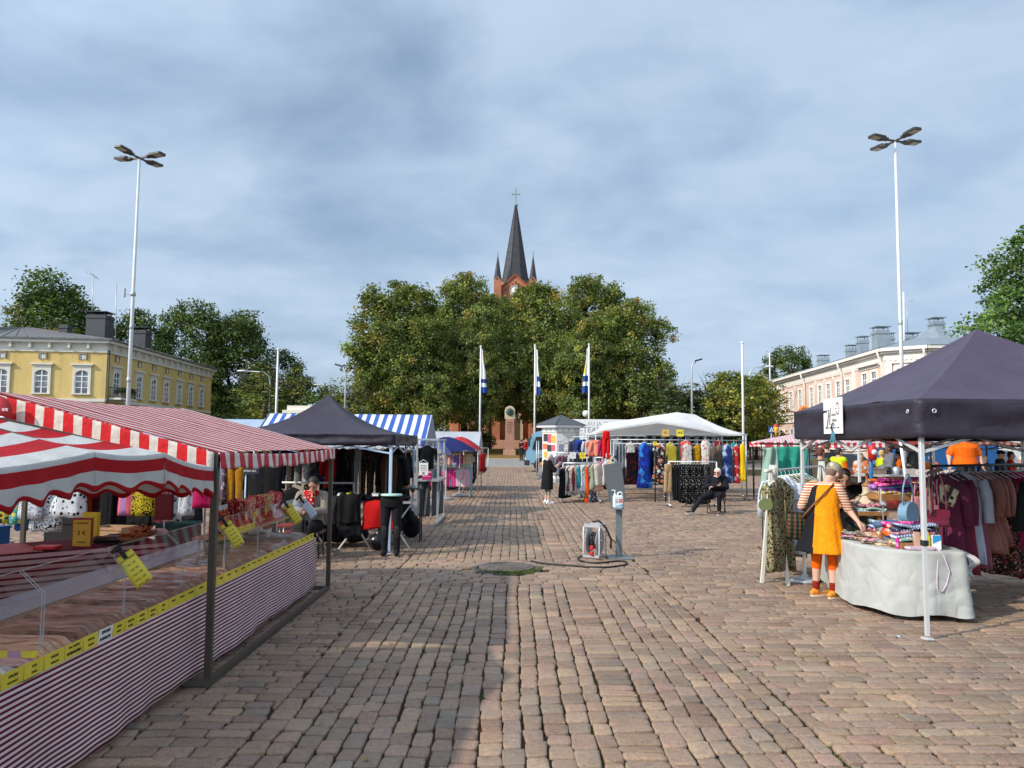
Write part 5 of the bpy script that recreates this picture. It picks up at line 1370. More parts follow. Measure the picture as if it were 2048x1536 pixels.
def bag(label,x,y,z,rz,w,h,d,m,strap=None,flap=False,round_=False,name='handbag',grp='bags for sale',loops=.25,zip_=True,mz=None):
    t = empty(name,(x,y,z),rz,label,'bag',grp)
    b = MB()
    if round_:
        b.prism([(w/2*math.cos(a)*(1 if math.sin(a)>0 else 1.03),h/2*(math.sin(a) if math.sin(a)>-.75 else -.75-.1*(abs(math.sin(a))-.75))) for a in [2*PI*k/28 for k in range(28)]],-d/2,d/2,Matrix.Rotation(PI/2,4,'X'))
        sm = True
    else:
        def fn(u,v):
            a = 2*PI*u; hw = w/2*(1-.10*v); hd = d/2*(1-.55*v)*(.75 if v < .05 else 1); c_,s_ = math.cos(a),math.sin(a)
            return (hw*abs(c_)**.4*(1 if c_>0 else -1),hd*abs(s_)**.6*(1 if s_>0 else -1)*(1+.12*math.sin(v*6)),-h/2+h*v)
        b.grid(fn,28,10,closed_u=True); n0 = len(b.v); b.f += [list(range(n0-28,n0)),list(range(27,-1,-1))]; b.m += [0,0]; b.sm += [False,False]
    b.build('bag_body',m,t)
    if flap: one('flap',mz or m,lambda b: b.prism([(-w*.47,h*.47),(-w*.48,0.02),(-w*.2,-h*.12),(w*.2,-h*.12),(w*.48,.02),(w*.47,h*.47)],d*.36,d*.36+.008,Matrix(((1,0,0,0),(0,0,-1,0),(0,1,0,0),(0,0,0,1)))),t)
    if zip_ and round_: one('zip',BLACK,lambda b: b.tube([((w/2-.004)*math.cos(a),-d*.3,(h/2-.004)*math.sin(a)) for a in [PI*k/16 for k in range(17)]],.004,5),t)
    L = loops
    one('strap',strap or m,lambda b: b.tube([(-w*.42,0,h*.4),(-w*.36,0,h*.5+L*.5),(-.02,0,h*.5+L),(.02,0,h*.5+L),(w*.36,0,h*.5+L*.5),(w*.42,0,h*.4)],.009,8),t)
    return t
BLUEB = M((.17,.30,.42),.42,.08); PINKB = M((.52,.20,.22),.45,.08); MAROON = M((.18,.012,.035),.4,.1); OLIVE = M((.14,.17,.06),.45,.1); TAN = M((.42,.19,.05),.5,.15); PALEP = M((.66,.48,.40),.5,.05)
c = at(1817,1025,8.5); bag('round powder blue shoulder bag hanging by the tent leg',c.x,c.y,c.z,.55,.245,.235,.10,BLUEB,round_=True,loops=.30)
c = at(1845,1012,8.75); bag('large pink tote bag behind the front tent leg',c.x+.035,c.y,c.z-.07,.15,.34,.36,.12,PINKB,loops=.26,name='tote_bag')
c = at(1870,1036,8.55); bag('maroon flap bag with wide striped strap beside the pink tote',c.x+.02,c.y,c.z,.0,.27,.185,.08,MAROON,M((.30,.10,.11),.6,.1),True,loops=.46)
c = at(1893,989,8.9); o = bag('cream and black patterned bag hanging tilted above the maroon bag',c.x,c.y,c.z,.0,.24,.20,.12,CL('d8ccac','floral','141210','c89878',s=.05),BLACK,loops=.20); o.rotation_euler = (0,R(28),0)
one('black_band',BLACK,lambda b: b.box((-.01,-.066,0),(.035,.012,.20)),o)
c = at(1838,1035,8.9); bag('pale peach bag squeezed between the blue bag and the pink tote',c.x,c.y,c.z,.1,.20,.30,.08,PALEP,loops=.2)
one_ = M((.42,.12,.13),.55,.1)
for (px,y0,y1,Yd,m,lab) in ((1860,952,1028,8.5,CL('74786c','stripe','7c2430',s=.05,axis=0),'wide grey and maroon bag strap hanging from the stand'),(1873,958,1010,8.56,CL('a08090','stripe','701828',s=.04,axis=0),'narrow maroon striped bag strap hanging from the stand')):
    a = at(px,y0,Yd); e = at(px+1,y1,Yd); b = MB(); b.sheet(lambda u,v:(a.x+(u-.5)*.05+.01*math.sin(v*4),Yd+.012*math.sin(v*5),a.z+(e.z-a.z)*v),3,10,.004); tag(b.build('bag_strap',m),lab,'strap')
bs = empty('bag_stand',(4.93,8.98,0),0,'dark wooden stand holding the bags at the end of the table','stand')
one('post',DKMETAL,lambda b: b.tube([(0,0,0),(0,0,1.56)],.015,10),bs); one('base_plate',DKMETAL,lambda b: b.lathe([(.16,0),(.16,.02)],(0,0,0),20),bs); one('arm',M((.10,.035,.02),.5,.2),lambda b:(b.bar((-.30,-.40,1.555),(.12,.10,1.575),.035,.03)),bs)
c = at(1856,1081,8.42); o = empty('bottle_pack',(c.x-.03,8.42,.742),0,'yellow bottle pack at the front table edge right of the tent leg','package'); one('bottle',M((.55,.45,.02),.25,.1),lambda b:[b.lathe([(.026,0),(.028,.02),(.028,.13),(.012,.165),(.012,.19)],(k*.055-.03,0,0),14) for k in range(2)],o); one('carton',M((.6,.36,.28),.5,.1),lambda b: b.box((-.09,.01,.09),(.05,.05,.18)),o)
c = at(1868,1083,8.40); o = empty('carton',(c.x+.02,8.40,.742),-.15,'small white and blue carton right of the yellow bottle pack','package'); one('box',WHITE_CARD,lambda b: b.box((0,0,.075),(.085,.06,.15)),o); one('blue_print',M((.03,.28,.55),.5,.05),lambda b: b.prism([(-.042,.06),(.042,.10),(.042,.149),(-.042,.149)],.0305,.0315,XZ),o)
c = at(1765,985,9.3); o = empty('price_card_stand',(c.x,9.3,.742),.1,'upright price card in a grey frame left of the raised tray','sign'); one('frame',M((.3,.3,.3),.4,.1),lambda b:(b.box((0,0,.50),(.09,.012,.22)),b.box((0,0,.2),(.012,.012,.4)),b.box((0,0,.005),(.10,.08,.01))),o); one('card',WHITE_CARD,lambda b: b.box((0,-.007,.50),(.065,.003,.19)),o)
# dressmaker's bust
c = at(1735,1000,9.75); bu = empty('mannequin_bust',(c.x,9.75,.735),-.45,'tailor bust in a green draped top with a black sling bag','mannequin')
CREAMF = M((.60,.50,.36),.8,.08,20,bump=.2)
one('torso',CREAMF,lambda b: b.lathe([(.12,.0),(.16,.12),(.145,.22),(.165,.36),(.15,.44),(.075,.50),(.055,.53),(.055,.58),(.06,.60)],(0,0,0),24),bu)
one('neck_cap',WD,lambda b: b.lathe([(.064,.60),(.066,.625),(.04,.645),(.018,.66),(.016,.72),(.03,.735),(.012,.77)],(0,0,0),18),bu)
GRN = CL('5c6650',fold=.5); b = MB(); b.grid(lambda u,v:((.155+.06*v+.015*math.sin(u*2*PI*7)*v)*math.cos(2*PI*u)*1.18*(.62+.6*v if v < .3 else .8+.2*v),(.13+.05*v+.012*math.sin(u*2*PI*7+1)*v)*math.sin(2*PI*u)*(.62+.6*v if v < .3 else .8+.2*v),.52-.50*v-.05*abs(math.cos(2*PI*u))*(1-v)),48,14,closed_u=True); b.build('green_top',GRN,bu)
b = MB(); b.tube([(-.08,-.09,.50),(-.14,-.15,.36),(-.20,-.18,.18)],.012,8); b.tube([(.10,.10,.52),(.05,-.13,.45),(-.05,-.20,.30),(-.18,-.22,.16)],.016,8); b.build('patterned_strap',CL('d0c4a8','dots','0c0c0c',s=.03),bu)
sb = blob('sling_bag',[('c',(-.22,-.22,.20),.045,(.06,-.26,.02),.06,1.0)],.012,BLACK,bu); 
b = MB(); b.tube([(.06,-.26,.02),(.17,-.2,.15),(.21,-.12,.26),(.2,.05,.34)],.012,8); b.build('bag_strap',BLACK,bu)
# burgundy rack to the right
rk = rack('dark steel rail of burgundy dresses at the right edge of the tent',(4.98,9.15),(7.3,10.75),1.615,DKMETAL,.016,.5,group='clothes racks')
PLUM = CL('6a2a42',fold=.5); PLUM2 = CL('84303f',fold=.5); PAL = CL('ccd0e0',fold=.5); MAUV = CL('a06070',fold=.5); DUSTY = CL('b88074',fold=.5); DFLO = CL('2a1c20','floral','a04048','b89078',s=.04); CRIM = CL('a80c46',fold=.5); CRIM2 = CL('bc104c',fold=.5)
SP = [('deep plum','coat',PLUM,.46,1.15,1,.52),('deep plum','coat',PLUM,.46,1.12,1,.52),('wine red','dress',PLUM2,.46,1.2),('pale lilac belted','dress',PAL,.50,1.08,1,.5),('mauve','dress',MAUV,.46,1.15),('dusty pink ruffled','dress',DUSTY,.48,.95,1.15,.45),('dusty pink','dress',DUSTY,.46,1.0,1.15,.45),('dusty brown pink','dress',DUSTY,.46,.92,1.1,.45),('dark floral','dress',DFLO,.46,1.3,1.1),('dark floral long','dress',DFLO,.48,1.32,1.1),('crimson long','dress',CRIM,.46,1.36,1.1,.5),('crimson','dress',CRIM2,.47,1.34,1.1,.5),('bright crimson','dress',CRIM2,.47,1.32,1.2,.5),('crimson flared','dress',CRIM,.47,1.34,1.2,.5)]
rail_row((5.12,9.245,1.602),(7.02,10.555,1.602),SP,R(90+34),'the burgundy dress rail','dresses on the burgundy rail',.10)
c = at(2040,960,9.0); garment('black green long coat hanging alone at the far right edge','coat',CL('121a14'),(c.x+.22,9.0,1.60),R(20),.50,1.1,.08,None,1.05,.55)
b = MB(); b.bar((5.75,8.95,1.625),(6.4,9.05,1.625),.02); tag(b.build('hook_bar',DKMETAL),'short dark bar holding the lone black green coat','rail')
# white wooden rack at the left
wr = empty('clothes_rack',(4.3,11.55,0),0,'white wooden A-frame rack of green and white clothes left of the tent','clothes rack','clothes racks')
WW = M((.70,.69,.64),.55,.06)
e0, e1 = V((-.78,-1.15,0)), V((.92,1.45,0)); dr = (e1-e0).normalized(); nr_ = V((-dr.y,dr.x,0))
for p in (e0,e1):
    for s in (-1,1): one('leg',WW,lambda b: b.bar(p+nr_*s*.17-dr*.0+V((0,0,.0)),p+nr_*s*.02+V((0,0,1.58)),.045,.04),wr)
one('rail',ALU,lambda b: b.tube([e0-dr*.35+V((0,0,1.505)),e1+dr*.2+V((0,0,1.505))],.016,10),wr); one('stretcher',WW,lambda b: b.bar(e0+V((0,0,.38)),e1+V((0,0,.38)),.04,.05),wr)
one('rail_end',WW,lambda b: b.tube([e0-dr*.36+V((0,0,1.505)),e0+dr*.1+V((0,0,1.505))],.026,10),wr)
GRP = CL('6c7458','floral','d8d0b8','2c3424',s=.05); WHT = CL('c8ccd8',fold=.5); OLV = CL('6a6848',fold=.5); KHP = CL('8c8a5c','floral','3c4030','c8c4a0',s=.05); LEAF2 = CL('8c8a66','floral','20281c','70341f',s=.035)
SP = [('green leaf print long','dress',LEAF2,.46,1.25),('white flowing','dress',WHT,.50,1.05,1.15,.5),('white sheer','dress',WHT,.48,1.0,1.1),('olive green','coat',OLV,.46,1.15,1,.5),('khaki leaf print','dress',KHP,.46,1.12),('khaki patterned','tunic',GRP,.46,1.0),('sand coloured','coat',CL('a49c80'),.46,1.0,1,.5),('teal green','dress',CL('2c8470'),.44,.9)]
ee0 = V((4.3,11.55,1.49))+e0; ee1 = V((4.3,11.55,1.49))+e0.lerp(e1,.62)
rail_row(ee0+dr*.10,ee1,SP,math.atan2(nr_.y,nr_.x),'the white wooden rack','clothes on the white wooden rack',.1,HWHITE)
GR2 = CL('5c6a4c','floral','d0ccb4','303828',s=.05)
garment('green and cream printed long dress at the front end of the white rack','dress',LEAF2,(3.52,10.30,1.47),R(38),.40,1.2,.07,None,1.1,0,HWHITE)
b = MB(); a = at(1549,935,10.25); b.sheet(lambda u,v:(a.x+(u-.5)*.05,10.25,a.z-.36*v),2,8,.004); tag(b.build('patterned_strap',CL('d8d0bc','dots','6c2820',s=.03)),'red diamond patterned bag strap hanging from the white rack','strap')
c = at(1531,1010,10.2); bag('olive green saddle bag hanging at the left end of the white rack',c.x,c.y,c.z,-.2,.17,.17,.07,OLIVE,loops=.20,round_=True,zip_=False)
# ------------------------------------------------------------------ the customer in yellow
def loc_of(base,rz):
    Ri = Matrix.Rotation(-rz,3,'Z'); return lambda w_: Ri@(V(w_)-V(base))
base = V((3.84,9.55,0)); rz = R(-40); TL = loc_of(base,rz)
pl = person('person in a black and yellow dress with grey cap bending over the scarf table',base,rz)
hd = TL(at(1666,948,9.62)); hand_w = TL(at(1716,1043,9.35))
J = JS(1.66,head=hd,neck=(.02,.12,1.375),chest=(0,.05,1.22),pelvis=(0,-.04,.90),waist=(0,-.01,1.04))
J['shr'] = V((.165,.08,1.33)); J['shl'] = V((-.175,.06,1.33)); J['elr'] = V((.27,.12,1.06)); J['wrr'] = hand_w; J['ell'] = V((-.25,-.04,1.08)); J['wrl'] = V((-.20,.17,1.0))
J['anr'] = V((.10,.0,.085)); J['anl'] = V((-.11,.02,.085)); J['tor'] = V((.17,.13,.035)); J['tol'] = V((-.02,.15,.035))
LOOK = V((.25,.75,-.62))
body(J,pl,SKIN_P,.0075,1.06,LOOK,(.5,.9),{'r':V((-.2,.6,.5)),'l':V((.6,.3,.3))})
shirt(J,pl,CL('d8cfc0','stripe','b86838',s=.032,axis=2,duty=.55),.010,.47,.010,1.05)
BY = [CL('16151a',fold=.25,wr=20),CL('ea8e04',fold=.35,wr=14)]
def two_tone(me):
    g_ = np.empty(len(me.vertices)*3,dtype=np.float32); me.vertices.foreach_get('co',g_); g_ = g_.reshape(-1,3)
    a_ = np.arctan2(g_[:,1],g_[:,0]); k_ = np.clip((1.18-g_[:,2])/.65,0,1)
    f_ = 1+k_*(.040*np.sin(a_*7+1.1+g_[:,2]*1.5)+.022*np.sin(a_*13+.4-g_[:,2]*2))+.010*np.sin(g_[:,2]*22+a_*3)*np.clip(1-abs(g_[:,2]-1.05)/.25,0,1)
    g_[:,0] *= f_; g_[:,1] *= f_; me.vertices.foreach_set('co',g_.ravel()); me.update()
    mi = [0]*len(me.polygons)
    for i,p in enumerate(me.polygons):
        cx_ = p.center
        mi[i] = 1 if cx_.x > -.055+.02*(1.3-cx_.z) else 0
    me.polygons.foreach_set('material_index',mi)
dl = [((0,-.04,.55),.315,.235,0),((0,-.04,.58),.31,.23,0),((0,-.035,.75),.262,.19,0),((0,-.02,.98),.205,.155,0),((0,.03,1.2),.185,.14,0),((0,.065,1.33),.165,.105,0),((.01,.09,1.365),.10,.08,0)]
dr_ = skinned('dress',[],[dl],.010,BY,pl,4,two_tone)
trousers(J,pl,CL('ea6404',fold=.2,wr=20),.009,.66,.010,1.06,'leggings')
SOCK = CL('a82c0c','stripe','4c1408',s=.022,axis=2,duty=.5)
for k in 'rl': skinned('sock',[('c',J['kn'+k].lerp(J['an'+k],.78),.046,J['an'+k],.044)],[],.008,SOCK,pl,2)
shoes(J,pl,M((.72,.25,.02),.6,.1),M((.74,.62,.48),.6,.05),.007)
hair(J,pl,M((.16,.10,.07),.8,.25,40),LOOK,.009,0,0,.86)
lk = LOOK.normalized(); rt_ = lk.cross(V((0,0,1))).normalized(); hu_ = rt_.cross(lk); Rm_ = Matrix((rt_,lk,hu_)).transposed()
cap_m = CL('a8a28e','floral','c0baa8','807a68',s=.06)
ct_ = hd+hu_*.055-lk*.012
cp_ = skinned('cap',[('e',ct_+hu_*.012,(.095,.112,.088),Rm_),('e',ct_+lk*.10-hu_*.012,(.080,.075,.016),Rm_)],[],.008,cap_m,pl,3)
one('bag_strap',M((.20,.07,.02),.6,.2),lambda b: b.tube([(.10,.17,1.37),(.12,.02,1.37),(.06,-.10,1.27),(-.04,-.155,1.15),(-.14,-.17,1.03),(-.23,-.13,.93)],.011,8),pl)
# basket bag on her arm
c = base+Matrix.Rotation(rz,3,'Z')@V((-.27,.0,.86)); bk = empty('basket_bag',(c.x-.03,c.y+.0,.84),0,'dark green woven basket bag on the arm of the yellow dress','bag')
WEAVE = CL('0c241c','plaid','6a4424','081410',s=.05,rough=.7)
one('basket',WEAVE,lambda b: b.lathe([(.11,-.16),(.135,-.14),(.15,.0),(.155,.15),(.148,.16),(.14,.0),(.12,-.13)],(0,0,0),28),bk); one('handle',M((.02,.03,.02),.5,.2),lambda b: b.tube([(.12*math.cos(a),0,.15+.17*math.sin(a)) for a in [PI*k/12 for k in range(13)]],.008,8),bk)
# second customer, in black
base = V((4.62,10.45,0)); rz = R(165); TL = loc_of(base,rz)
p2 = person('person in a black top bent over behind the yellow dress',base,rz); J = JS(1.6,head=TL(at(1689,955,10.25)),neck=TL(at(1697,965,10.38)),chest=(0,.03,1.15))
J['shr'] = V((.17,.05,1.27)); J['shl'] = V((-.17,.05,1.27)); J['elr'] = V((.22,.05,1.02)); J['wrr'] = V((.08,.20,1.10)); J['ell'] = V((-.22,.05,1.0)); J['wrl'] = V((-.15,.22,.86))
body(J,p2,SKIN,.010,1.1,(.1,.8,-.6)); shirt(J,p2,CL('0d0d0f'),.022,.48,.012,1.15,.25); trousers(J,p2,CL('131316'),.012,1,.014,1.1); shoes(J,p2,BLACK); hair(J,p2,DARKHAIR,(.1,.8,-.6))
# ================================================================== candy stall (left foreground)
POST = M((.085,.072,.055),.5,.2,4,metal=.3)
RW = lambda s,axis=1,duty=.46,c1=(.70,.62,.58),c2=(.50,.045,.06),**k: CL(c1,'stripe',c2,s=s,axis=axis,duty=1-duty,**k)
st = empty('market_stall',(-4.17,7.84,0),0,'long candy stall roofed with faded red and white striped canvas on dark posts','market stall')
XL, XR, Y0, Y1 = -1.93, 1.90, -1.90, 1.90
for (x,y) in ((XR,Y0),(XR,Y1),(XL,Y0),(XL,Y1)): one('post',POST,lambda b: b.box((x,y,.87),(.048,.048,1.74)),st)
one('base_rail',POST,lambda b: b.box((XR,0,.03),(.05,3.75,.045)),st)
for y in (Y0,Y1): one('base_rail',POST,lambda b: b.box((XR-.22,y,.03),(.39,.045,.04)),st)
one('roof_frame',POST,lambda b:(b.bar((XL,0,1.72),(XL,Y1,1.72),.03),b.bar((XR,Y0,1.70),(XR,Y1,1.70),.03),b.bar((XR,Y0,1.70),(0,Y0,2.19),.03),b.bar((XL,Y0,1.70),(0,Y0,2.19),.03),b.bar((XR,Y1,1.70),(0,Y1,2.19),.03),b.bar((0,Y0,2.19),(0,Y1,2.19),.03)),st)
b = MB()
def rf(u,v):
    y = Y0-.03+(Y1-Y0+.06)*v; x = XL-.03+(XR-XL+.06)*u; t = abs(x-0)/1.93
    sagy = (v*(1-v)*4); z = 1.755+(2.245-1.755)*(1-t) - .035*math.sin(PI*min(1,t))*sagy*.8 - .05*sagy*(1-t)**6*.6 + .010*noise.noise((x*1.5,y*2.5,1))
    return (x,y,z)
b.grid(rf,44,50); b.build('roof_canvas',RW(.215,fold=.6,wr=4,trans=.3),st)
b = MB(); b.sheet(lambda u,v:(XR+.035+.012*math.sin(u*62)*v+.014*v,Y0-.02+(Y1-Y0+.04)*u,1.757-.035*math.sin(PI*u)-(.125+.008*math.sin(u*40))*v),90,5,.003); b.build('valance',RW(.215,fold=.5,wr=6),st)
b = MB(); b.sheet(lambda u,v:(XL-.035,Y0-.02+(Y1-Y0+.04)*u,1.757-.035*math.sin(PI*u)-.125*v),60,4,.003); b.build('valance',RW(.215,fold=.5,wr=6),st)
GAB = CL((.66,.61,.52),'stripe',(.60,.018,.022),s=.147,axis=0,duty=.54,fold=.6,wr=6)
b = MB(); b.sheet(lambda u,v:(XL+(XR-XL)*u,Y0-.045-.01*math.sin(u*50)*v,2.245-.49*abs(u-.5)*2-(.26-.10*abs(u-.5)*2+.006*math.sin(u*30))*v),80,6,.003); b.build('gable_cloth',GAB,st)
b = MB(); b.sheet(lambda u,v:(XL+(XR-XL)*u,Y1+.045,2.245-.49*abs(u-.5)*2-.16*v),60,4,.003); b.build('gable_cloth',GAB,st)
c = at(-6,826,5.80); o = empty('round_sign',(c.x-.02,5.80,c.z),0,'dark red round sign hanging on the striped gable at the left edge','sign'); one('disc',M((.40,.012,.015),.45,.05),lambda b: b.lathe([(.135,-.008),(.135,.008)],(0,0,0),28,0,(0,1,0)),o); text('lettering','ex',.05,face_T((.085,-.0095,.03),(1,0,0),(0,0,1)),WHITE_CARD,o); one('buckle',ALU,lambda b: b.lathe([(.05,-.012),(.03,.0)],(.06,-.012,-.06),16,0,(0,-1,0)),o)
# front awning: polygonal parasol with concentric stripes
aw = empty('striped_parasol',(-4.3,4.2,0),0,'red and white ringed parasol with scalloped rim at the near end of the candy counter','parasol')
PV = [V(p)-V((-4.3,4.2,0)) for p in ((-2.27,5.86,1.645),(-2.22,4.92,1.765),(-2.42,4.47,1.775),(-2.47,3.30,1.70),(-3.2,2.3,1.70),(-5.0,2.1,1.70),(-6.2,3.6,1.70),(-5.6,5.8,1.65))]
TOP = V((0,0,2.33)); AW = CL((.70,.70,.68),fold=.4,wr=5,trans=.3); AR = CL((.48,.015,.022),fold=.4,wr=5,trans=.2)
b = MB(); nv = 26
for k in range(8):
    a, c = PV[k], PV[(k+1)%8]; o0 = len(b.f)
    def fn(u,v): p = a.lerp(c,u).lerp(TOP,v); return (p.x,p.y,p.z-.10*math.sin(PI*v)*(.6+.4*u*(1-u)*4)*.5-.02*u*(1-u)*4*(1-v))
    b.grid(fn,10,nv)
    for i in range(o0,len(b.f)): b.m[i] = 1 if ((i-o0)//10)%4 in (2,3) else 0
b.build('canopy',[AW,AR],aw)
b = MB()
for k in range(8):
    a, c = PV[k], PV[(k+1)%8]; L = (c-a).length; n = V(((c-a).y,-(c-a).x,0)).normalized(); mid = (a+c)/2
    if n.dot(V((mid.x,mid.y,0))) < 0: n = -n
    ns = max(2,round(L/.215)); N = ns*8; o0 = len(b.f)
    rows = [0,.03,.105,.175,.205]
    def fn(u,v):
        r_ = v*4; i = min(3,int(r_)); d = rows[i]+(rows[i+1]-rows[i])*(r_-i); p = a.lerp(c,u); p.z -= .02*u*(1-u)*4
        sc_ = .026*math.cos(2*PI*ns*u)*(max(0,d-.10)/.105)
        w_ = .015*math.sin(2*PI*ns*u+1)*(d/.2); return p+n*(.012+w_)+V((0,0,-d-sc_))
    P = [[fn(i/N,j/4) for i in range(N+1)] for j in range(5)]
    vs = [q for row in P for q in row]; W_ = N+1
    for j in range(4):
        for i in range(N): pass
    b.add(vs,[[j*W_+i,j*W_+i+1,(j+1)*W_+i+1,(j+1)*W_+i] for j in range(4) for i in range(N)],0,True)
    for i in range(o0,len(b.f)): b.m[i] = (0,1,0,1)[(i-o0)//N]
o = b.build('valance',[AW,AR],aw); md = o.modifiers.new('thick','SOLIDIFY'); md.thickness = .004
for k in range(8): one('rib',POST,lambda b: b.bar(PV[k]-V((0,0,.02)),TOP-V((0,0,.04)),.016),aw)
one('mast',POST,lambda b: b.tube([(0,0,0),(0,0,2.30)],.025,12),aw); one('finial',POST,lambda b: b.sphere((0,0,2.36),.03,10,6),aw)
# counter, its striped skirt and shelf
ct = empty('counter',(-2.95,5.9,0),0,'long low sales counter behind the striped skirt','table')
one('counter_top',M((.35,.25,.16),.6,.15),lambda b: b.box((-.0,0,.645),(1.08,7.4,.025)),ct)
for y in (-3.5,-2.2,-.8,.7,2.2,3.6):
    for x in (.515,-.45): one('leg',ALU,lambda b: b.tube([(x,y,0),(x-.02,y,.64)],.014,8),ct)
SK = CL((.72,.60,.60),'stripe',(.14,.008,.022),s=.0288,axis=2,duty=.5,fold=.35,wr=4)
b = MB()
b.sheet(lambda u,v:(-2.398+.018*v+.010*math.sin(u*41)*v+.014*noise.noise((u*14,v*1.5,0))*v+.02*math.exp(-((u-.53)/.012)**2)*v+.006*math.sin(u*97+2*math.sin(u*17))*v*v,2.2+7.4*u,.668-(.60+.012*math.sin(u*23))*v-.02*math.exp(-((u-.235)/.02)**2)*(1-v)),160,12,.003)
tag(b.build('counter_skirt',SK),'red and white striped cloth covering the front of the long candy counter','tablecloth')
b = MB(); b.sheet(lambda u,v:(-2.40-1.0*u,9.615+.01*math.sin(u*20)*v,.668-.60*v),20,8,.003); tag(b.build('counter_skirt',SK),'red and white striped cloth on the far short end of the candy counter','tablecloth')
# candy in plastic, in sections along the counter
def candy_mat(c1,c2,c3):
    t = NT('wrapped_candy'); o = t.sep(); n = t.noise(3,4)
    y = t.math('ADD',t.math('MULTIPLY',o[1],38.0),t.math('MULTIPLY',n,7)); f = t.math('ABSOLUTE',t.math('SINE',y))
    base = t.ramp(f,[(.0,tint(c2,.55)),(.35,c1),(.8,c3)])
    t.col(t.mix(1.0,t.mix(t.ramp(t.noise(11,4),[(.45,(0,0,0)),(.7,(.4,.4,.4))]),base,(.45,.38,.33)),(1.45,1.38,1.30),'MULTIPLY')); t.rough(.32)
    t.b.inputs['Coat Weight'].default_value = .8; t.b.inputs['Coat Roughness'].default_value = .12
    nz = t.n('ShaderNodeTexNoise'); nz.inputs['Scale'].default_value = 9; nz.inputs['Detail'].default_value = 4; nz.inputs['Distortion'].default_value = 2.5
    mp = t.n('ShaderNodeMapping'); mp.inputs['Scale'].default_value = (.3,4,1); t.l(t.coord(),mp.inputs[0]); t.l(mp.outputs[0],nz.inputs['Vector'])
    t.bump(nz.outputs['Fac'],1.0,.05); return t.m
BRN = [candy_mat((.19,.085,.045),(.11,.045,.025),(.30,.15,.085)),candy_mat((.22,.10,.05),(.12,.05,.03),(.34,.18,.11)),candy_mat((.16,.08,.05),(.09,.04,.03),(.26,.14,.09))]
WHC = candy_mat((.62,.62,.56),(.6,.6,.55),(.70,.70,.66)); PCH = candy_mat((.62,.30,.15),(.55,.12,.08),(.70,.45,.28)); PNK = candy_mat((.68,.20,.25),(.6,.15,.2),(.75,.45,.42))
secs = [(2.3,3.1,WHC,'white candy under clear wrap at the near end of the counter'),(3.12,4.0,WHC,'second pack of white candy beside the orange ones'),(4.03,4.11,PNK,'narrow pack of pink candy laces between white and orange'),(4.12,4.46,PCH,'pack of orange candy laces on the counter'),
        (4.48,4.86,BRN[0],'first pack of brown candy laces next to the orange ones'),(4.88,5.30,BRN[1],'brown candy laces beneath the nearest yellow price strip'),(5.32,5.74,BRN[2],'dull brown candy laces just before the near roof post'),(5.76,6.2,BRN[0],'brown candy laces right behind the near roof post'),(6.22,6.7,BRN[1],'brown candy laces below the second yellow price strip'),(6.72,7.3,BRN[2],'brown candy laces right of the second yellow price strip'),(7.32,8.0,BRN[0],'brown candy laces under the tall candy bag shelf'),(8.02,8.8,BRN[1],'brown candy laces below the third yellow price strip'),(8.82,9.5,BRN[2],'farthest pack of brown candy laces on the counter')]
for k,(a,c,m,lab) in enumerate(secs):
    b = MB(); h0 = .725 if k > 1 else .722
    def fn(u,v):
        x = -2.425-.66*u; y = a+(c-a)*v; e = min(1,8*u,8*(1-u)+.3)*min(1,9*v,9*(1-v)); 
        return (x,y-(a+c)/2,h0-.04+(.055+.009*abs(math.sin(y*29+.6*math.sin(x*5)))+.018*noise.noise((x*6,y*7,k)))*e)
    b.grid(fn,26,26); o = len(b.v)
    b.add([(-2.425,a-(a+c)/2,.658),(-3.085,a-(a+c)/2,.658),(-3.085,(c-a)/2,.658),(-2.425,(c-a)/2,.658)],[[3,2,1,0]])
    tag(b.build('candy_pack',m,None,(0,(a+c)/2,0)),lab,'candy','wrapped candy laces along the counter')
b = MB()
for k in range(9): b.box((-2.45-.07*k,4.015,.752),(.07,.02,.03),0,k%2)
tag(b.build('divider_strip',[YELLOW_CARD,M((.5,.25,.35),.6)]),'yellow and pink chequered divider behind the white candy','divider')
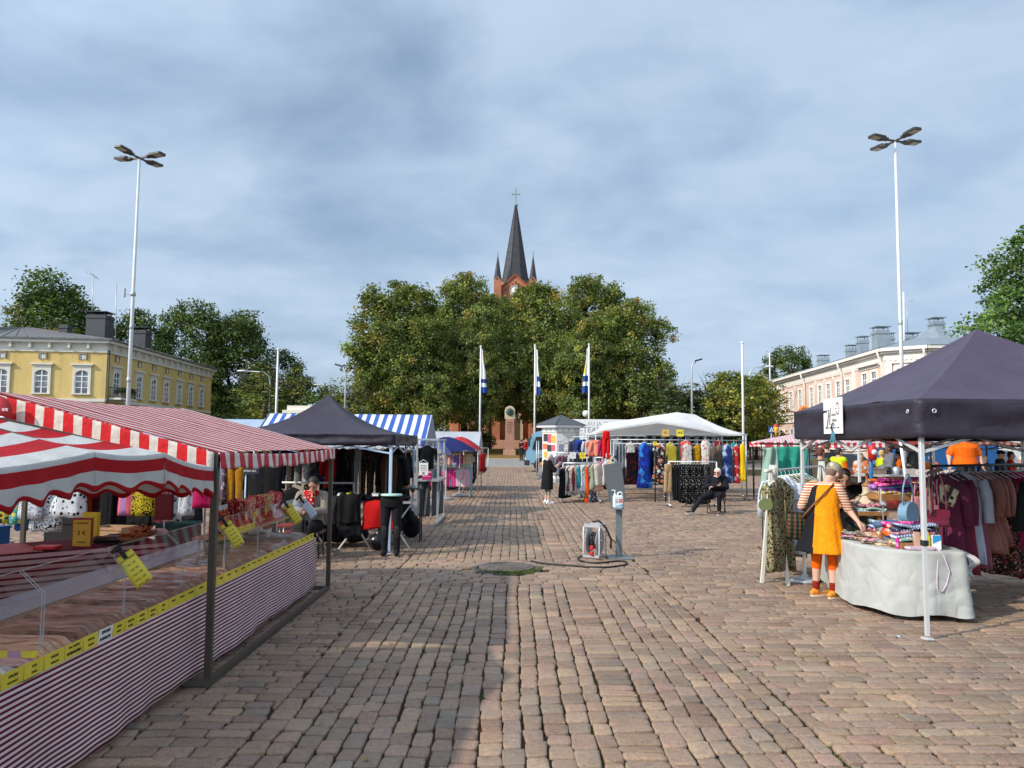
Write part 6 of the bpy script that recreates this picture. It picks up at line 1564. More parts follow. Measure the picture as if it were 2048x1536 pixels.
# price labels along the shelf edge
y = 2.62; k = 0; g = random.Random(4)
lab_txt = {2:[('TER / KIRPEÄ',.025,.027),('ENERGY',.028,.0),('TORNADO',.030,-.029)],6:[('MAA - VADELMA',.014,.018),('HUBBABUBBA',.022,-.014)]}
words = ['ANANAS','MANSIKKA','LAKU KIRPEÄ','APPELSIINI','KOLA','PÄÄRYNÄ','SITRUUNA','VADELMA','TUTTI FRUTTI','OMENA','VESIMELONI','MUSTIKKA','HEDELMÄ','TOFFEE']
YL2 = M((.70,.56,.04),.5,.08)
edges = [2.62,2.95,3.28,3.715,3.885,4.05,4.23,4.41,4.57,4.73,4.88,5.02]
while edges[-1] < 9.35: edges.append(edges[-1]+g.uniform(.135,.22))
for k,(a,c) in enumerate(zip(edges[:-1],edges[1:])):
    w_ = c-a-.008; h_ = .088 if k == 2 else .077
    where = ('at the near corner, with big letters' if k == 2 else f"{('nearest','second','third','fourth','fifth','sixth','seventh','eighth','ninth')[k]} from the near end" if k < 8 else 'half hidden behind the near roof post' if a < 5.95 and c > 5.9 else f"{['first','second','third','fourth','fifth','sixth','seventh','eighth','ninth','tenth','eleventh','twelfth','thirteenth','fourteenth','fifteenth','sixteenth','seventeenth','eighteenth','nineteenth','twentieth','twenty-first','twenty-second','twenty-third','twenty-fourth','twenty-fifth','twenty-sixth','twenty-seventh'][min(26,k-9)]} beyond the white label")
    whitec = (k == 8)
    o = empty('price_label',(-2.392,(a+c)/2,.660+h_/2),0,'white printed label in the row of yellow ones on the candy counter' if whitec else f"yellow candy label {where} of the counter row" if k < 8 else f"yellow candy label {where} on the counter edge",'label','price labels along the candy counter')
    if k > 0: o.rotation_euler = (0,R(g.uniform(-3,6)),0)
    one('card',WHITE_CARD if whitec else YL2,lambda b: b.box((0,0,0),(.004,w_,h_)),o)
    T_ = lambda u,v: face_T((.0028,u,v),(0,1,0),(0,0,1))
    if k in lab_txt:
        for s,sz,v in lab_txt[k]: text('lettering',s,sz,T_(.10 if k == 2 else 0,v),INK,o,bold=.0006,shear=.1)
    elif whitec:
        text('lettering','KINUSKI',.026,T_(0,.018),INK,o,bold=.001); text('lettering','RAINBOW',.026,T_(0,-.02),INK,o,bold=.001)
    else:
        text('lettering',words[k%14],.019,T_(0,.012),INK,o,sx=.8); 
        if k < 14: text('lettering',words[(k+5)%14],.016,T_(0,-.018),INK,o,sx=.8)
# clear acrylic guards
ACR = NT('acrylic'); ACR.nt.nodes.remove(ACR.b)
_t = ACR.n('ShaderNodeBsdfTransparent'); _t.inputs[0].default_value = (.97,.975,.975,1); _g = ACR.n('ShaderNodeBsdfGlossy'); _g.inputs['Roughness'].default_value = .03
_lw = ACR.n('ShaderNodeLayerWeight'); _f = ACR.math('MULTIPLY_ADD',ACR.math('POWER',_lw.outputs['Facing'],5),.55,.03); _m = ACR.n('ShaderNodeMixShader'); ACR.l(_f,_m.inputs[0]); ACR.l(_t.outputs[0],_m.inputs[1]); ACR.l(_g.outputs[0],_m.inputs[2]); ACR.l(_m.outputs[0],ACR.nt.nodes['Material Output'].inputs[0])
EDGE = M((.40,.43,.42),.15,.05)
ys = [3.25,4.08,4.93,5.78,6.62,7.48,8.34,9.2]
for k,(a,c) in enumerate(zip(ys[:-1],ys[1:])):
    a += .012; c -= .012; nm = ('nearest','second','third','fourth','fifth','sixth','farthest')[k]
    o = empty('acrylic_guard',(-2.43,(a+c)/2,.76),0,f"{nm} clear acrylic guard panel over the candy counter",'guard','acrylic guards over the candy')
    L = c-a; one('front_panel',ACR.m,lambda b: b.box((0,0,.14),(.005,L,.28)),o)
    one('sloped_panel',ACR.m,lambda b: b.add([(-.002,-L/2,.283),(-.002,L/2,.283),(-.13,L/2,.40),(-.13,-L/2,.40),(.002,-L/2,.287),(.002,L/2,.287),(-.127,L/2,.404),(-.127,-L/2,.404)],[[3,2,1,0],[4,5,6,7],[0,1,5,4],[1,2,6,5],[2,3,7,6],[3,0,4,7]]),o)
    for s in (-1,1): one('panel_edge',EDGE,lambda b:(b.bar((0,s*L/2,0),(0,s*L/2,.283),.0035),b.bar((0,s*L/2,.283),(-.128,s*L/2,.402),.0035)),o)
    one('panel_edge',EDGE,lambda b: b.bar((-.128,-L/2,.402),(-.128,L/2,.402),.0035),o)
b = MB(); b.box((0,0,0),(.15,6.6,.012),0,0,Matrix.Rotation(R(35),4,'Y')); tag(b.build('back_shelf',M((.36,.42,.50),.2,.08),None,(-3.17,6.1,.78)),'pale sloping back shelf running behind the candy packs','shelf')
# hanging price strips on black clips
def price_strip(px,py,Y,L,W,ang,m,lab,lines):
    c = at(px,py,Y); t = empty('price_strip',c,0,lab,'price sign','price strips clipped above the candy')
    n = V((.55,-.83,.10)).normalized(); rt = V((0,0,1)).cross(n).normalized(); up = n.cross(rt); ca, sa = math.cos(ang), math.sin(ang)
    r2 = rt*ca+up*sa; u2 = -rt*sa+up*ca
    T = face_T((0,0,0),r2,u2)
    def fn(u,v): return T@V(((u-.5)*W,-v*L,.035*math.sin(v*PI*.9)))
    b = MB(); b.sheet(fn,4,14,.002); b.build('card',m,t)
    for i,(s,sz) in enumerate(lines): text('lettering',s,sz*.82,T@Matrix.Translation((0,-L*(.17+.155*i),.035*math.sin((.17+.155*i)*PI*.9)+.003)),INK,t,sx=.9)
    one('clip',BLACK,lambda b:(b.bar(T@V((0,.05,.0)),T@V((0,-.035,.012)),.03,.022),b.bar(T@V((-.05,.045,.0)),T@V((.03,.06,.0)),.022,.02)),t)
YC = M((.80,.66,.06),.55,.04); BLC = M((.58,.66,.78),.55,.04)
LN = [('LAKUT - METRIT',.020),('1 kpl - 1,00',.017),('4 kpl - 3,00',.017),('10 kpl - 7,00',.017),('20 kpl - 13,00',.017),('30 kpl - 18,00',.017)]
price_strip(246,1108,4.95,.235,.112,R(34),YC,'large yellow price strip clipped over the near candy packs',LN)
price_strip(450,1046,6.7,.235,.10,R(31),YC,'yellow price strip clipped just right of the near roof post',LN)
price_strip(573,1010,8.6,.24,.095,R(34),YC,'yellow price strip clipped below the candy bag shelf',LN)
price_strip(604,1001,9.0,.24,.095,R(36),BLC,'pale blue price strip clipped at the far end of the counter',LN)
# candy bag shelf
sh = empty('bag_shelf',(-2.80,8.25,0),0,'wooden shelf carrying the red candy boxes above the glass','shelf')
one('board',M((.42,.26,.11),.6,.15),lambda b: b.box((0,0,.935),(.30,2.1,.02)),sh)
for y in (-.95,0,.95): one('bracket',EDGE,lambda b:(b.bar((-.12,y,.66),(-.12,y,.925),.02),b.bar((.12,y,.75),(.12,y,.925),.01)),sh)
REDB = M((.45,.015,.012),.5,.1)
g = random.Random(9)
bagm = [CL('7c1414','dots','d8b0a0',s=.02),CL('c87060','swirl','f0d0c0',s=.04),CL('a82428','swirl','dcb0a0',s=.05),CL('d8c090','dots','a03028',s=.03),CL('c84858','dots','e8c8c8',s=.02)]
cols = ['peach','dark red','red and brown','cream','pink speckled']
for k in range(5):
    y = 7.78+.31*k; o = empty('candy_box',(-2.78,y,.947),0,f"red box of {['peach','dark red','red and brown','cream spotted','pink speckled'][k]} candy bags, {ORD[k] if k in (0,) else ('second','third','fourth','rightmost')[k-1]} on the shelf",'candy box','red candy boxes on the shelf')
    one('box',REDB,lambda b: b.box((0,0,.055),(.22,.29,.11),bev=.006),o)
    text('lettering','Namu',.05,face_T((.1125,0,.055),(0,1,0),(0,0,1)),YELLOW_CARD,o,sx=.8)
    for i in range(4): blob('candy_bag',[('c',(.06-.09*(i%2),-.09+.06*i,.10),.035,(.07-.10*(i%2),-.10+.065*i,.25+.03*g.random()),.045,.7)],.012,bagm[k],o,2)
    one('price_card',YELLOW_CARD,lambda b: b.box((.118,.04,.14),(.003,.05,.08)),o)
o = empty('sweet_pouches',(-2.78,7.42,.947),0,'pile of orange and blue printed sweet pouches left of the red boxes','package')
PRN = CL('c05018','floral','203880','d89020',s=.05)
for k in range(4): blob('pouch',[('c',(0,-.14+.09*k,.05),.05,(0,-.14+.09*k,.20),.045,.6)],.014,PRN,o,2)
one('pouch_top',M((.6,.62,.68),.3,.1),lambda b:[b.box((0,-.14+.09*k,.25),(.02,.085,.05)) for k in range(4)],o)
o = empty('yellow_rack',(-2.70,7.45,.947),0,'yellow cardboard edge with a small price card on the candy shelf','sign'); one('strip',YELLOW_CARD,lambda b: b.box((.05,.25,.03),(.01,.62,.06)),o); one('card',YELLOW_CARD,lambda b: b.box((.06,.55,.09),(.004,.06,.16)),o)
CLRP = M((.62,.60,.56),.15,.05)
for (y,x,lab,m) in ((8.35,-2.75,'round tub of white candy scoops inside the glass',M((.16,.07,.04),.3,.2)),(8.85,-2.85,'clear tub with red lid at the far end of the counter',CLRP),(7.7,-2.9,'dark round tub behind the glass under the shelf',M((.05,.06,.06),.4,.2))):
    o = empty('candy_tub',(x,y,.74),0,lab,'tub','candy tubs behind the glass'); one('tub',m,lambda b: b.lathe([(.10,0),(.12,.02),(.13,.11),(.125,.115),(.11,.03)],(0,0,0),20),o)
    if 'red lid' in lab: one('lid',REDB,lambda b: b.lathe([(.135,.115),(.135,.135),(.02,.14)],(0,0,0),20),o)
    else: blob('contents',[('c',(-.04,0,.10),.03,(.06,0,.16),.03),('c',(.0,.04,.10),.03,(-.06,.03,.15),.03)],.012,M((.72,.68,.6),.4,.1),o,2)
# back table with striped cloth and goods, set askew behind the counter
QA, QB = V((-5.1,6.0,0)), V((-3.4,7.7,0)); QD = (QB-QA).normalized(); QN = V((-QD.y,QD.x,0)); QL = (QB-QA).length
bt = empty('folding_table',(QA+QB)/2+QN*.45,math.atan2(QD.y,QD.x),'back table under dark striped cloth behind the candy counter','table')
one('tabletop',M((.4,.3,.2),.6,.1),lambda b: b.box((0,0,.81),(QL-.04,.86,.03)),bt)
for x in (-1.05,1.05):
    for y in (-.36,.36): one('leg',DKMETAL,lambda b: b.tube([(x,y,0),(x,y,.80)],.015,8),bt)
b = MB()
def sc_(u,v):
    if u <= .5: q = QA+QD*(QL*v)+QN*(.9-1.8*u); z = .832
    else: q = QA+QD*(QL*v)-QN*(.012+.015*math.sin(v*50)*(u-.5)); z = .832-1.5*(u-.5)
    return (q.x,q.y,z)
b.sheet(sc_,24,50,.003); tag(b.build('striped_cloth',CL((.50,.36,.36),'stripe',(.10,.012,.022),s=.052,axis=2,duty=.35)),'striped cloth hanging over the askew back table behind the candy','tablecloth')
b = MB(); b.sheet(lambda u,v:tuple(QA+QD*(.35+1.0*u)+QN*(.06+.75*v)+V((0,0,.842+.004*noise.noise((u*6,v*6,0))))),12,10,.003); tag(b.build('table_runner',CL((.55,.36,.36),'stripe',(.40,.08,.10),s=.03,axis=1,duty=.6)),'pink striped runner on the left part of the back table','tablecloth')
def frame_sign(px,py,Y,w,h,lab,fm,cm,lines,pole=True,rz=0.0):
    c = at(px,py,Y); t = empty('price_board',(c.x,c.y,c.z),rz,lab,'sign','price boards behind the candy counter')
    one('frame',fm,lambda b: b.box((0,.006,0),(w+.035,.012,h+.035),bev=.004),t); one('card',cm,lambda b: b.box((0,-.003,0),(w,.006,h)),t)
    for s,sz,v in lines: text('lettering',s,sz,face_T((0,-.0075,v),(1,0,0),(0,0,1)),INK,t)
    if pole: one('pole',ALU,lambda b: b.tube([(0,.02,-h/2),(0,.02,-c.z+.86)],.008,8),t)
ORC = M((.62,.36,.02),.55,.08)
frame_sign(164,1066,7.3,.165,.245,'orange yellow price board reading 3 euros in a dark red frame',M((.25,.01,.015),.5,.1),ORC,[('LAKUPUSSIT',.022,.09),('3 €',.06,0),('TARJOUS',.022,-.085)])
frame_sign(181,1056,7.6,.14,.27,'plain bright yellow board behind the framed price board',YELLOW_CARD,YELLOW_CARD,[])
frame_sign(328,1014,8.2,.165,.235,'dark red blank board on a pole right of the yellow pattern cloth',M((.16,.006,.01),.5,.1),M((.20,.008,.012),.5,.1),[])
PRET = M((.42,.11,.025),.5,.25,30)
for k,(px,py,Yd) in enumerate(((262,1086,7.6),(284,1080,8.0))):
    c = at(px,py,Yd); o = empty('snack_basket',(c.x,c.y,.855),0,('left' if k == 0 else 'right')+' one of two baskets of orange snack sticks on the back table','basket','snack baskets'); one('basket',M((.25,.12,.04),.7,.2),lambda b: b.lathe([(.10,0),(.14,.05),(.13,.05),(.095,.012)],(0,0,0),20),o)
    b = MB(); 
    for i in range(26): a = g.uniform(0,2*PI); r_ = g.uniform(0,.09); a2 = g.uniform(0,2*PI); p = V((r_*math.cos(a),r_*math.sin(a),.04+g.uniform(0,.03))); b.tube([p,p+V((.09*math.cos(a2),.09*math.sin(a2),g.uniform(.0,.06)))],.008,6)
    b.build('snack_sticks',PRET,o)
for k,(px,py,Yd) in enumerate(((212,1088,7.5),(240,1084,7.7),(305,1072,8.1))):
    c = at(px,py,Yd); tag(blob('sweet_bag',[('c',(c.x-.10,c.y,.88),.04,(c.x+.10,c.y+.02,.885),.035,1.0),('c',(c.x-.05,c.y+.08,.88),.04,(c.x+.08,c.y+.1,.88),.035)],.016,[M((.03,.02,.02),.3,.3),M((.06,.02,.02),.3,.3),M((.6,.55,.55),.4,.1)][k],None,2),['dark shiny sweet bag right of the framed price board','second dark sweet bag beside the snack baskets','pale sweet bag right of the snack baskets'][k],'bag')
c = at(96,1088,7.1); o = tag(one('red_tray',M((.5,.01,.015),.4,.05),lambda b: b.box((c.x,c.y,.862),(.20,.14,.03),bev=.008)),'flat red tray on the striped runner','tray')
CARD = M((.40,.24,.11),.8,.12)
for k,(x,y,z,w_,lab,m) in enumerate(((-3.62,5.05,.86,.24,'white carton on the back table near the left edge',M((.55,.5,.47),.7,.1)),(-3.80,4.72,.86,.26,'brown cardboard box lowest near the left edge of the back table',CARD),(-3.84,4.7,1.0,.24,'orange topped box on the brown cardboard box',M((.5,.2,.03),.6,.1)))):
    o = empty('box',(x,y,z-.0),.3*k,lab,'box','boxes at the left edge'); one('carton',m,lambda b: b.box((0,0,.06),(w_,.2,.11),bev=.004),o); one('flap',m,lambda b:(b.box((-.02,-.12,.125),(w_*.9,.10,.006),0,0,Matrix.Rotation(-.4,4,'X'))),o)
b = MB(); b.box((-3.85,4.85,.845),(.6,.7,.02)); o = b.build('side_table',M((.2,.15,.1),.7,.1)); tag(o,'small dark side table under the boxes near the left edge','table')
for x in (-4.08,-3.62):
    for y in (4.56,5.14): one('leg',DKMETAL,lambda b:(b.tube([(x,y-.1,0),(x,y+.1,.84)],.012,8)),o)
# ================================================================== black tent and the stalls behind it (left middle)
BLUELEG = M((.45,.58,.74),.4,.05,metal=.1)
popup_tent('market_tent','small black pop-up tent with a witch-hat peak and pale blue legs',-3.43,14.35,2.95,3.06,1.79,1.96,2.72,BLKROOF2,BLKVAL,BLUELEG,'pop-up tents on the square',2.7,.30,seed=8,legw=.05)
BK = CL('101013',fold=.5); BK2 = CL('18181c',fold=.5); CHAR = CL('2c2e32',fold=.5); NAVY = CL('141a34',fold=.5); GRYT = CL('60686c',fold=.5); LEO = CL('201c1a','dots','6c6258',s=.03); WPR = CL('b8b4ac','dots','1c1c1c',s=.035); REDC = CL('b80c0c',fold=.5); SNAKE = CL('4c4c4a','swirl','101010',s=.05); BRPR = CL('2c1a12','dots','a8906c',s=.03)
rk = rack('steel rail of black trousers inside the small black tent',(-4.75,15.3),(-2.1,15.3),1.80,GALV,.015,.5,group='clothes racks')
SP = [('navy','pants',NAVY,.34,.78),('black dotted','pants',LEO,.34,.80),('grey','pants',GRYT,.30,.7),('white and black print','pants',WPR,.34,.72),('dark dotted','pants',BRPR,.34,.8),('navy print','top',CL('1c2440','dots','8890b0',s=.04),.4,.7),('black','pants',BK,.34,.8),('bright red','coat',REDC,.42,.82,1,.5),('black','dress',BK,.42,.85),('snake print','pants',SNAKE,.34,.85),('white','pants',CL('b8b4b0'),.22,.86),('dark brown print','pants',BRPR,.28,.9),('grey patterned','pants',SNAKE,.32,.85),('charcoal','pants',CHAR,.34,.85),('navy striped','pants',CL('1c2448','stripe','0c1020',s=.04),.34,.85),('black','coat',BK,.42,.85,1,.5)]
rail_row((-4.68,15.3,1.785),(-2.15,15.3,1.785),SP,0,'the rail inside the black tent','clothes inside the small black tent',.25,HBLACK,t=.06)
rk = rack('lower white rail along the back of the small black tent',(-4.7,14.8),(-3.0,14.8),1.05,WHITE_PAINT,.02,.4,castor=False,group='clothes racks')
SP = [('black','coat',BK,.5,.9,1,.5),('black','coat',BK2,.5,.85,1,.5),('charcoal','coat',CHAR,.5,.85),('black','dress',BK,.5,.9),('black','coat',BK2,.5,.9)]
rail_row((-4.65,14.8,1.03),(-3.05,14.8,1.03),SP,0,'the low white rail in the small black tent','clothes inside the small black tent',.2,HBLACK,t=.08)
rk = rack('black side rail on the right of the small black tent',(-2.2,13.6),(-2.2,15.7),1.72,DKMETAL,.014,.4,group='clothes racks')
SP = [('brown leopard print','pants',CL('4c2e14','dots','140c06',s=.03),.34,.7),('black','coat',BK,.45,1.2,1,.5),('black long','coat',BK2,.45,1.3,1,.5),('black','dress',BK,.45,1.25),('black long','dress',BK2,.45,1.35)]
rail_row((-2.2,13.7,1.70),(-2.2,15.6,1.70),SP,0,'the side rail of the small black tent','clothes inside the small black tent',.15,HBLACK,t=.06)
# table of folded trousers
tb = empty('folding_table',(-2.72,13.7,0),0,'folding table on crossed white legs heaped with black trousers','table')
one('tabletop',M((.3,.3,.3),.6,.1),lambda b: b.box((0,0,.80),(2.0,.75,.03)),tb)
for x in (-.72,.05,.72):
    for s in (-1,1): one('leg',WHITE_PAINT,lambda b: b.tube([(x-s*.28,-.34,0),(x+s*.26,-.28+.4*(s>0),.79)],.016,8),tb)
def draped(label,m,x0,x1,y,ztop,ztop_len,zbot,seed,name='trousers',grp='trousers draped over the table'):
    g = random.Random(seed); b = MB(); p = g.uniform(0,6)
    def fn(u,v):
        x = x0+(x1-x0)*u+.01*math.sin(v*7+p)
        if v < .3: return (x,y+ztop_len*(1-v/.3),ztop+.012*math.sin(u*11+p)+.02*math.sin(v*9))
        k = (v-.3)/.7; return (x,y-.03*math.sin(PI*min(1,k*3)/2)-.015*math.sin(u*9+p+k*2),ztop-(ztop-zbot)*k+.012*math.sin(u*8+p)*k)
    b.sheet(fn,12,16,.02); return tag(b.build(name,m),label,name,grp)
draped('light grey trousers draped over the left end of the table of trousers',GRYT,-3.62,-3.38,13.30,.86,.3,.44,1)
draped('charcoal trousers draped right of the grey ones',CHAR,-3.32,-2.98,13.28,.87,.3,.42,2)
draped('long black trousers draped over the white crossed table legs',BK2,-2.94,-2.55,13.24,.90,.35,.22,3)
draped('black trousers folded short over the long black ones',BK,-2.92,-2.60,13.21,.92,.3,.45,4)
draped('bright red cloth hanging from the front of the trouser table',REDC,-2.53,-1.93,13.27,.80,.25,.36,5,'red_cloth',None)
for k in range(9):
    x = -3.5+.20*k; mm = [BK,CHAR,BK2,NAVY][k%4]; b = MB(); g = random.Random(k); b.sphere((0,0,.05),(.13,.20,.055),14,8)
    for i,v in enumerate(b.v): b.v[i] = (v[0]*(1+.1*math.sin(v[1]*30+k)),v[1],v[2]+.012*math.sin(v[0]*40+k))
    tag(b.build('folded_trousers',mm,None,(x,13.62+.05*g.random(),.815),g.uniform(-.3,.3)),f"folded {['black','charcoal','black','navy'][k%4]} trousers, {ORD[k] if k else 'leftmost'}{' from left' if k else ''} on the trouser table",'trousers','folded trousers on the table')
for k,(x,z,lab) in enumerate(((-2.95,.93,'white price slip lying left on the folded trousers'),(-2.35,.93,'white price slip lying right on the folded trousers'),(-2.78,.935,'yellow round tag lying on the folded trousers'))):
    tag(one('price_slip',YELLOW_CARD if k == 2 else WHITE_CARD,lambda b: b.box((x,13.4,z),(.10,.09,.012),.4*k,0,Matrix.Rotation(.5,4,'X'))),lab,'price tag')
hm = empty('leg_mannequin',(-1.95,12.66,0),0,'headless leg mannequin in black leather trousers standing by the tent leg','mannequin')
LEATH = M((.02,.02,.022),.28,.2)
for s in (-1,1):
    skinned('trouser_leg',[('c',(s*.085,0,.86),.10,(s*.10,-.01,.48),.072),('c',(s*.10,-.01,.48),.07,(s*.10,.01,.06),.052),('c',(s*.10,.0,.05),.045,(s*.11,-.12,.04),.036)],[],.012,BK2,hm)
    one('knee_patch',LEATH,lambda b: b.sphere((s*.10,-.065,.40),(.045,.02,.13),12,8),hm)
skinned('hips',[],[[((0,0,.78),.185,.12,0),((0,0,.88),.19,.125,0),((0,0,.965),.165,.11,0)]],.012,BK,hm); one('top_disc',M((.45,.66,.56),.4,.05),lambda b: b.lathe([(.17,.966),(.18,.98),(.17,.995)],(0,0,0),28),hm)
tag(blob('bin_bag',[('e',(-2.28,13.3,.14),(.15,.14,.15)),('c',(-2.28,13.3,.2),.08,(-2.24,13.28,.36),.03)],.02,M((.012,.012,.014),.25,.3,20,bump=.6,bscale=14),None,3),'shiny black plastic bag left of the leg mannequin','bag')
tag(blob('rucksack',[('e',(-1.93,15.1,.22),(.19,.15,.23)),('c',(-1.93,15.0,.34),.1,(-1.93,15.05,.45),.07)],.02,BK,None,3),'dark rucksack on the ground at the right rear tent leg','bag')
tag(blob('shoe',[('c',(-2.08,14.4,1.04),.05,(-1.93,14.35,1.02),.045),('c',(-2.1,14.42,1.06),.045,(-2.1,14.42,1.10),.045)],.012,M((.42,.20,.11),.4,.1),None,3),'tan shoe standing on the dark shelf inside the black tent','shoe')
tag(one('shelf',DKMETAL,lambda b:(b.box((-2.0,14.4,.98),(.7,.3,.025)),[b.box((-2.0+sx*.33,14.4+sy*.13,.49),(.025,.025,.97)) for sx in (-1,1) for sy in (-1,1)])),'dark shelf rack under the tan shoe','shelf')
for k in range(3): tag(blob('duffel_bag',[('c',(-3.35+.28*k,13.75,.2),.15,(-3.25+.28*k,13.95,.2),.15)],.025,CL(['3a2a20','28222a','302c28'][k],'plaid','14100e',s=.09),None,3),['brown checked duffel bag under the left half of the trouser table','middle dark checked duffel bag under the trouser table','rightmost checked duffel bag under the trouser table'][k],'bag','bags under the trouser table')
for k in range(2): o = empty('stool',(-3.62+.0*k,12.75+.25*k,0),0,['red topped stool nearest the end of the candy counter','second red topped stool behind the first one'][k],'stool','red stools'); one('seat',M((.5,.015,.02),.5,.1),lambda b: b.box((0,0,.46-.14*k),(.34,.3,.05),bev=.01),o); [one('leg',ALU,lambda b: b.tube([(sx*.15,sy*.13,0),(sx*.13,sy*.11,.44-.14*k)],.012,8),o) for sx in (-1,1) for sy in (-1,1)]
# seated seller
base = V((-3.2,12.45,0)); rz = R(178); TL = loc_of(base,rz)
ps = person('person seated behind the candy stall in grey sweater and red scarf, looking down',base,rz)
J = JS(1.62,head=TL(at(627,969,12.3)),neck=(0,.0,1.03),chest=(0,-.05,.86),waist=(0,-.06,.66),pelvis=(0,-.06,.52)); J['shr']=V((.185,-.03,.97)); J['shl']=V((-.185,-.03,.97)); J['elr']=V((.24,.08,.74)); J['ell']=V((-.24,.08,.74)); J['wrr']=V((.07,.26,.74)); J['wrl']=V((-.07,.26,.74))
for k,s in (('r',1),('l',-1)): J['hp'+k]=V((s*.1,0,.5)); J['kn'+k]=V((s*.12,.42,.5)); J['an'+k]=V((s*.13,.42,.085)); J['to'+k]=V((s*.14,.56,.035))
body(J,ps,SKIN_T,.009,1.1,(0,.85,-.55)); shirt(J,ps,CL('8c8478',fold=.5),.022,1,.012,1.12); trousers(J,ps,BK,.012,1,.014,1.1); shoes(J,ps,BLACK); hair(J,ps,DARKHAIR,(0,.85,-.45),.010,0,0,1.05)
skinned('scarf',[('c',(-.09,.04,1.02),.045,(.09,.04,1.02),.045),('c',(.03,.11,.98),.05,(.05,.15,.78),.05),('c',(-.04,.11,.98),.045,(-.05,.15,.84),.04)],[],.012,CL('b01418','dots','e0b0a0',s=.05),ps)
one('phone',M((.4,.03,.03),.3,.1),lambda b: b.box((0,.32,.77),(.08,.15,.012),0,0,Matrix.Rotation(.5,4,'X')),ps)
st_ = empty('stool',(-3.2,12.50,0),0,'plain low stool under the seated seller in the red scarf','stool'); one('seat',M((.15,.12,.1),.6,.1),lambda b: b.box((0,.0,.40),(.38,.36,.04)),st_); [one('leg',DKMETAL,lambda b: b.tube([(sx*.16,sy*.15,0),(sx*.15,sy*.14,.38)],.012,8),st_) for sx in (-1,1) for sy in (-1,1)]
# clothes seen below the candy stall's roof
rk = rack('long rail of mixed clothes seen under the red parasol rim',(-8.6,11.6),(-4.35,11.6),1.78,GALV,.016,.5,group='clothes racks')
TEALP = CL('3c9c98','floral','d8d060','e8e8e0',s=.07); WSW = CL('c4c6c8','swirl','181818',s=.12,duty=.4); WDOT = CL('c8ccd0','dots','14141a',s=.085,duty=.42); DRED = CL('3c0a0a',fold=.5); YPAT = CL('b09c18','swirl','14120c',s=.10,duty=.6); STRP = CL('a080b8','stripe','d06078',s=.16,axis=0,duty=.6); COR = CL('c8646c','floral','d8d0c8','305878',s=.08); MAG = CL('a80c50',fold=.4); BLU = CL('1c4c90',fold=.4); WPAT = CL('c8ccd4','swirl','202430',s=.07,duty=.3); SAND = CL('a88868',fold=.4); YFL = CL('b8a020','floral','2c3c30','50a090',s=.06)
def front(label,kind,m,px0,px1,pyh,Y,ztop=1.76,grp='clothes under the candy stall roof',sv=0.0,name=None,th=.06):
    a = at(px0,pyh,Y); e = at(px1,pyh,Y); w_ = (e.x-a.x); L = ztop-.075-a.z
    return garment(label,kind,m,((a.x+e.x)/2,Y,ztop),rnd.uniform(-.1,.1),w_*1.02 if kind != 'pants' else w_*1.15,L,th,grp,1.0,sv,HGREY,name)
front('yellow flowered dress at the left edge under the parasol rim','dress',YFL,-10,22,1045,11.6); front('teal patterned dress beside the yellow flowered one','dress',TEALP,16,42,1048,11.62); front('blue dress right of the teal patterned one','dress',BLU,28,62,1060,11.7); front('white dress with scattered black print behind the far stall post','dress',WPAT,36,84,1036,11.5); front('pale grey tunic with large black swirls','tunic',WSW,62,120,1062,11.6,th=.08)
front('white blouse with black dots under the parasol rim','tunic',WDOT,106,170,1033,11.4,th=.09); front('orange and dark red dress right of the dotted blouse','dress',CL('8c2c0c'),164,182,1050,11.6); front('dark red coat under the parasol rim','coat',DRED,174,198,1080,11.7); front('long black coat left of the lilac striped cloth','coat',BK,193,226,1086,11.5,sv=.5); front('second long black coat left of the lilac striped cloth','coat',BK2,218,250,1082,11.6,sv=.5)
front('lilac, pink and blue striped beach cloth','dress',STRP,236,270,1030,11.45); front('yellow dress with black swirls','dress',YPAT,262,310,1030,11.4,th=.09); front('coral flowered dress right of the yellow swirled one','dress',COR,306,338,1044,11.6); front('teal and white patterned dress behind the dark red board','dress',CL('b8c8c8','floral','205868','c86068',s=.10),330,362,1042,11.7); front('white dress with fine black scrawl print','dress',WPAT,356,386,1030,11.4); front('large magenta cloth at the right end of the rail','dress',MAG,378,428,1014,11.45,th=.09)
SP = [('black','coat',BK,.5,1.2,1,.5),('black','dress',BK2,.5,1.2),('dark grey','coat',CHAR,.5,1.25,1,.5),('black','coat',BK,.5,1.2,1,.5),('dark blue','coat',NAVY,.5,1.2),('black','coat',BK2,.5,1.3,1,.5),('black','dress',BK,.5,1.25),('charcoal','coat',CHAR,.5,1.2)]
rk = rack('rear rail of dark coats behind the mixed clothes',(-8.6,13.2),(-5.2,13.2),1.75,GALV,.016,.5,group='clothes racks'); rail_row((-8.5,13.2,1.735),(-5.3,13.2,1.735),SP,0,'the rear rail of dark coats','clothes under the candy stall roof',.2,HBLACK,t=.10)
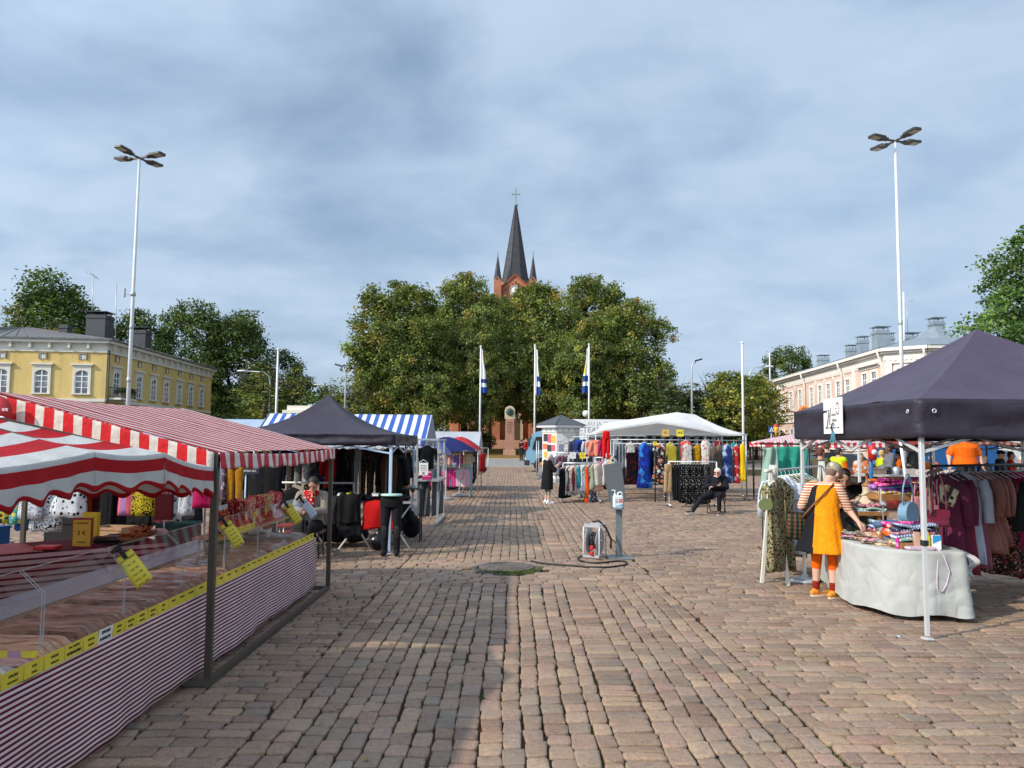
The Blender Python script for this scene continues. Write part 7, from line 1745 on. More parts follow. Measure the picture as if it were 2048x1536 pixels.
for (x,y,z,w_,d_,h_,lab,m) in ((-5.6,11.0,0,.42,.35,.62,'sand coloured laundry tub under the dotted blouse',SAND),(-5.25,12.3,0,.55,.4,.55,'dark green crate under the yellow swirled dress',M((.012,.05,.05),.5,.1)),(-8.05,11.9,0,.5,.4,.5,'blue plastic crate under the teal dress at left',M((.02,.10,.30),.5,.1)),(-7.0,12.4,0,.6,.4,.55,'black crate under the swirled tunic',BLACK)):
    o = empty('crate',(x,y,z),rnd.uniform(-.2,.2),lab,'crate','crates under the clothes'); one('tub',m,lambda b:(b.box((0,-d_/2,h_/2),(w_,.02,h_)),b.box((0,d_/2,h_/2),(w_,.02,h_)),b.box((-w_/2,0,h_/2),(.02,d_+.02,h_)),b.box((w_/2,0,h_/2),(.02,d_+.02,h_)),b.box((0,0,.02),(w_,d_,.02))),o); one('rim',m,lambda b:(b.box((0,-d_/2-.012,h_-.02),(w_+.05,.02,.03)),b.box((0,d_/2+.012,h_-.02),(w_+.05,.02,.03))),o)
# clothes between the roof posts
FL1 = CL('584048','floral','b8a8b0','302028',s=.05); MUS = CL('a87414',fold=.4)
front('dark floral scarf dress just right of the near roof post','dress',FL1,442,454,1004,11.2,1.76,'clothes between the stall posts'); front('mustard yellow trousers hanging by the stall posts','pants',MUS,452,484,1003,11.2,1.74,'clothes between the stall posts')
SP = [('black','coat',BK,.5,1.0,1,.5),('charcoal','coat',CHAR,.5,1.0,1,.5),('black white striped','dress',CL('101010','stripe','484848',s=.05),.45,1.0),('black','coat',BK2,.5,1.05,1,.5),('black','dress',BK,.5,1.0)]
rk = rack('short rail of dark coats between the candy stall posts',(-4.9,13.0),(-3.9,13.0),1.72,GALV,.015,.4,group='clothes racks'); rail_row((-4.85,13.0,1.705),(-3.95,13.0,1.705),SP,0,'the short rail between the stall posts','clothes between the stall posts',.2,HBLACK,t=.10)
c = at(497,942,12.4); o = empty('shop_banner',c,0,'dark blue banner with white lettering between the stall posts','sign'); one('board',M((.012,.016,.04),.6,.1),lambda b: b.box((0,0,0),(.34,.012,.10)),o); text('lettering','SHOPPING NO!',.045,face_T((0,-.0068,0),(1,0,0),(0,0,1)),WHITE_CARD,o,sx=.8); one('pole',BLUELEG,lambda b: b.tube([(-.05,.03,.05),(-.05,.03,-c.z)],.012,8),o)
# ---- blue and white striped tent behind
def gable_tent(label,x0,x1,y0,y1,ze,zr,m,gm,legm,grp,drop=.16,gable=True,name='market_stall',sag=.04,open_right=True):
    cx_, cy_ = (x0+x1)/2, (y0+y1)/2; t = empty(name,(cx_,cy_,0),0,label,'market stall',grp); w_, d_ = (x1-x0)/2, (y1-y0)/2
    b = MB(); b.grid(lambda u,v:(-w_+2*w_*u,-d_+2*d_*v,ze+(zr-ze)*(1-abs(2*v-1))-sag*math.sin(PI*min(1,abs(2*v-1)))*(.6+.4*math.sin(u*23)) - .012*math.sin(u*40)*abs(2*v-1)),50,24); b.build('roof_canvas',m,t)
    for s in (-1,1):
        b = MB(); b.sheet(lambda u,v:(-w_+2*w_*u,s*(d_+.01+.015*math.sin(u*50)*v),ze+.004-drop*v),60,3,.003); b.build('valance',m,t)
        if gable: b = MB(); b.sheet(lambda u,v:(s*(w_+.012),-d_+2*d_*u,ze-drop+(drop+(zr-ze)*(1-abs(2*u-1)))*v),20,6,.003); b.build('gable_cloth',gm,t)
        for q in (-1,1): one('post',legm,lambda b: b.tube([(s*(w_-.04),q*(d_-.04),0),(s*(w_-.04),q*(d_-.04),ze)],.02,8),t)
    return t
BW = CL('d0d4dc','stripe','3c5ca8',s=.22,axis=0,duty=.5,fold=.5,wr=3); BWG = CL('c4c8ce','stripe','38425c',s=.085,axis=1,duty=.5,fold=.4)
gable_tent('blue and white striped stall roof behind the small black tent',-6.3,-2.08,18.75,21.3,1.90,2.55,BW,BWG,GALV,'gable stalls on the left')
GT = CL('a8acb0',fold=.5,wr=2); gable_tent('pale grey canvas stall far back beside the left flagpole',-7.2,-1.2,28.5,32,1.66,2.26,GT,GT,GALV,'gable stalls on the left')
LB = CL('9cacc0',fold=.4,wr=2); gable_tent('pale blue grey stall roof at left behind the candy stall ridge',-10.6,-6.6,22.0,26.0,2.0,2.50,LB,LB,GALV,'gable stalls on the left')
# far little pink chimney house
o = empty('pink_house',(at(607,845,48).x,48,0),0,'small pink rendered chimney block above the blue striped roof','building'); one('wall',M((.52,.24,.2),.9,.12),lambda b: b.box((0,0,1.75),(1.9,1.6,3.5)),o); one('cornice',TRIM,lambda b:(b.box((0,0,3.62),(2.15,1.85,.2)),b.box((0,0,3.86),(1.7,1.4,.28))),o)
# grey frame stall with tarps
fr = empty('display_rack',(-1.95,18.0,0),0,'grey steel display rack with a paper notice beside the striped tent','rack')
for (x,y) in ((-.14,-.9),(-.14,.9),(.30,.9),(.30,-.55)): one('post',GALV,lambda b: b.bar((x,y,0),(x,y,1.92),.045),fr)
one('top_rail',GALV,lambda b:(b.bar((-.14,-.9,1.9),(.35,-.9,1.9),.04),b.bar((-.14,.9,1.9),(.35,.9,1.9),.04),b.bar((-.14,-.9,1.9),(-.14,.9,1.9),.04),b.bar((.30,-.9,1.9),(.30,.9,1.9),.04)),fr); one('base_rail',GALV,lambda b: b.bar((.30,-.9,.04),(.30,1.2,.04),.05),fr)
c = at(847,938,17.0); o = empty('notice',c,0,'white laminated notice hanging on the grey display frame','sign'); one('sheet',WHITE_CARD,lambda b: b.box((0,0,0),(.20,.008,.27)),o); one('print',M((.2,.2,.22),.6,.1),lambda b:([b.box((0,-.0055,.08-.035*k),(.13,.002,.012)) for k in range(4)],b.box((.0,-.0055,-.09),(.05,.002,.05))),o); one('hanger',HWHITE,lambda b: b.tube([(-.1,0,.14),(0,0,.2),(.1,0,.14)],.008,6),o)
TARP = CL('4c4e52',fold=.7,wr=4)
for k,(xa,xb,lab) in enumerate(((-2.1,-1.82,'left grey tarp hanging on the display frame table'),(-1.78,-1.60,'right grey tarp hanging on the display frame table'))):
    b = MB(); b.sheet(lambda u,v:(xa+(xb-xa)*u,17.4+.9*u*k+.04*math.sin(u*12+v*3),.98-.80*v),12,10,.004); tag(b.build('tarp',TARP),lab,'tarp','grey tarps')
o = empty('folding_table',(-1.85,18.0,0),0,'folding table with crossed legs behind the grey tarps','table'); one('tabletop',M((.3,.3,.3),.6,.1),lambda b: b.box((0,0,.98),(.55,1.5,.03)),o); [one('leg',GALV,lambda b: b.tube([(sx*.2,s*.6,0),(sx*.2,-s*.1,.97)],.012,8),o) for sx in (-1,1) for s in (-1,1)]
for k in range(4): tag(blob('folded_shirts',[('c',(-2.0+.02*k,17.5,1.02+.045*k),.03,(-1.82,17.5,1.02+.045*k),.03,1.0)],.015,CL(['b01c60','d85888','8c1c58','e088a8'][k]),None,2),['bottom dark pink','second pale pink','third plum pink','topmost light pink'][k]+' shirt in the stack on the grey frame table','shirt','folded pink shirts')
for k,(px,py,Y,lab,m,w_,L) in enumerate(((853,905,17.6,'black child coat hanging in the grey frame','101014',.4,.55),(866,910,17.9,'grey and yellow child top hanging in the grey frame','888890',.34,.5),(862,935,18.2,'grey hooded child top hanging low in the grey frame','70747c',.36,.5))):
    c = at(px,py,Y); garment(lab,'top',CL(m) if k != 1 else CL('8a8a90','floral','d0c030','e8e8e8',s=.07),(c.x,Y,c.z+.25),.3,w_,L,.07,'clothes in the grey frame',1,.3,HWHITE)
# parasols and children's clothes further back
def parasol(label,x,y,r,z,m,grp='parasols on the left'):
    t = empty('parasol',(x,y,0),0,label,'parasol',grp); b = MB()
    b.grid(lambda u,v:(r*(1-v)*math.cos(2*PI*u),r*(1-v)*math.sin(2*PI*u),z+.42*(1-(1-v)**1.6)-.05*abs(math.sin(4*2*PI*u))*(1-v)),48,10,closed_u=True); b.build('canopy',m,t)
    one('mast',WHITE_PAINT,lambda b: b.tube([(0,0,0),(0,0,z+.45)],.02,8),t)
    one('base_plate',GALV,lambda b: b.lathe([(.25,0),(.25,.06),(.05,.1)],(0,0,0),20),t)
parasol('navy blue parasol in front of the pale grey stall',at(893,885,25).x,25,.95,1.60,CL('20285c')); parasol('red parasol right of the navy blue one',at(920,889,26.5).x,26.5,.75,1.62,CL('b03038')); parasol('lilac blue parasol under the striped stall gable',at(866,895,22.5).x,22.5,.55,1.52,CL('6c74a0'))
rk = rack('rail of small white and yellow child tops, upper rail',(-2.65,26.6),(-1.35,26.6),1.52,GALV,.016,.5,group='clothes racks')
PAST = ['d0b020','d8c830','c8c0a8','d88848','d8a8a0','a8c0d8','9c80c0','c86080','d8d0a0','d8c8a0']
SP = [(n,'top',CL(c) if i > 2 else CL(c,'dots','202020',s=.06),.30,.42,1,.2) for i,(n,c) in enumerate(zip(('yellow dotted','bright yellow dotted','white dotted','orange','pale pink','pale blue','lilac','rose','cream','ivory'),PAST))]
rail_row((-2.62,26.6,1.50),(-1.40,26.6,1.50),SP,.2,"the upper child rail","child clothes",.3,HWHITE,t=.06)
TURQ = M((.05,.42,.50),.4,.05)
rk = rack('low turquoise rail of hooded child suits',(-2.75,25.8),(-1.35,25.8),1.08,TURQ,.016,.5,group='clothes racks')
SP = [(n,'coat',CL(c) if k < 7 else CL(c,'dots','d8a0b0',s=.06),.32,.62,1,.3) for k,(n,c) in enumerate((('crimson pink','a02858'),('slate grey','5c606c'),('lilac','8c80b8'),('violet grey','70689c'),('hot pink','c8307c'),('blue grey','687088'),('bright pink','d8408c'),('white pink spotted','c8b8c0'),('ivory pink spotted','d0c8c4'),('pale pink spotted','d8a8b4')))]
rail_row((-2.70,25.8,1.06),(-1.40,25.8,1.06),SP,.25,'the low turquoise rail','child clothes',.3,TURQ,t=.08)
for k,(px0,px1,pyh,Y,kind,m,lab) in enumerate(((944,954,955,28.2,'pants',BK,'black trousers hanging at the corner of the pale grey stall'),(955,962,948,28.2,'pants',CL('907880'),'mauve trousers beside the long red dress'),(958,972,943,27.8,'dress',CL('7c0c10'),'long red dress at the right corner of the pale grey stall'),(956,970,905,28.3,'top',BK2,'black blouse above the long red dress'))):
    front(lab,kind,m,px0,px1,pyh,Y,1.62 if k != 2 else 1.55,'clothes at the grey stall',name=None)
rk = rack('short rail at the corner of the pale grey stall',(-1.75,28.3),(-.85,28.3),1.64,GALV,.015,.4,group='clothes racks')
for k,(x,y,lab) in enumerate(((-2.9,29.6,'dark stacked goods under the pale grey stall, left'),(-2.0,29.8,'dark stacked goods under the pale grey stall, right'))): tag(blob('goods_pile',[('c',(x-.3,y,.4),.38,(x+.3,y,.5),.36)],.05,CL('24242c','floral','585060','30384c',s=.12),None,3),lab,'goods')
# ================================================================== middle of the square
o = empty('manhole_cover',(-.06,11.5,0),0,'round dark steel manhole cover in the paving with grass at its near rim','manhole cover')
MHM = NT('manhole_steel'); MHM.col(MHM.ramp(MHM.noise(6,6),[(.3,(.085,.07,.058)),(.7,(.16,.135,.11))])); MHM.rough(.6,.4); MHM.bump(MHM.noise(55,2),.3,.01)
one('plate',MHM.m,lambda b: b.lathe([(.405,.0),(.405,.03),(.38,.038),(.02,.05)],(0,0,0),48,smooth=False),o)
one('rim',M((.07,.06,.055),.8,.2),lambda b: b.lathe([(.52,-.03),(.52,.0),(.47,.012),(.425,.012),(.425,-.03)],(0,0,0),48),o)
one('cover_pattern',MHM.m,lambda b:[b.tube([(r_*math.cos(2*PI*k/48),r_*math.sin(2*PI*k/48),.041+.011*(1-r_/.38)) for k in range(48)],.005,5,closed=True) for r_ in (.34,.26,.18,.1)],o)
b = MB(); g = random.Random(3)
for k in range(900):
    a = g.gauss(-PI/2+.25,.55); r_ = .44+abs(g.gauss(0,.045)); p = V((-.06+r_*math.cos(a),11.5+r_*math.sin(a),-.005)); h = g.uniform(.02,.075); d = V((g.uniform(-.04,.04),g.uniform(-.05,.03),h)); wv = V((g.uniform(-1,1),g.uniform(-1,1),0)).normalized()*.005
    b.add([p-wv,p+wv,p+d],[[0,1,2]])
tag(b.build('grass',M((.10,.14,.025),.8,.4,20)),kind='stuff')
b = MB()
# moss and grass tufts in the joints
for k in range(260):
    cxx = g.uniform(-1.5,2.0); cyy = 3.5+9*g.random()**1.5
    for i in range(9):
        p = V((cxx+g.gauss(0,.016),cyy+g.gauss(0,.05),-.012)); d = V((g.uniform(-.012,.012),g.uniform(-.012,.012),g.uniform(.008,.026))); wv = V((g.uniform(-1,1),g.uniform(-1,1),0)).normalized()*.004
        b.add([p-wv,p+wv,p+d],[[0,1,2]])
tag(b.build('joint_moss',M((.09,.105,.025),.9,.4,20)),kind='stuff')
# cable drum
cd = empty('cable_reel',(1.36,12.6,0),R(-28),'steel cable reel stand with grey discs and red sockets','cable reel'); cd.scale = (.8,.85,.94)
for s in (-1,1):
    one('side_frame',ALU,lambda b: b.tube([(s*.17,-.20,.02),(s*.17,-.17,.10),(s*.17,-.17,.50),(s*.17,-.12,.57),(s*.17,.12,.57),(s*.17,.17,.50),(s*.17,.17,.10),(s*.17,.20,.02)],.014,10),cd)
    one('disc',M((.42,.43,.43),.45,.08,metal=.3),lambda b: b.lathe([(.215,-.006),(.22,0),(.215,.006)],(s*.115,0,.30),32,0,(1,0,0)),cd)
    one('cross_bar',ALU,lambda b:(b.bar((-.17,s*.14,.56),(.17,s*.14,.56),.03,.05),b.bar((-.17,s*.185,.05),(.17,s*.185,.05),.025,.04)),cd)
one('cable_coil',BLACK,lambda b:[b.tube([(x,(.10+.02*(i%3))*math.cos(2*PI*k/24),.30+(.10+.02*(i%3))*math.sin(2*PI*k/24)) for k in range(24)],.011,6,closed=True) for i,x in enumerate((-.08,-.055,-.03,-.005,.02,.045,.07,.09))],cd)
one('axle',GALV,lambda b: b.tube([(-.18,0,.30),(.18,0,.30)],.02,10),cd)
for z in (.20,.10): one('socket',M((.55,.012,.012),.4,.05),lambda b: b.box((.03,-.205,z),(.07,.07,.07),bev=.012),cd)
b = MB(); cp = [gp(1062,1124),gp(1090,1129),gp(1150,1134),gp(1205,1137),gp(1248,1132),gp(1253,1127),gp(1238,1124),gp(1190,1128),gp(1160,1123),gp(1157,1117),gp(1172,1113),gp(1190,1114)]
cp = [p+V((0,0,.016)) for p in cp]; pts = []
for i in range(len(cp)-1):
    p0,p1,p2,p3 = cp[max(0,i-1)],cp[i],cp[i+1],cp[min(len(cp)-1,i+2)]
    for j in range(8): t = j/8; pts.append(.5*((2*p1)+(p2-p0)*t+(2*p0-5*p1+4*p2-p3)*t*t+(3*p1-p0-3*p2+p3)*t**3))
b.tube(pts,.0135,8); tag(b.build('power_cable',BLACK),'thick black cable snaking from the manhole to the steel cable reel','cable')
b = MB(); q = gp(1212,1062,.0); tp = V((1.32,12.55,.585)); b.tube([tp,tp+V((.10,-.02,.02)),tp+V((.22,0,-.10)),tp+V((.30,-.01,-.28)),tp+V((.29,-.03,-.42))],.016,8); tag(b.build('cable_loop',BLACK),'black cable end looping over the top of the cable reel','cable')
# hand sanitiser stand
GREYS = M((.155,.18,.19),.5,.05)
hs = empty('sanitizer_stand',(1.765,12.62,0),0,'grey steel hand sanitiser stand with blank board above the bottle','stand')
one('base_plate',GREYS,lambda b: b.box((.01,0,.010),(.40,.34,.014)),hs); one('post',GREYS,lambda b: b.box((-.005,.03,.47),(.105,.035,.92)),hs)
one('bracket',GREYS,lambda b:(b.box((-.03,-.045,.795),(.21,.16,.012)),b.box((-.03,.03,.90),(.21,.01,.22))),hs)
one('board',GREYS,lambda b: b.box((-.06,.09,1.215),(.285,.012,.64),0,0,Matrix.Rotation(R(-9),4,'Y')@Matrix.Rotation(R(12),4,'X')),hs)
sb = empty('sanitizer_bottle',(1.735,12.57,.803),0,'white hand sanitiser canister with pump and red and blue label','bottle')
WPL = M((.66,.72,.74),.3,.03)
b = MB(); b.box((0,0,.105),(.165,.10,.21),bev=.02); b.build('canister',WPL,sb)
one('handle',WPL,lambda b: b.tube([(-.01,0,.20),(0,0,.245),(.03,0,.26),(.06,0,.255),(.07,0,.20)],.014,8),sb)
one('pump',WHITE_PAINT,lambda b:(b.tube([(-.05,0,.20),(-.05,0,.235)],.02,12),b.tube([(-.05,0,.235),(-.05,0,.285)],.007,8),b.tube([(-.03,0,.285),(-.06,0,.292),(-.10,-.01,.287),(-.105,-.01,.28)],.007,8)),sb)
lb = one('label',M((.70,.74,.76),.4,.02),lambda b: b.box((.005,-.0515,.10),(.125,.002,.13)),sb)
one('red_print',M((.68,.08,.04),.4,.05),lambda b: b.box((.036,-.0535,.125),(.052,.002,.062)),lb); one('blue_print',M((.06,.34,.60),.4,.05),lambda b: b.prism([(-.055,.037),(.066,.037),(.066,.075),(.0,.045)],.0525,.0545,XZ),lb)
text('lettering','DESI',.02,face_T((.036,-.0555,.13),(1,0,0),(0,0,1)),WHITE_CARD,lb); 
for k in range(3): one('small_print',INK,lambda b: b.box((-.028,-.0535,.14-.022*k),(.05,.002,.006)),lb)
# ------------------------------------------------------------------ white tent with dresses
WT = CL((.74,.74,.72),fold=.8,wr=1.6,trans=.22); wt = empty('market_tent',(5.75,29.4,0),0,'wide white tent with raised front hem over hanging summer dresses','tent','pop-up tents on the square')
HX, HY = 2.75, 1.6
def wt_edge(u):   # around the hem: front, right, back, left
    k = int(u*4)%4; f = u*4-int(u*4)
    if u >= 1: k, f = 3, 1
    c = [V((-HX,-HY,2.22)),V((HX,-HY,2.22)),V((HX,HY,2.22)),V((-HX,HY,2.22))]; p = c[k].lerp(c[(k+1)%4],f)
    if k == 0: p.z += .42*max(0,1-abs(f-.42)/.42)**.8
    return p
def wt_ridge(x):
    for (x0,z0),(x1,z1) in (((-2.2,2.62),(-1.0,2.80)),((-1.0,2.80),(.55,3.06)),((.55,3.06),(1.25,2.98))):
        if x <= x1: return z0+(z1-z0)*max(0,(x-x0)/(x1-x0))
    return 2.98
def wt_fn(u,v):
    e = wt_edge(u); rx = max(-2.2,min(1.25,e.x*.8)); q = V((rx,.0,wt_ridge(rx)))
    p = e.lerp(q,v); p.z -= .10*math.sin(PI*v)*(1-.3*v); p.z += .02*noise.noise((p.x*1.5,p.y*1.5,2)); return p
b = MB(); b.grid(wt_fn,96,14,closed_u=True); b.build('canopy',WT,wt)
b = MB(); b.grid(lambda u,v: wt_edge(u)*1.004+V((0,0,-.07*v+.01)),96,1,closed_u=True); b.build('hem',WT,wt)
for sx in (-1,1):
    for sy in (-1,1): one('leg',ALU,lambda b: b.tube([(sx*HX*.985,sy*HY*.985,0),(sx*HX*.985,sy*HY*.985,2.2)],.03,10),wt)
one('truss',GALV,lambda b:[b.bar((-HX+.35*k,HY*.9,1.75),(-HX+.35*k+.3,HY*.9,2.15),.03) for k in range(15)]+[b.bar((-HX,HY*.9,1.74),(HX,HY*.9,1.74),.03)],wt)
b = MB(); b.sheet(lambda u,v:(5.75-HX+.1+2*(HX-.1)*u,29.4+HY-.15+.03*math.sin(u*40),2.15-1.9*v),60,6,.004); 
for i,f in enumerate(b.f): pass
tag(b.build('striped_backdrop',CL('909498','stripe','24262a',s=.34,axis=0,duty=.55)),'grey striped cloth hung along the back of the white tent','cloth')
# racks beneath
rk = rack('main rail of summer dresses under the white tent',(3.3,25.6),(7.85,25.8),1.98,GALV,.018,.5,group='clothes racks')
GW = 'summer clothes at the white tent'
def fr2(lab,kind,m,px0,px1,pyt,pyh,Y,th=.10,sv=0.0,fl=1.0,rz=None,hang=HWHITE):
    a = at(px0,pyh,Y); e = at(px1,pyh,Y); t_ = at((px0+px1)/2,pyt,Y); w_ = e.x-a.x
    return garment(lab,kind,m,((a.x+e.x)/2,Y,t_.z),rnd.uniform(-.12,.12) if rz is None else rz,w_,max(.2,t_.z-.07-a.z),th,GW,fl,sv,hang)
ZB = CL('282828','stripe','b0b0b0',s=.10,axis=0,duty=.55); ABST = CL('1c1c20','floral','d8703c','c8c4c0',s=.16); BLD = CL('1038b0','dye','081c60','2c78c8',s=.22); OLI = CL('948828',fold=.5); PNW = CL('c0bcb8','floral','c85850','a89c98',s=.07); MUST = CL('b08408','swirl','5c4008',s=.14); WFL = CL('c8c4bc','floral','c86850','b8a090',s=.09); BRN2 = CL('5c5044',fold=.5); TIE = CL('101c50','dye','28407c','a8b8d0',s=.18); RPR = CL('b82430','floral','d8d0cc','802028',s=.10); YEL = CL('d8b408',fold=.5); DKRD = CL('1c1418','floral','7c1c20','30282c',s=.06)
fr2('black and white striped blouse left of the dark dress under the white tent','dress',ZB,1232,1254,882,936,24.9); fr2('dark dress with red hem and white lace shoulders','dress',DKRD,1252,1274,882,968,25.1); fr2('white lace top over the dark dress','top',CL('b4b0ac','floral','88847f','d0d0cc',s=.05),1250,1272,880,905,24.95); fr2('dark red dress edge beside the dark lace dress','dress',CL('6c1418'),1268,1278,888,966,25.3)
fr2('bright blue tie-dye dress under the white tent','dress',BLD,1275,1303,880,975,25.0,fl=1.1); fr2('navy dress behind the blue tie-dye one','dress',NAVY,1296,1308,886,962,25.3); fr2('black dress with orange and white swirls','dress',ABST,1305,1334,882,968,25.0,fl=1.15); fr2('olive yellow sleeveless top','top',OLI,1334,1356,885,925,24.8); fr2('second olive top behind the first','top',CL('a89c40'),1330,1350,880,915,25.3)
fr2('orange edged white top between olive and mustard','top',CL('c85830'),1360,1372,884,930,25.3); fr2('white and pink tunic right of the olive top','dress',PNW,1362,1386,882,930,24.8); fr2('coral top behind the white and pink tunic','top',CL('c84838'),1358,1385,876,915,25.3); fr2('mustard vest with dark print','top',MUST,1386,1404,884,928,24.9); fr2('long white dress with red flowers','dress',WFL,1402,1420,874,958,24.7); fr2('pale grey long dress behind the white flowered one','dress',CL('a8a8a4'),1410,1424,878,950,25.3)
fr2('brown grey dress right of the white flowered one','dress',BRN2,1422,1434,886,952,25.1); fr2('second brown grey dress','dress',CL('685c4c'),1433,1446,884,948,25.3); fr2('dark red blouse above the brown dresses','top',CL('701418'),1428,1446,876,905,25.5); fr2('navy and white tie-dye long dress','dress',TIE,1444,1466,884,966,25.1,fl=1.1); fr2('teal top behind the red printed dress','top',CL('1c7880'),1462,1474,880,915,25.6); fr2('red and white printed long dress','dress',RPR,1467,1480,884,966,25.2); fr2('bright yellow long dress at the right end of the white tent','dress',YEL,1480,1491,882,962,25.2); fr2('sage green dress between the navy and red ones','dress',CL('8c9c88'),1458,1470,890,955,25.4)
SP = [(n,'dress',CL(c),.45,1.1) for n,c in (('dark blue','182448'),('plum','481830'),('grey','606064'),('black','141416'),('teal','185058'),('rust','70301c'),('dark green','18301c'),('black','101012'),('brown','403020'),('navy','141c3c'),('wine','50141c'),('black','141416'))]
rk = rack('second rail deep under the white tent',(3.6,27.2),(8.1,27.2),1.85,GALV,.018,.5,group='clothes racks'); rail_row((3.7,27.2,1.83),(8.0,27.2,1.83),SP,.3,'the second rail under the white tent',GW,.3,HBLACK,t=.09)
SP = [(n,'top',CL(c),.42,.7,1,.4) for n,c in (('dark red','701820'),('black','141416'),('grey','505054'),('blue','203c80'),('white','b0b0b0'),('green','204c30'))]
rk = rack('third rail low under the white tent',(3.4,26.4),(5.2,26.4),1.25,GALV,.016,.5,group='clothes racks'); rail_row((3.45,26.4,1.235),(5.15,26.4,1.235),SP,.2,'the third rail under the white tent',GW,.3,HBLACK,t=.09)
# front rack of patterned trousers
a0 = at(1338,923,22.8); a1 = at(1433,921,22.8)
rk = rack('low white rail of black and white patterned trousers',(a0.x,22.8),(a1.x,22.8),a0.z,WHITE_PAINT,.016,.55,group='clothes racks')
PT = CL('0c0c0c','dots','a8a49c',s=.055,duty=.36); BEI = CL('a88c68',fold=.5)
fr2('beige wide trousers at the left end of the low white rail','pants',BEI,1327,1345,922,984,22.75,.10,fl=1.5); fr2('second beige trousers behind the first pair','skirt',CL('988058'),1332,1348,922,980,22.9)
for k in range(3): fr2(['black trousers beside the beige pair','second black trousers on the low white rail','third black trousers on the low white rail'][k],'pants',BK,1345+5*k,1357+5*k,923,998+2*k,22.8,.08,fl=1.3,rz=.6)
for k in range(9): fr2(f"black and white speckled trousers, {ORD[k] if k < 8 else 'rightmost'}{' from the left' if 0 < k < 8 else ''} on the low white rail",'pants',PT,1357+6.3*k,1372+6.3*k,922,1003+(k*7)%5,22.8+.05*(k%2),.09,fl=1.4,rz=.35)
# price boards over the rail
for (px,py,lab,s,m) in ((1331,866,'orange yellow price board reading 15 over the summer dresses','15.',M((.60,.40,.10),.6,.08)),(1360,866,'bright yellow price board right of the one reading 15','ALE',YELLOW_CARD),(1310,887,'small yellow price board low among the dresses','10',YELLOW_CARD)):
    c = at(px,py,24.7); h_ = .22 if py < 880 else .12; o = empty('price_board',c,0,lab,'sign','price boards at the white tent'); one('card',m,lambda b: b.box((0,0,0),(h_,.02,h_)),o); text('lettering',s,h_*.42,face_T((0,-.0115,.01),(1,0,0),(0,0,1)),INK,o,bold=.002); one('pole',BLACK,lambda b: b.tube([(0,.02,0),(0,.02,-c.z)],.02,8),o)
# racks on the left of the white tent, with the customer in black
b0 = at(1126,926,24.4); b1 = at(1198,921,24.4)
rk = rack('round chrome rack of light summer tops beside the customer in black',(b0.x,24.4),(b1.x,24.4),b0.z,ALU,.02,.9,group='clothes racks')
LS = [('black long','dress','0c0c0e',None,.46,1.0),('black','dress','101014',None,.42,.98),('white frilled','tunic','c8c6c0',None,.42,.92),('brown','tunic','6c4830',None,.4,.8),('ivory','tunic','c8c0b0',None,.4,.85),('wine red','top','7c1c30',None,.4,.8),('taupe','tunic','a89888',None,.4,.9),('teal','top','28808c',None,.4,.7),('pale grey','tunic','b8bcc0',None,.42,.92),('white','tunic','c8c8c8',None,.42,.85),('green patterned','dress','40683c','d0d4c0',.4,1.05),('bright orange','dress','d84810',None,.4,1.2),('black white zigzag','dress','30343c','b8b8b8',.4,1.2),('sage','tunic','8c9884',None,.4,.8),('peach','tunic','d8a08c',None,.42,.85),('ivory','top','c8bca8',None,.4,.7)]
rail_row(b0-V((0,0,.015)),b1-V((0,0,.015)),[(n,k,CL(c) if not p else CL(c,'floral',p,s=.06),w_,L) for n,k,c,p,w_,L in LS],.75,'the chrome rack by the black coat',GW,.3,HWHITE,t=.10)
b2 = at(1190,918,25.6); b3 = at(1228,916,25.6)
rk = rack('second chrome rack of pink and white tops',(b2.x,25.6),(b3.x,25.6),b2.z+.05,ALU,.02,.8,group='clothes racks')
LS = [('peach','tunic','d8a898',.42,.9),('hot pink','tunic','c02860',.4,.85),('rose patterned','tunic','a84c70',.4,.85),('white','tunic','c4c4c4',.42,.8),('dark brown','dress','2c2018',.4,.95),('cream','tunic','c8b898',.4,.85)]
rail_row(b2,b3,[(n,k,CL(c),w_,L) for n,k,c,w_,L in LS],.6,'the second chrome rack',GW,.3,HWHITE,t=.10)
fr2('yellow flowered black summer dress by the grey board','dress',CL('c8c4b8','floral','d8a818','282420',s=.10),1212,1232,905,974,24.6,.10); fr2('bright red trousers hanging high left of the white tent','pants',CL('d01008'),1204,1221,856,916,24.6,.14,hang=M((.7,.4,.1),.5,.1)); fr2('white blouse below the red trousers','top',CL('c8c8cc'),1208,1226,900,935,25.3)
c3 = at(1146,898,27.5); c4 = at(1235,893,27.5)
rk = rack('tall rear rail of blue, coral and red blouses',(c3.x,27.5),(c4.x,27.5),at(1190,874,27.5).z,GALV,.018,.5,group='clothes racks'); zz_ = at(1190,874,27.5).z-.015
LS = [('dark grey','top','404048',.45,.6),('royal blue','top','1840a0',.5,.62),('navy blue','top','182858',.5,.6),('white','top','b8b8b8',.45,.55),('coral','top','d87860',.5,.6),('salmon','top','e08870',.5,.6),('wine','top','782030',.5,.62),('raspberry','top','a01848',.5,.62),('black','top','1c1c20',.45,.6),('silver grey','top','909498',.45,.6)]
rail_row((c3.x,27.5,zz_),(c4.x,27.5,zz_),[(n,k,CL(c),w_,L,1,.5) for n,k,c,w_,L in LS],.25,'the tall rear rail',GW,.25,HBLACK,t=.12)
d0 = at(1112,905,26.2); d1_ = at(1158,901,26.2)
rk = rack('rear rail of plum and grey tops by the kiosk',(d0.x,26.2),(d1_.x,26.2),d0.z,ALU,.018,.5,group='clothes racks')
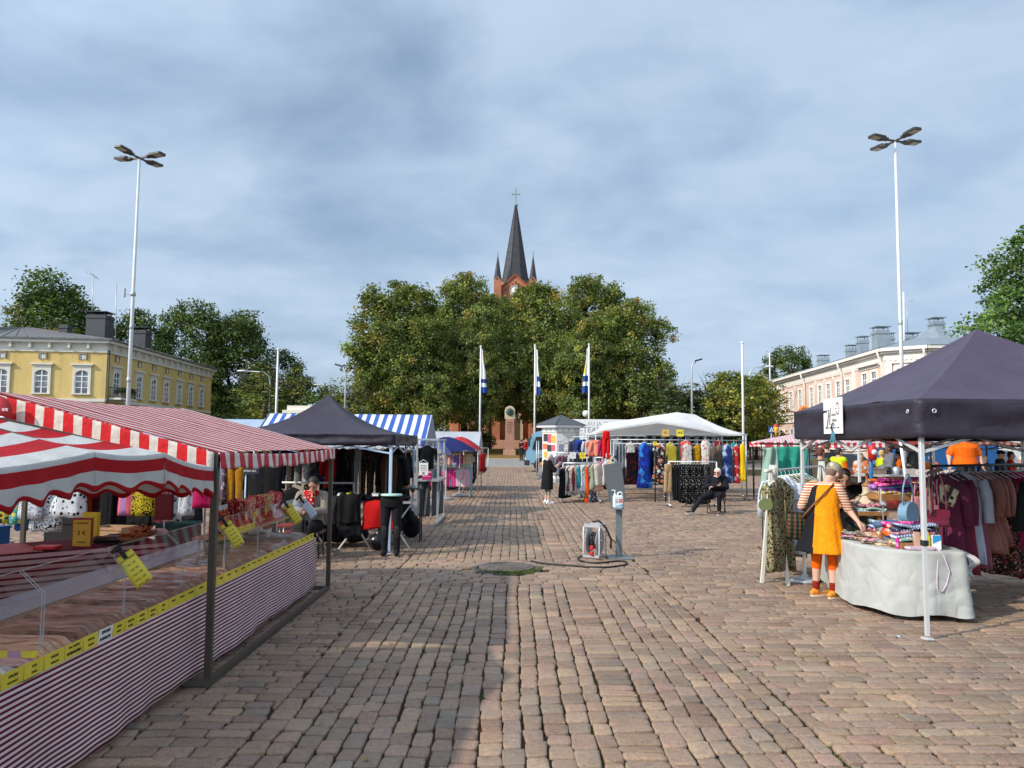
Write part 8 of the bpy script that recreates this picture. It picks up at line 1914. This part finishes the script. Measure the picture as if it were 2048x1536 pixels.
LS = [('silver','top','a0a0a4',.42,.7),('grey print','top','70707c',.42,.7),('plum','top','5c2c40',.45,.75),('plum print','top','6c3c50',.45,.75),('grey brown','top','74686c',.42,.7),('white print','top','b0aca8',.42,.7),('dark print','top','3c3c44',.42,.7)]
rail_row(d0,d1_,[(n,k,CL(c),w_,L,1,.3) for n,k,c,w_,L in LS],.5,'the rear rail by the kiosk',GW,.25,HWHITE,t=.09)
for (px,py,m,lab) in ((1146,911,WHITE_CARD,'white printed price card on the chrome rack'),(1165,911,YELLOW_CARD,'yellow price card on the chrome rack')):
    c = at(px,py,24.3); o = empty('price_card',c,0,lab,'sign'); one('card',m,lambda b: b.box((0,0,0),(.17,.01,.19)),o); one('print',INK,lambda b:[b.box((0,-.0065,.05-.045*k),(.11,.002,.012)) for k in range(3)],o); one('pole',ALU,lambda b: b.tube([(0,.01,-.09),(0,.01,-.22)],.008,6),o)
b = MB(); b.prism([(0,0),(.55,.02),(.5,.05),(.05,.05)],0,.03,Matrix.Translation((1.95,24.6,.02))); tag(b.build('rack_foot_board',WOOD),'pale wooden board on the paving under the chrome rack','board')
# customer in black coat
base = V((1.12,23.8,0)); rz = R(-68); TL = loc_of(base,rz)
pp = person('person in a long black coat with short grey hair reaching to the chrome rack',base,rz)
J = JS(1.55,head=TL(at(1099,913,23.8)+V((.02,0,-.03))),wrr=TL(at(1117,929,23.9)),wrl=TL(at(1113,931,24.1))); J['elr'] = V((.22,.12,1.0)); J['ell'] = V((-.2,.12,1.0)); J['neck'].y += .02
body(J,pp,SKIN_P,.011,1.1,(0,1,-.25)); ck = CL('121114',fold=.5)
shirt(J,pp,ck,.020,.62,.014,1.1,.0,'coat_top'); s_=J['s']
skinned('coat',[],[[((0,-.02,.43),.245,.175,0),((0,-.01,.75),.235,.17,0),((0,0,1.0),.205,.15,0),((0,0,1.2),.195,.14,0),((0,.0,1.27),.14,.10,0)]],.014,ck,pp)
trousers(J,pp,CL('8c8c88'),.014,.72,.012,1.05); shoes(J,pp,M((.75,.75,.73),.5,.05),M((.7,.7,.68),.6,.05)); hair(J,pp,GREYHAIR,(0,1,-.25),.010,0,0,1.05)
# seated man and his chair
base = V((5.55,20.95,0)); rz = R(158); TL = loc_of(base,rz)
ps = person('person with white hair seated cross-armed on a folding chair, dark jacket and trousers',base,rz)
J = JS(1.75,head=TL(at(1435,946,20.85)),neck=(.0,-.13,.98),chest=(0,-.13,.82),waist=(0,-.07,.62),pelvis=(0,-.03,.50)); J['shr']=V((.20,-.12,.93)); J['shl']=V((-.20,-.12,.93)); J['elr']=V((.27,.02,.70)); J['ell']=V((-.27,.02,.70)); J['wrr']=V((-.04,.17,.74)); J['wrl']=V((.05,.15,.70))
J['hpr']=V((.10,.02,.48)); J['hpl']=V((-.10,.02,.48)); J['knr']=TL((5.05,20.55,.42)); J['knl']=V((-.13,.47,.50)); J['anr']=TL((4.72,20.25,.10)); J['tor']=TL((4.58,20.17,.09)); J['anl']=V((-.12,.42,.085)); J['tol']=V((-.12,.57,.035))
LOOK = V((.15,1,-.02)); body(J,ps,SKIN,.010,1.08,LOOK,(.9,.9)); JK = CL('12151d',fold=.5); shirt(J,ps,JK,.024,1,.012,1.12,.06,'jacket'); trousers(J,ps,CL('17181e',fold=.5),.014,1,.012,1.05); shoes(J,ps,M((.06,.06,.065),.6,.2),M((.70,.70,.68),.5,.05)); hair(J,ps,WHITEHAIR,LOOK,.010,0,0,1.04)
lk = LOOK.normalized(); h_ = J['head']; blob('beard',[('e',h_+lk*.07+V((0,0,-.095)),(.042,.026,.026))],.010,GREYHAIR,ps,2); one('sunglasses',M((.10,.02,.015),.2,.1),lambda b:[b.sphere(h_+lk*.098+V((s*.034,0,.016)),(.028,.012,.018),10,6) for s in (-1,1)],ps)
cr_ = empty('folding_chair',base,rz,'black folding chair under the white haired person','chair')
one('seat',BLACK,lambda b: b.box((0,-.02,.43),(.42,.40,.025)),cr_); one('backrest',BLACK,lambda b: b.box((0,-.265,.70),(.42,.02,.30),0,0,Matrix.Rotation(R(8),4,'X')),cr_)
for s in (-1,1): one('leg',BLACK,lambda b: b.tube([(s*.22,.22,.015),(s*.22,-.24,.55),(s*.22,-.29,.88)],.012,8),cr_); one('leg',BLACK,lambda b: b.tube([(s*.20,-.30,.015),(s*.20,.16,.42)],.012,8),cr_)
one('stretcher',BLACK,lambda b:(b.tube([(-.22,.22,.02),(.22,.22,.02)],.01,8),b.tube([(-.20,-.30,.02),(.20,-.30,.02)],.01,8)),cr_)
# ================================================================== kiosk, truck, vans, cars, people at the back
ki = empty('info_kiosk',(2.38,37.2,0),R(14),'white six-sided information kiosk with posters and grey pointed roof','kiosk')
KW = M((.66,.63,.56),.6,.08)
def hexp(r,rot=0): return [(r*math.cos(2*PI*k/6+rot),r*math.sin(2*PI*k/6+rot)) for k in range(6)]
one('wall',KW,lambda b: b.prism(hexp(.93),0,2.35),ki); one('fascia',WHITE_PAINT,lambda b: b.prism(hexp(1.22),2.58,2.70),ki); one('frieze',M((.55,.56,.57),.6,.05),lambda b: b.prism(hexp(.96),2.351,2.579),ki)
one('roof',M((.07,.075,.085),.6,.15),lambda b: (pyr(b,(0,0,2.702),1.30,.48,6,0,tip=.04),[b.bar((1.30*math.cos(2*PI*k/6),1.30*math.sin(2*PI*k/6),2.71),(0,0,3.19),.04) for k in range(6)]),ki)
one('plinth',GALV,lambda b: b.prism(hexp(1.0),-.02,.16),ki)
POS = ['d86c48','48a8b8','e0d8c8','30302c','d8c840','8890a8','c05070','285890','e8e0d0','d0a040','404858','c8ccd0']
g = random.Random(21)
for f in range(6):
    a0_ = 2*PI*f/6; p0 = V((.935*math.cos(a0_),.935*math.sin(a0_),0)); p1 = V((.935*math.cos(a0_+PI/3),.935*math.sin(a0_+PI/3),0)); mid = (p0+p1)/2; n = mid.normalized(); d = (p1-p0).normalized(); ang = math.atan2(d.y,d.x)
    for k in range(3): one('sign_box',WHITE_CARD,lambda b: b.box(mid*1.03+d*(-.28+.28*k)+V((0,0,2.465)),(.2,.03,.17),ang),ki)
    for k in range(7):
        w_, h_ = g.uniform(.2,.29), g.uniform(.22,.40); u = -.26+.26*(k%3)+g.uniform(-.02,.02); z = 2.05-.40*(k//3)+g.uniform(-.05,.05)
        one('poster',M(POS[(f*5+k*3)%12],.6,.5,14),lambda b: b.box(mid+n*.006+d*u+V((0,0,z)),(w_,.012+.002*k,h_),ang),ki)
o = empty('litter_bin',(gp(1085,958).x,39.3,0),0,'grey litter bin with an orange top beside the kiosk','bin'); one('bin_body',M((.22,.22,.26),.5,.08),lambda b: b.lathe([(.17,0),(.21,.05),(.23,.62),(.21,.66)],(0,0,0),20),o); one('orange_top',M((.75,.24,.02),.5,.08),lambda b: b.lathe([(.20,.66),(.21,.72),(.16,.84),(.06,.88)],(0,0,0),20),o)
for k,px in enumerate((1073,1077)): q = gp(px,955); o = tag(one('steel_post',GALV,lambda b:(b.tube([(q.x,q.y,0),(q.x,q.y,1.95)],.028,8),b.lathe([(.06,0),(.06,.03)],(q.x,q.y,0),12))),['left thin steel post beside the litter bin','right thin steel post beside the litter bin'][k],'post')
TYRE = M((.012,.012,.012),.85,.1); RIMM = M((.45,.46,.47),.35,.1,metal=.6); CARGL = M((.02,.025,.03),.08,.1,spec=.9); HEADL = M((.7,.72,.74),.15,.03); TAIL = M((.4,.01,.01),.3,.05); PLAST = M((.03,.03,.032),.6,.1)
def wheel(t,x,y,r,w,s):
    o = empty('wheel',(x,y,r)); o.parent = t
    one('tyre',TYRE,lambda b: b.lathe([(r*.62,-w/2),(r*.95,-w/2),(r,-w*.35),(r,w*.35),(r*.95,w/2),(r*.62,w/2)],(0,0,0),24,0,(0,1,0)),o); one('rim',RIMM,lambda b: b.lathe([(r*.62,-w*.4),(r*.58,w*.35),(r*.18,w*.42),(r*.16,w*.48)] if s > 0 else [(r*.16,-w*.48),(r*.18,-w*.42),(r*.58,-w*.35),(r*.62,w*.4)],(0,0,0),20,0,(0,1,0)),o)
def extr(prof,hw,inset=None):
    """profile in XZ pushed across Y, with an optional narrower top"""
    b = MB(); n = len(prof); zt = max(p[1] for p in prof); ins = inset or 0
    def yy(z,z0): return hw-ins*max(0,(z-z0)/(zt-z0))
    z0 = zt*.55
    vs = [(x,-yy(z,z0),z) for x,z in prof]+[(x,yy(z,z0),z) for x,z in prof]
    b.add(vs,[list(range(n)),list(range(2*n-1,n-1,-1))]+[[i,n+i,n+(i+1)%n,(i+1)%n] for i in range(n)]); return b
# the box truck, nose to the left
TX0 = at(1051,900,50).x
tr = empty('box_truck',(TX0,50.2,0),0,'pale blue truck with long white lettered box parked behind the kiosk','truck')
CB = M((.20,.38,.50),.35,.05)
cabp = [(.02,.55),(0,1.0),(.06,1.25),(.42,2.38),(.62,2.52),(1.75,2.55),(1.75,.55)]
extr(cabp,1.05,.06).build('cab',CB,tr); extr([(.62,2.53),(1.0,2.62),(1.72,3.05),(1.75,2.56)],.9).build('wind_deflector',CB,tr)
one('side_window',CARGL,lambda b:[b.prism([(.42,1.42),(.64,2.22),(1.40,2.26),(1.42,1.42)],s*1.062-.004,s*1.062+.004,Matrix(((1,0,0,0),(0,0,1,0),(0,1,0,0),(0,0,0,1)))) for s in (-1,)],tr)
one('windscreen',CARGL,lambda b: b.add([(.085,-.94,1.36),(.085,.94,1.36),(.395,.90,2.32),(.395,-.90,2.32)],[[0,1,2,3],[3,2,1,0]]),tr)
one('bumper',PLAST,lambda b: b.box((.10,0,.58),(.32,2.14,.34),bev=.03),tr); one('grille',PLAST,lambda b: b.box((.0,0,.98),(.05,1.3,.30)),tr)
for s in (-1,1):
    one('headlight',HEADL,lambda b: b.box((.06,s*.86,.82),(.16,.34,.22),bev=.02),tr); one('mirror',PLAST,lambda b:(b.bar((.36,s*1.03,2.2),(.22,s*1.26,2.1),.03),b.box((.22,s*1.26,1.85),(.1,.18,.5),bev=.02)),tr)
    one('step',PLAST,lambda b: b.box((1.0,s*1.0,.45),(.5,.16,.2)),tr)
one('mudguard',PLAST,lambda b:[b.tube([(1.0+.60*math.cos(a),s*.98,.48+.60*math.sin(a)) for a in [PI*k/10 for k in range(11)]],.07,6) for s in (-1,)],tr)
one('cargo_box',M((.74,.75,.75),.45,.04),lambda b: b.box((4.75,0,2.14),(5.75,2.4,2.46)),tr); one('chassis',PLAST,lambda b: b.box((4.0,0,.75),(6.6,.9,.25)),tr)
for x in (1.0,5.6): 
    for s in (-1,1): wheel(tr,x,s*.95,.46,.3,s)
GTX = M((.30,.31,.32),.5,.05)
def tt(s,size,px,py,bold=0.0):
    c = at(px,py,49.0); text('lettering',s,size,face_T((c.x-TX0,-1.2035,c.z),(1,0,0),(0,0,1)),GTX,tr,bold=bold)
tt('AU JA TIKASLII',.36,1211,848); tt('MAX-TEAM',.50,1166,860,.008); tt('893',.30,1163,870.5)
# vans and cars
def van(label,x,y,rz,L,H,W_,paint,name='parked_van',cat='van',slots=False,group=None):
    t = empty(name,(x,y,gz(y)),rz,label,cat,group)
    prof = [(-L/2,.35),(-L/2-.02,.8),(-L/2+.10,1.05),(-L/2+.85,1.22),(-L/2+1.55,H-.08),(-L/2+1.8,H),(L/2-.1,H),(L/2,H-.2),(L/2,.35)]
    extr(prof,W_/2,.08).build('body',paint,t)
    one('windscreen',CARGL,lambda b: b.add([(-L/2+.93,-W_*.42,1.28),(-L/2+.93,W_*.42,1.28),(-L/2+1.50,W_*.38,H-.14),(-L/2+1.50,-W_*.38,H-.14)],[[0,1,2,3],[3,2,1,0]]),t)
    for s in (-1,1):
        one('side_window',CARGL,lambda b: b.box((-L/2+2.0,s*(W_/2-.02),1.25+(H-1.25)*.45),(.85,.05,(H-1.25)*.55)),t); one('headlight',HEADL,lambda b: b.box((-L/2+.06,s*W_*.38,.88),(.14,.26,.2),bev=.02),t); one('mirror',PLAST,lambda b: b.box((-L/2+1.35,s*(W_/2+.14),1.35),(.12,.2,.3),bev=.03),t)
        one('tail_light',TAIL,lambda b: b.box((L/2+.0,s*W_*.46,1.1),(.03,.1,.4)),t)
        for x_ in (-L/2+.85,L/2-1.0): wheel(t,x_,s*(W_/2-.12),.34,.22,s)
    one('bumper',PLAST,lambda b: b.box((-L/2+.04,0,.45),(.2,W_*.96,.25),bev=.03),t)
    one('trim_strip',PLAST,lambda b:[b.box((.3,s*(W_/2+.002),.62),(L*.6,.02,.09)) for s in (-1,1)],t)
    return t
def car(label,x,y,rz,paint,group=None):
    t = empty('parked_car',(x,y,gz(y)),rz,label,'car',group); L = 4.3
    extr([(-2.15,.30),(-2.15,.62),(-2.0,.78),(-1.05,.92),(.0,.95),(2.1,.93),(2.15,.6),(2.1,.30)],.86).build('body',paint,t)
    extr([(-1.1,.90),(-.35,1.42),(.2,1.48),(1.35,1.44),(2.0,.92)],.80,.16).build('cabin',CARGL,t)
    one('roof',paint,lambda b: b.prism([(-.38,-.62),(1.36,-.62),(1.36,.62),(-.38,.62)],1.455,1.50),t)
    for s in (-1,1):
        one('headlight',HEADL,lambda b: b.box((-2.1,s*.62,.66),(.14,.3,.13),bev=.02),t); one('tail_light',TAIL,lambda b: b.box((2.13,s*.66,.75),(.08,.25,.14)),t); one('mirror',paint,lambda b: b.box((-.75,s*.95,.98),(.12,.16,.12),bev=.03),t)
        for x_ in (-1.32,1.3): wheel(t,x_,s*.76,.31,.2,s)
    return t
BLU2 = M((.012,.085,.24),.35,.06); WVAN = M((.62,.64,.62),.45,.05); DCAR = M((.03,.035,.045),.3,.1); GCAR = M((.09,.11,.14),.3,.1)
van('large blue van behind the people at the red counter',18.4,34.5,0,5.6,2.55,2.0,BLU2)
van('blue delivery van right of the large one, behind the person in orange',21.6,37.0,R(8),5.4,2.4,2.0,BLU2)
wt2 = empty('white_trailer',(24.6,35.5,0),0,'tall white market trailer with black vent slots at the right edge','trailer')
one('body',WVAN,lambda b: b.box((0,0,1.75),(4.8,2.2,2.7),bev=.06),wt2); one('chassis',PLAST,lambda b: b.box((0,0,.36),(4.2,1.6,.14)),wt2)
for k,(x,z,w_) in enumerate(((-1.55,2.02,.35),(-1.55,1.93,.35),(-.65,1.72,.75),(.55,1.70,.95),(-.2,1.15,1.2),(1.6,1.15,.7))): one('vent',BLACK,lambda b: b.box((x,-1.105,z),(w_,.02,.05 if k < 2 else .07)),wt2)
for s in (-1,1): wheel(wt2,.3,s*.95,.34,.22,s)
car('dark parked car under the golden tree beyond the white tent',25.2,83,R(5),DCAR); car('blue grey parked car behind the teal tunic at right',13.4,33.0,R(12),GCAR); car('dark parked car far right of the golden tree trunk',30.5,90,R(-4),DCAR)
# red striped market tent and its counters
DKL = M((.03,.028,.028),.5,.2,metal=.2)
RWF = RW(.10,axis=0,c1=(.62,.56,.56),c2=(.50,.22,.24),fold=.5,wr=4)
popup_tent('market_tent','faded red and white striped tent on black posts behind the white clothes rack',10.75,25.4,5.1,2.2,1.78,1.93,2.5,RWF,RW(.20,axis=0,fold=.3),DKL,'striped tents on the right',1.1,.95,seed=12,legw=.06)
popup_tent('market_tent','second red striped tent over the red counter at right',13.6,23.4,3.4,2.8,1.90,2.02,2.55,CL((.30,.20,.16),'stripe',(.22,.04,.03),s=.2,axis=0),CL((.30,.20,.16),'stripe',(.22,.04,.03),s=.2,axis=0),DKL,'striped tents on the right',1.1,.95,seed=13)
popup_tent('market_tent','pale tent on white legs just behind the black right tent',7.8,15.5,3.1,3.1,2.06,2.22,2.75,CL((.55,.55,.54)),CL((.55,.55,.54)),LEGW,'pop-up tents on the square',1.3,.7,seed=14)
a = at(1797,880,18); e = at(1812,960,18); tag(one('leaning_pole',WHITE_PAINT,lambda b: b.tube([a+V((0,0,.3)),e,e+(e-a).normalized()*((e.z)/(a.z-e.z)*(a-e).length)],.035,8)),'leaning white pole in front of the red counter','pole')
REDP = M((.30,.03,.015),.5,.12)
cn = empty('sales_counter',(12.3,22.6,0),R(-6),'dark red trailer counter with pale top behind the tailor bust','counter'); one('front_panel',REDP,lambda b: b.box((0,-.5,.42),(4.6,.04,.72)),cn); one('counter_top',M((.45,.44,.42),.5,.1),lambda b: b.box((0,-.2,1.0),(4.8,1.0,.05)),cn); one('under_shelf',M((.05,.045,.04),.6,.1),lambda b: b.box((0,-.35,.88),(4.7,.5,.12)),cn); one('wood_edge',M((.5,.34,.14),.6,.1),lambda b: b.box((-.3,-.62,.80),(1.4,.06,.06)),cn)
for s in (-1,1): wheel(cn,.6,s*.55,.28,.18,s)
CHER = CL('c8c0b8','floral','a01c28','c8c0b8',s=.10)
b = MB(); b.box((12.35,22.3,1.10),(1.5,.5,.14),R(-6)); tag(b.build('patterned_cloth',CHER),'cherry patterned cloth over goods on the red counter','cloth')
b = MB(); b.box((11.45,22.35,1.11),(.35,.4,.16),R(-6)); tag(b.build('cardboard_box',M((.38,.33,.30),.7,.15,8)),'grey spotted carton left of the cherry patterned cloth','box')
for k,(x,z,m,lab) in enumerate(((10.9,1.12,BLACK,'black thermos on the red counter'),(10.6,1.08,M((.2,.15,.12),.6,.2),'brown crate on the left of the red counter'),(11.15,1.13,GALV,'silver can on the red counter'))): tag(one('counter_goods',m,lambda b: b.lathe([(.10,0),(.11,.01),(.11,.16),(.07,.20),(.06,.22)],(x,22.4,1.026),14) if k != 1 else (b.box((x,22.4,1.10),(.4,.3,.14)),b.box((x,22.4,1.18),(.43,.33,.02)))),lab,['thermos','crate','can'][k])
c = at(1743,905,21.5); o = empty('gas_bottle_sign',(c.x,21.5,0),0,'red cylinder with a white disc on a blue pole by the red counter','cylinder'); one('pole',M((.02,.16,.38),.4,.05),lambda b: b.tube([(0,.06,0),(0,.06,2.2)],.05,10),o); one('cylinder',REDB,lambda b: b.lathe([(.03,-.22),(.11,-.20),(.12,.12),(.07,.20),(.04,.24)],(0,-.05,c.z),18),o); one('disc',WHITE_CARD,lambda b: b.lathe([(.075,0),(.075,.012)],(0,-.165,c.z+.01),18,0,(0,-1,0)),o)
TEAL = CL('2c8c78',fold=.6,wr=5); SAGE = CL('8ca698',fold=.6,wr=5)
c = at(1583,895,13.6); b = MB(); b.sheet(lambda u,v:(c.x+(u-.5)*(.58-.06*math.sin(PI*v))+.01*math.sin(v*9),13.6+.035*math.sin(u*17+v*2)*(.3+v),c.z+.02-(.72-.05*abs(u-.5))*v-.03*abs(u-.5)),24,18,.012); tag(b.build('teal_tunic',TEAL),'wide teal green tunic hung open behind the white clothes rack','tunic')
c2 = at(1541,897,13.4); b = MB(); b.sheet(lambda u,v:(c2.x+(u-.5)*(.22+.08*v)-.10*v*v,13.4+.05*math.sin(u*9+v*4),c2.z-(1.0)*v+.04*u),10,22,.012); tag(b.build('sage_scarf',SAGE),'pale sage cloth sagging down beside the teal tunic','cloth')
o = empty('garment_stand',(c.x-.1,13.7,0),0,'thin dark stand carrying the teal tunic and sage cloth','stand'); one('rail',DKL,lambda b: b.bar((-.42,0,c.z+.06),(.45,0,c.z+.06),.03),o); [one('post',DKL,lambda b:(b.bar((s,0,0),(s,0,c.z+.06),.014),b.bar((s,-.3,.02),(s,.3,.02),.014)),o) for s in (-.40,.45)]; one('hook',DKL,lambda b: b.tube([(.02,-.02,c.z+.12),(.04,-.08,c.z+.05),(.04,-.09,c.z+.02)],.02,6),o)
o = empty('hand_cart',(8.3,25.0,0),0,'black hand cart with a dark backpack at the left post of the striped tent','cart'); one('frame',DKL,lambda b:(b.bar((0,0,.1),(0,0,1.1),.05),b.bar((.3,0,.1),(.3,0,1.1),.05),b.bar((0,0,1.08),(.3,0,1.08),.04),b.box((.15,-.2,.1),(.4,.5,.04))),o); blob('backpack',[('c',(.15,-.15,.35),.18,(.15,-.15,.85),.16)],.03,CL('26282c'),o,2)
for s in (0,.3): one('wheel',TYRE,lambda b: b.lathe([(.1,-.03),(.12,0),(.1,.03)],(s,.05,.11),14,0,(1,0,0)),o)
o = empty('fence_panel',(at(1525,880,76).x,76,gz(76)),0,'pale board fence panel under the blue crossing sign','fence'); one('panel',M((.45,.44,.40),.8,.1),lambda b: b.box((0,0,1.0),(2.2,.08,1.6)),o); [one('post',GALV,lambda b: b.box((s,0,.9),(.09,.1,1.9)),o) for s in (-1.1,1.1)]
# crowd by the counters
def folk(label,px,py,Y,rz,top,legs,hairm,skin=SKIN,fat=1.0,sleeve=1.0,base=0.0,hat=None,vest=None,sit=False,arms=None,vox=.016,look=(0,1,-.1)):
    h = at(px,py,Y); H = min(1.95,(h.z-base)/.93); pz = person(label,(h.x,Y,base),rz,None); J = JS(H)
    s = H/1.65
    J['elr'] += V((0,.06,0))*s; J['ell'] += V((0,.06,0))*s; J['wrr'] = V((.16,.24,1.02))*s; J['wrl'] = V((-.16,.24,1.02))*s
    if arms == 'down': J['wrr'] = V((.25*fat,.03,.85))*s; J['wrl'] = V((-.25*fat,.03,.85))*s; J['elr'] = V((.23*fat,-.03,1.07))*s; J['ell'] = V((-.23*fat,-.03,1.07))*s
    body(J,pz,skin,vox,fat,look); shirt(J,pz,top,.020,sleeve,vox,fat*1.06,.06*s); trousers(J,pz,legs,.014,1,vox,fat); shoes(J,pz,BLACK,None,.014)
    if hairm: hair(J,pz,hairm,look,.014)
    if hat: skinned('cap',[('e',J['head']+V((0,.0,.055)),(.09*s,.105*s,.075*s)),('e',J['head']+V((0,.10,.05)),(.07*s,.06*s,.012*s))],[],.012,hat,pz,2)
    if vest: shirt(J,pz,vest,.034,0,vox,fat*1.05,.0,'vest')
    return pz
ORG = CL('d8640c',fold=.4); HIV = CL('b8c818',fold=.3); DGR = CL('24262c',fold=.4); GJ = CL('6c6c70',fold=.4); JEAN = CL('202c48',fold=.4)
folk('person with dark auburn hair and olive vest by the teal tunic',1641,906,18.5,R(-60),CL('101012'),DGR,M((.10,.025,.012),.7,.3,30),SKIN_T,1.05,.5,vest=CL('4c4838'))
folk('tall person in a dark jacket seen from behind by the striped tent',1653,890,22.5,R(-20),CL('1c222e'),JEAN,BROWNHAIR,SKIN,1.1)
folk('person with an orange collar and hi-vis vest behind the grey cap',1677,905,21.0,R(-70),ORG,DGR,DARKHAIR,SKIN,1.1,1,vest=HIV)
folk('person in an orange patterned top with pale hair behind the red counter',1722,914,24.5,R(160),CL('c07840','floral','d8d0c8','b04040',s=.12),JEAN,BLOND,SKIN,1.1,.4)
folk('blond person in a yellow vest between the red cylinder and grey jacket',1763,908,24.2,R(-80),HIV,JEAN,BLOND,SKIN,.95,.5)
folk('person in a dark grey jacket with dark hair at the red counter',1778,898,23.6,R(80),GJ,DGR,DARKHAIR,SKIN_D,1.15)
folk('person in orange with dark hair right of the grey jacket',1799,911,24.6,R(60),ORG,DGR,DARKHAIR,SKIN,1.05)
folk('tall person in a pale grey hood behind the front tent leg',1824,889,24.8,R(70),CL('7c8078'),DGR,None,SKIN,1.1)
folk('person in orange with light hair beside the white tent leg',1862,918,26,R(150),ORG,DGR,WHITEHAIR,SKIN_P,1.0)
pf = at(1928,872,20.0); o = empty('low_platform',(pf.x,20.1,0),0,'low wooden platform under the large person in orange','platform'); one('deck',WOOD,lambda b: b.box((0,0,.36),(1.6,1.2,.06)),o); [one('leg',WOOD,lambda b: b.box((sx*.72,sy*.52,.165),(.08,.08,.33)),o) for sx in (-1,1) for sy in (-1,1)]
folk('large person in an orange T-shirt with head hidden by the tent edge',1928,869,20.1,R(175),CL('e86404',fold=.4),DGR,BROWNHAIR,SKIN_P,1.42,.42,.39,arms='down')
folk('bald person with glasses in a dark coat at the right',1968,918,22.5,R(-75),CL('1c2430'),DGR,None,SKIN_P,1.0)
folk('person in a dark cap and navy jacket at the right',2000,909,22.8,R(-110),CL('161c28'),DGR,None,SKIN_T,1.15,hat=CL('101014'))
folk('person in a red jacket with black hair at the right',2021,911,23.4,R(-120),CL('b8200c'),DGR,DARKHAIR,SKIN_T,1.05)
folk('person in a grey brown coat at the very right edge',2046,921,21.4,R(60),CL('38343a'),DGR,WHITEHAIR,SKIN,1.1)
folk('person in red near the monument, left of the blue truck',1053,873,66,R(60),CL('a81c20'),DGR,BROWNHAIR,SKIN,1.0,1,gz(66),vox=.03)
folk('person in dark clothes near the monument, left of the person in red',1043,882,67,R(-40),CL('18181c'),DGR,DARKHAIR,SKIN,1.0,1,gz(67),vox=.03)
# crates of goods at the right edge
for k in range(3): o = empty('produce_crate',(at(2035,1000,14).x+.05,14.0+.0*k,.75+.22*k),.1*k,['bottom','middle','top'][k]+' crate of pale loaves stacked at the right edge','crate','crates of loaves'); one('crate',WOOD,lambda b:(b.box((0,0,.02),(.7,.5,.02)),b.box((0,-.25,.09),(.7,.02,.14)),b.box((0,.25,.09),(.7,.02,.14)),b.box((-.35,0,.09),(.02,.48,.14)),b.box((.35,0,.09),(.02,.48,.14))),o); blob('loaves',[('c',(-.25+.17*i,-.15,.12),.07,(-.25+.17*i,.15,.13),.07) for i in range(4)],.025,M((.55,.42,.26),.8,.2,9),o,2)
o = empty('display_table',(at(2035,1000,14).x,14.05,0),0,'table carrying the crates of loaves at the right edge','table'); one('tabletop',M((.3,.28,.26),.6,.1),lambda b: b.box((0,0,.72),(1.0,.8,.04)),o); [one('leg',GALV,lambda b: b.tube([(sx*.42,sy*.32,0),(sx*.42,sy*.32,.7)],.02,8),o) for sx in (-1,1) for sy in (-1,1)]
c = at(2046,955,13.6); o = tag(one('green_sign',M((.02,.50,.20),.5,.05),lambda b: b.box((c.x,13.55,c.z),(.30,.02,.26),bev=.005)),'bright green card above the loaves at the right edge','sign')
# ================================================================== small loose things on the paving
LF = [M((.26,.15,.04),.8,.3,30),M((.32,.22,.06),.8,.3,30)]
b = MB(); g = random.Random(77)
for k in range(170):
    x, y = g.uniform(-2.2,9), 3.4+26*g.random()**1.6; a = g.uniform(0,2*PI); s = g.uniform(.012,.03); d = V((math.cos(a),math.sin(a),0)); n = V((-d.y,d.x,0)); p = V((x,y,.009))
    b.add([p-d*s,p+n*s*.55+V((0,0,g.uniform(0,.012))),p+d*s,p-n*s*.55+V((0,0,g.uniform(0,.012)))],[[0,3,2,1]],k%2)
tag(b.build('fallen_leaves',LF),kind='stuff')
tag(one('paper_scrap',M((.38,.46,.52),.7,.1),lambda b: b.sheet(lambda u,v:(gp(1790,1278).x+.06*u,gp(1790,1278).y+.04*v,.016+.01*math.sin(u*5+v*4)),4,4,.001)),'small blue grey paper scrap on the paving left of the front tent leg','litter')
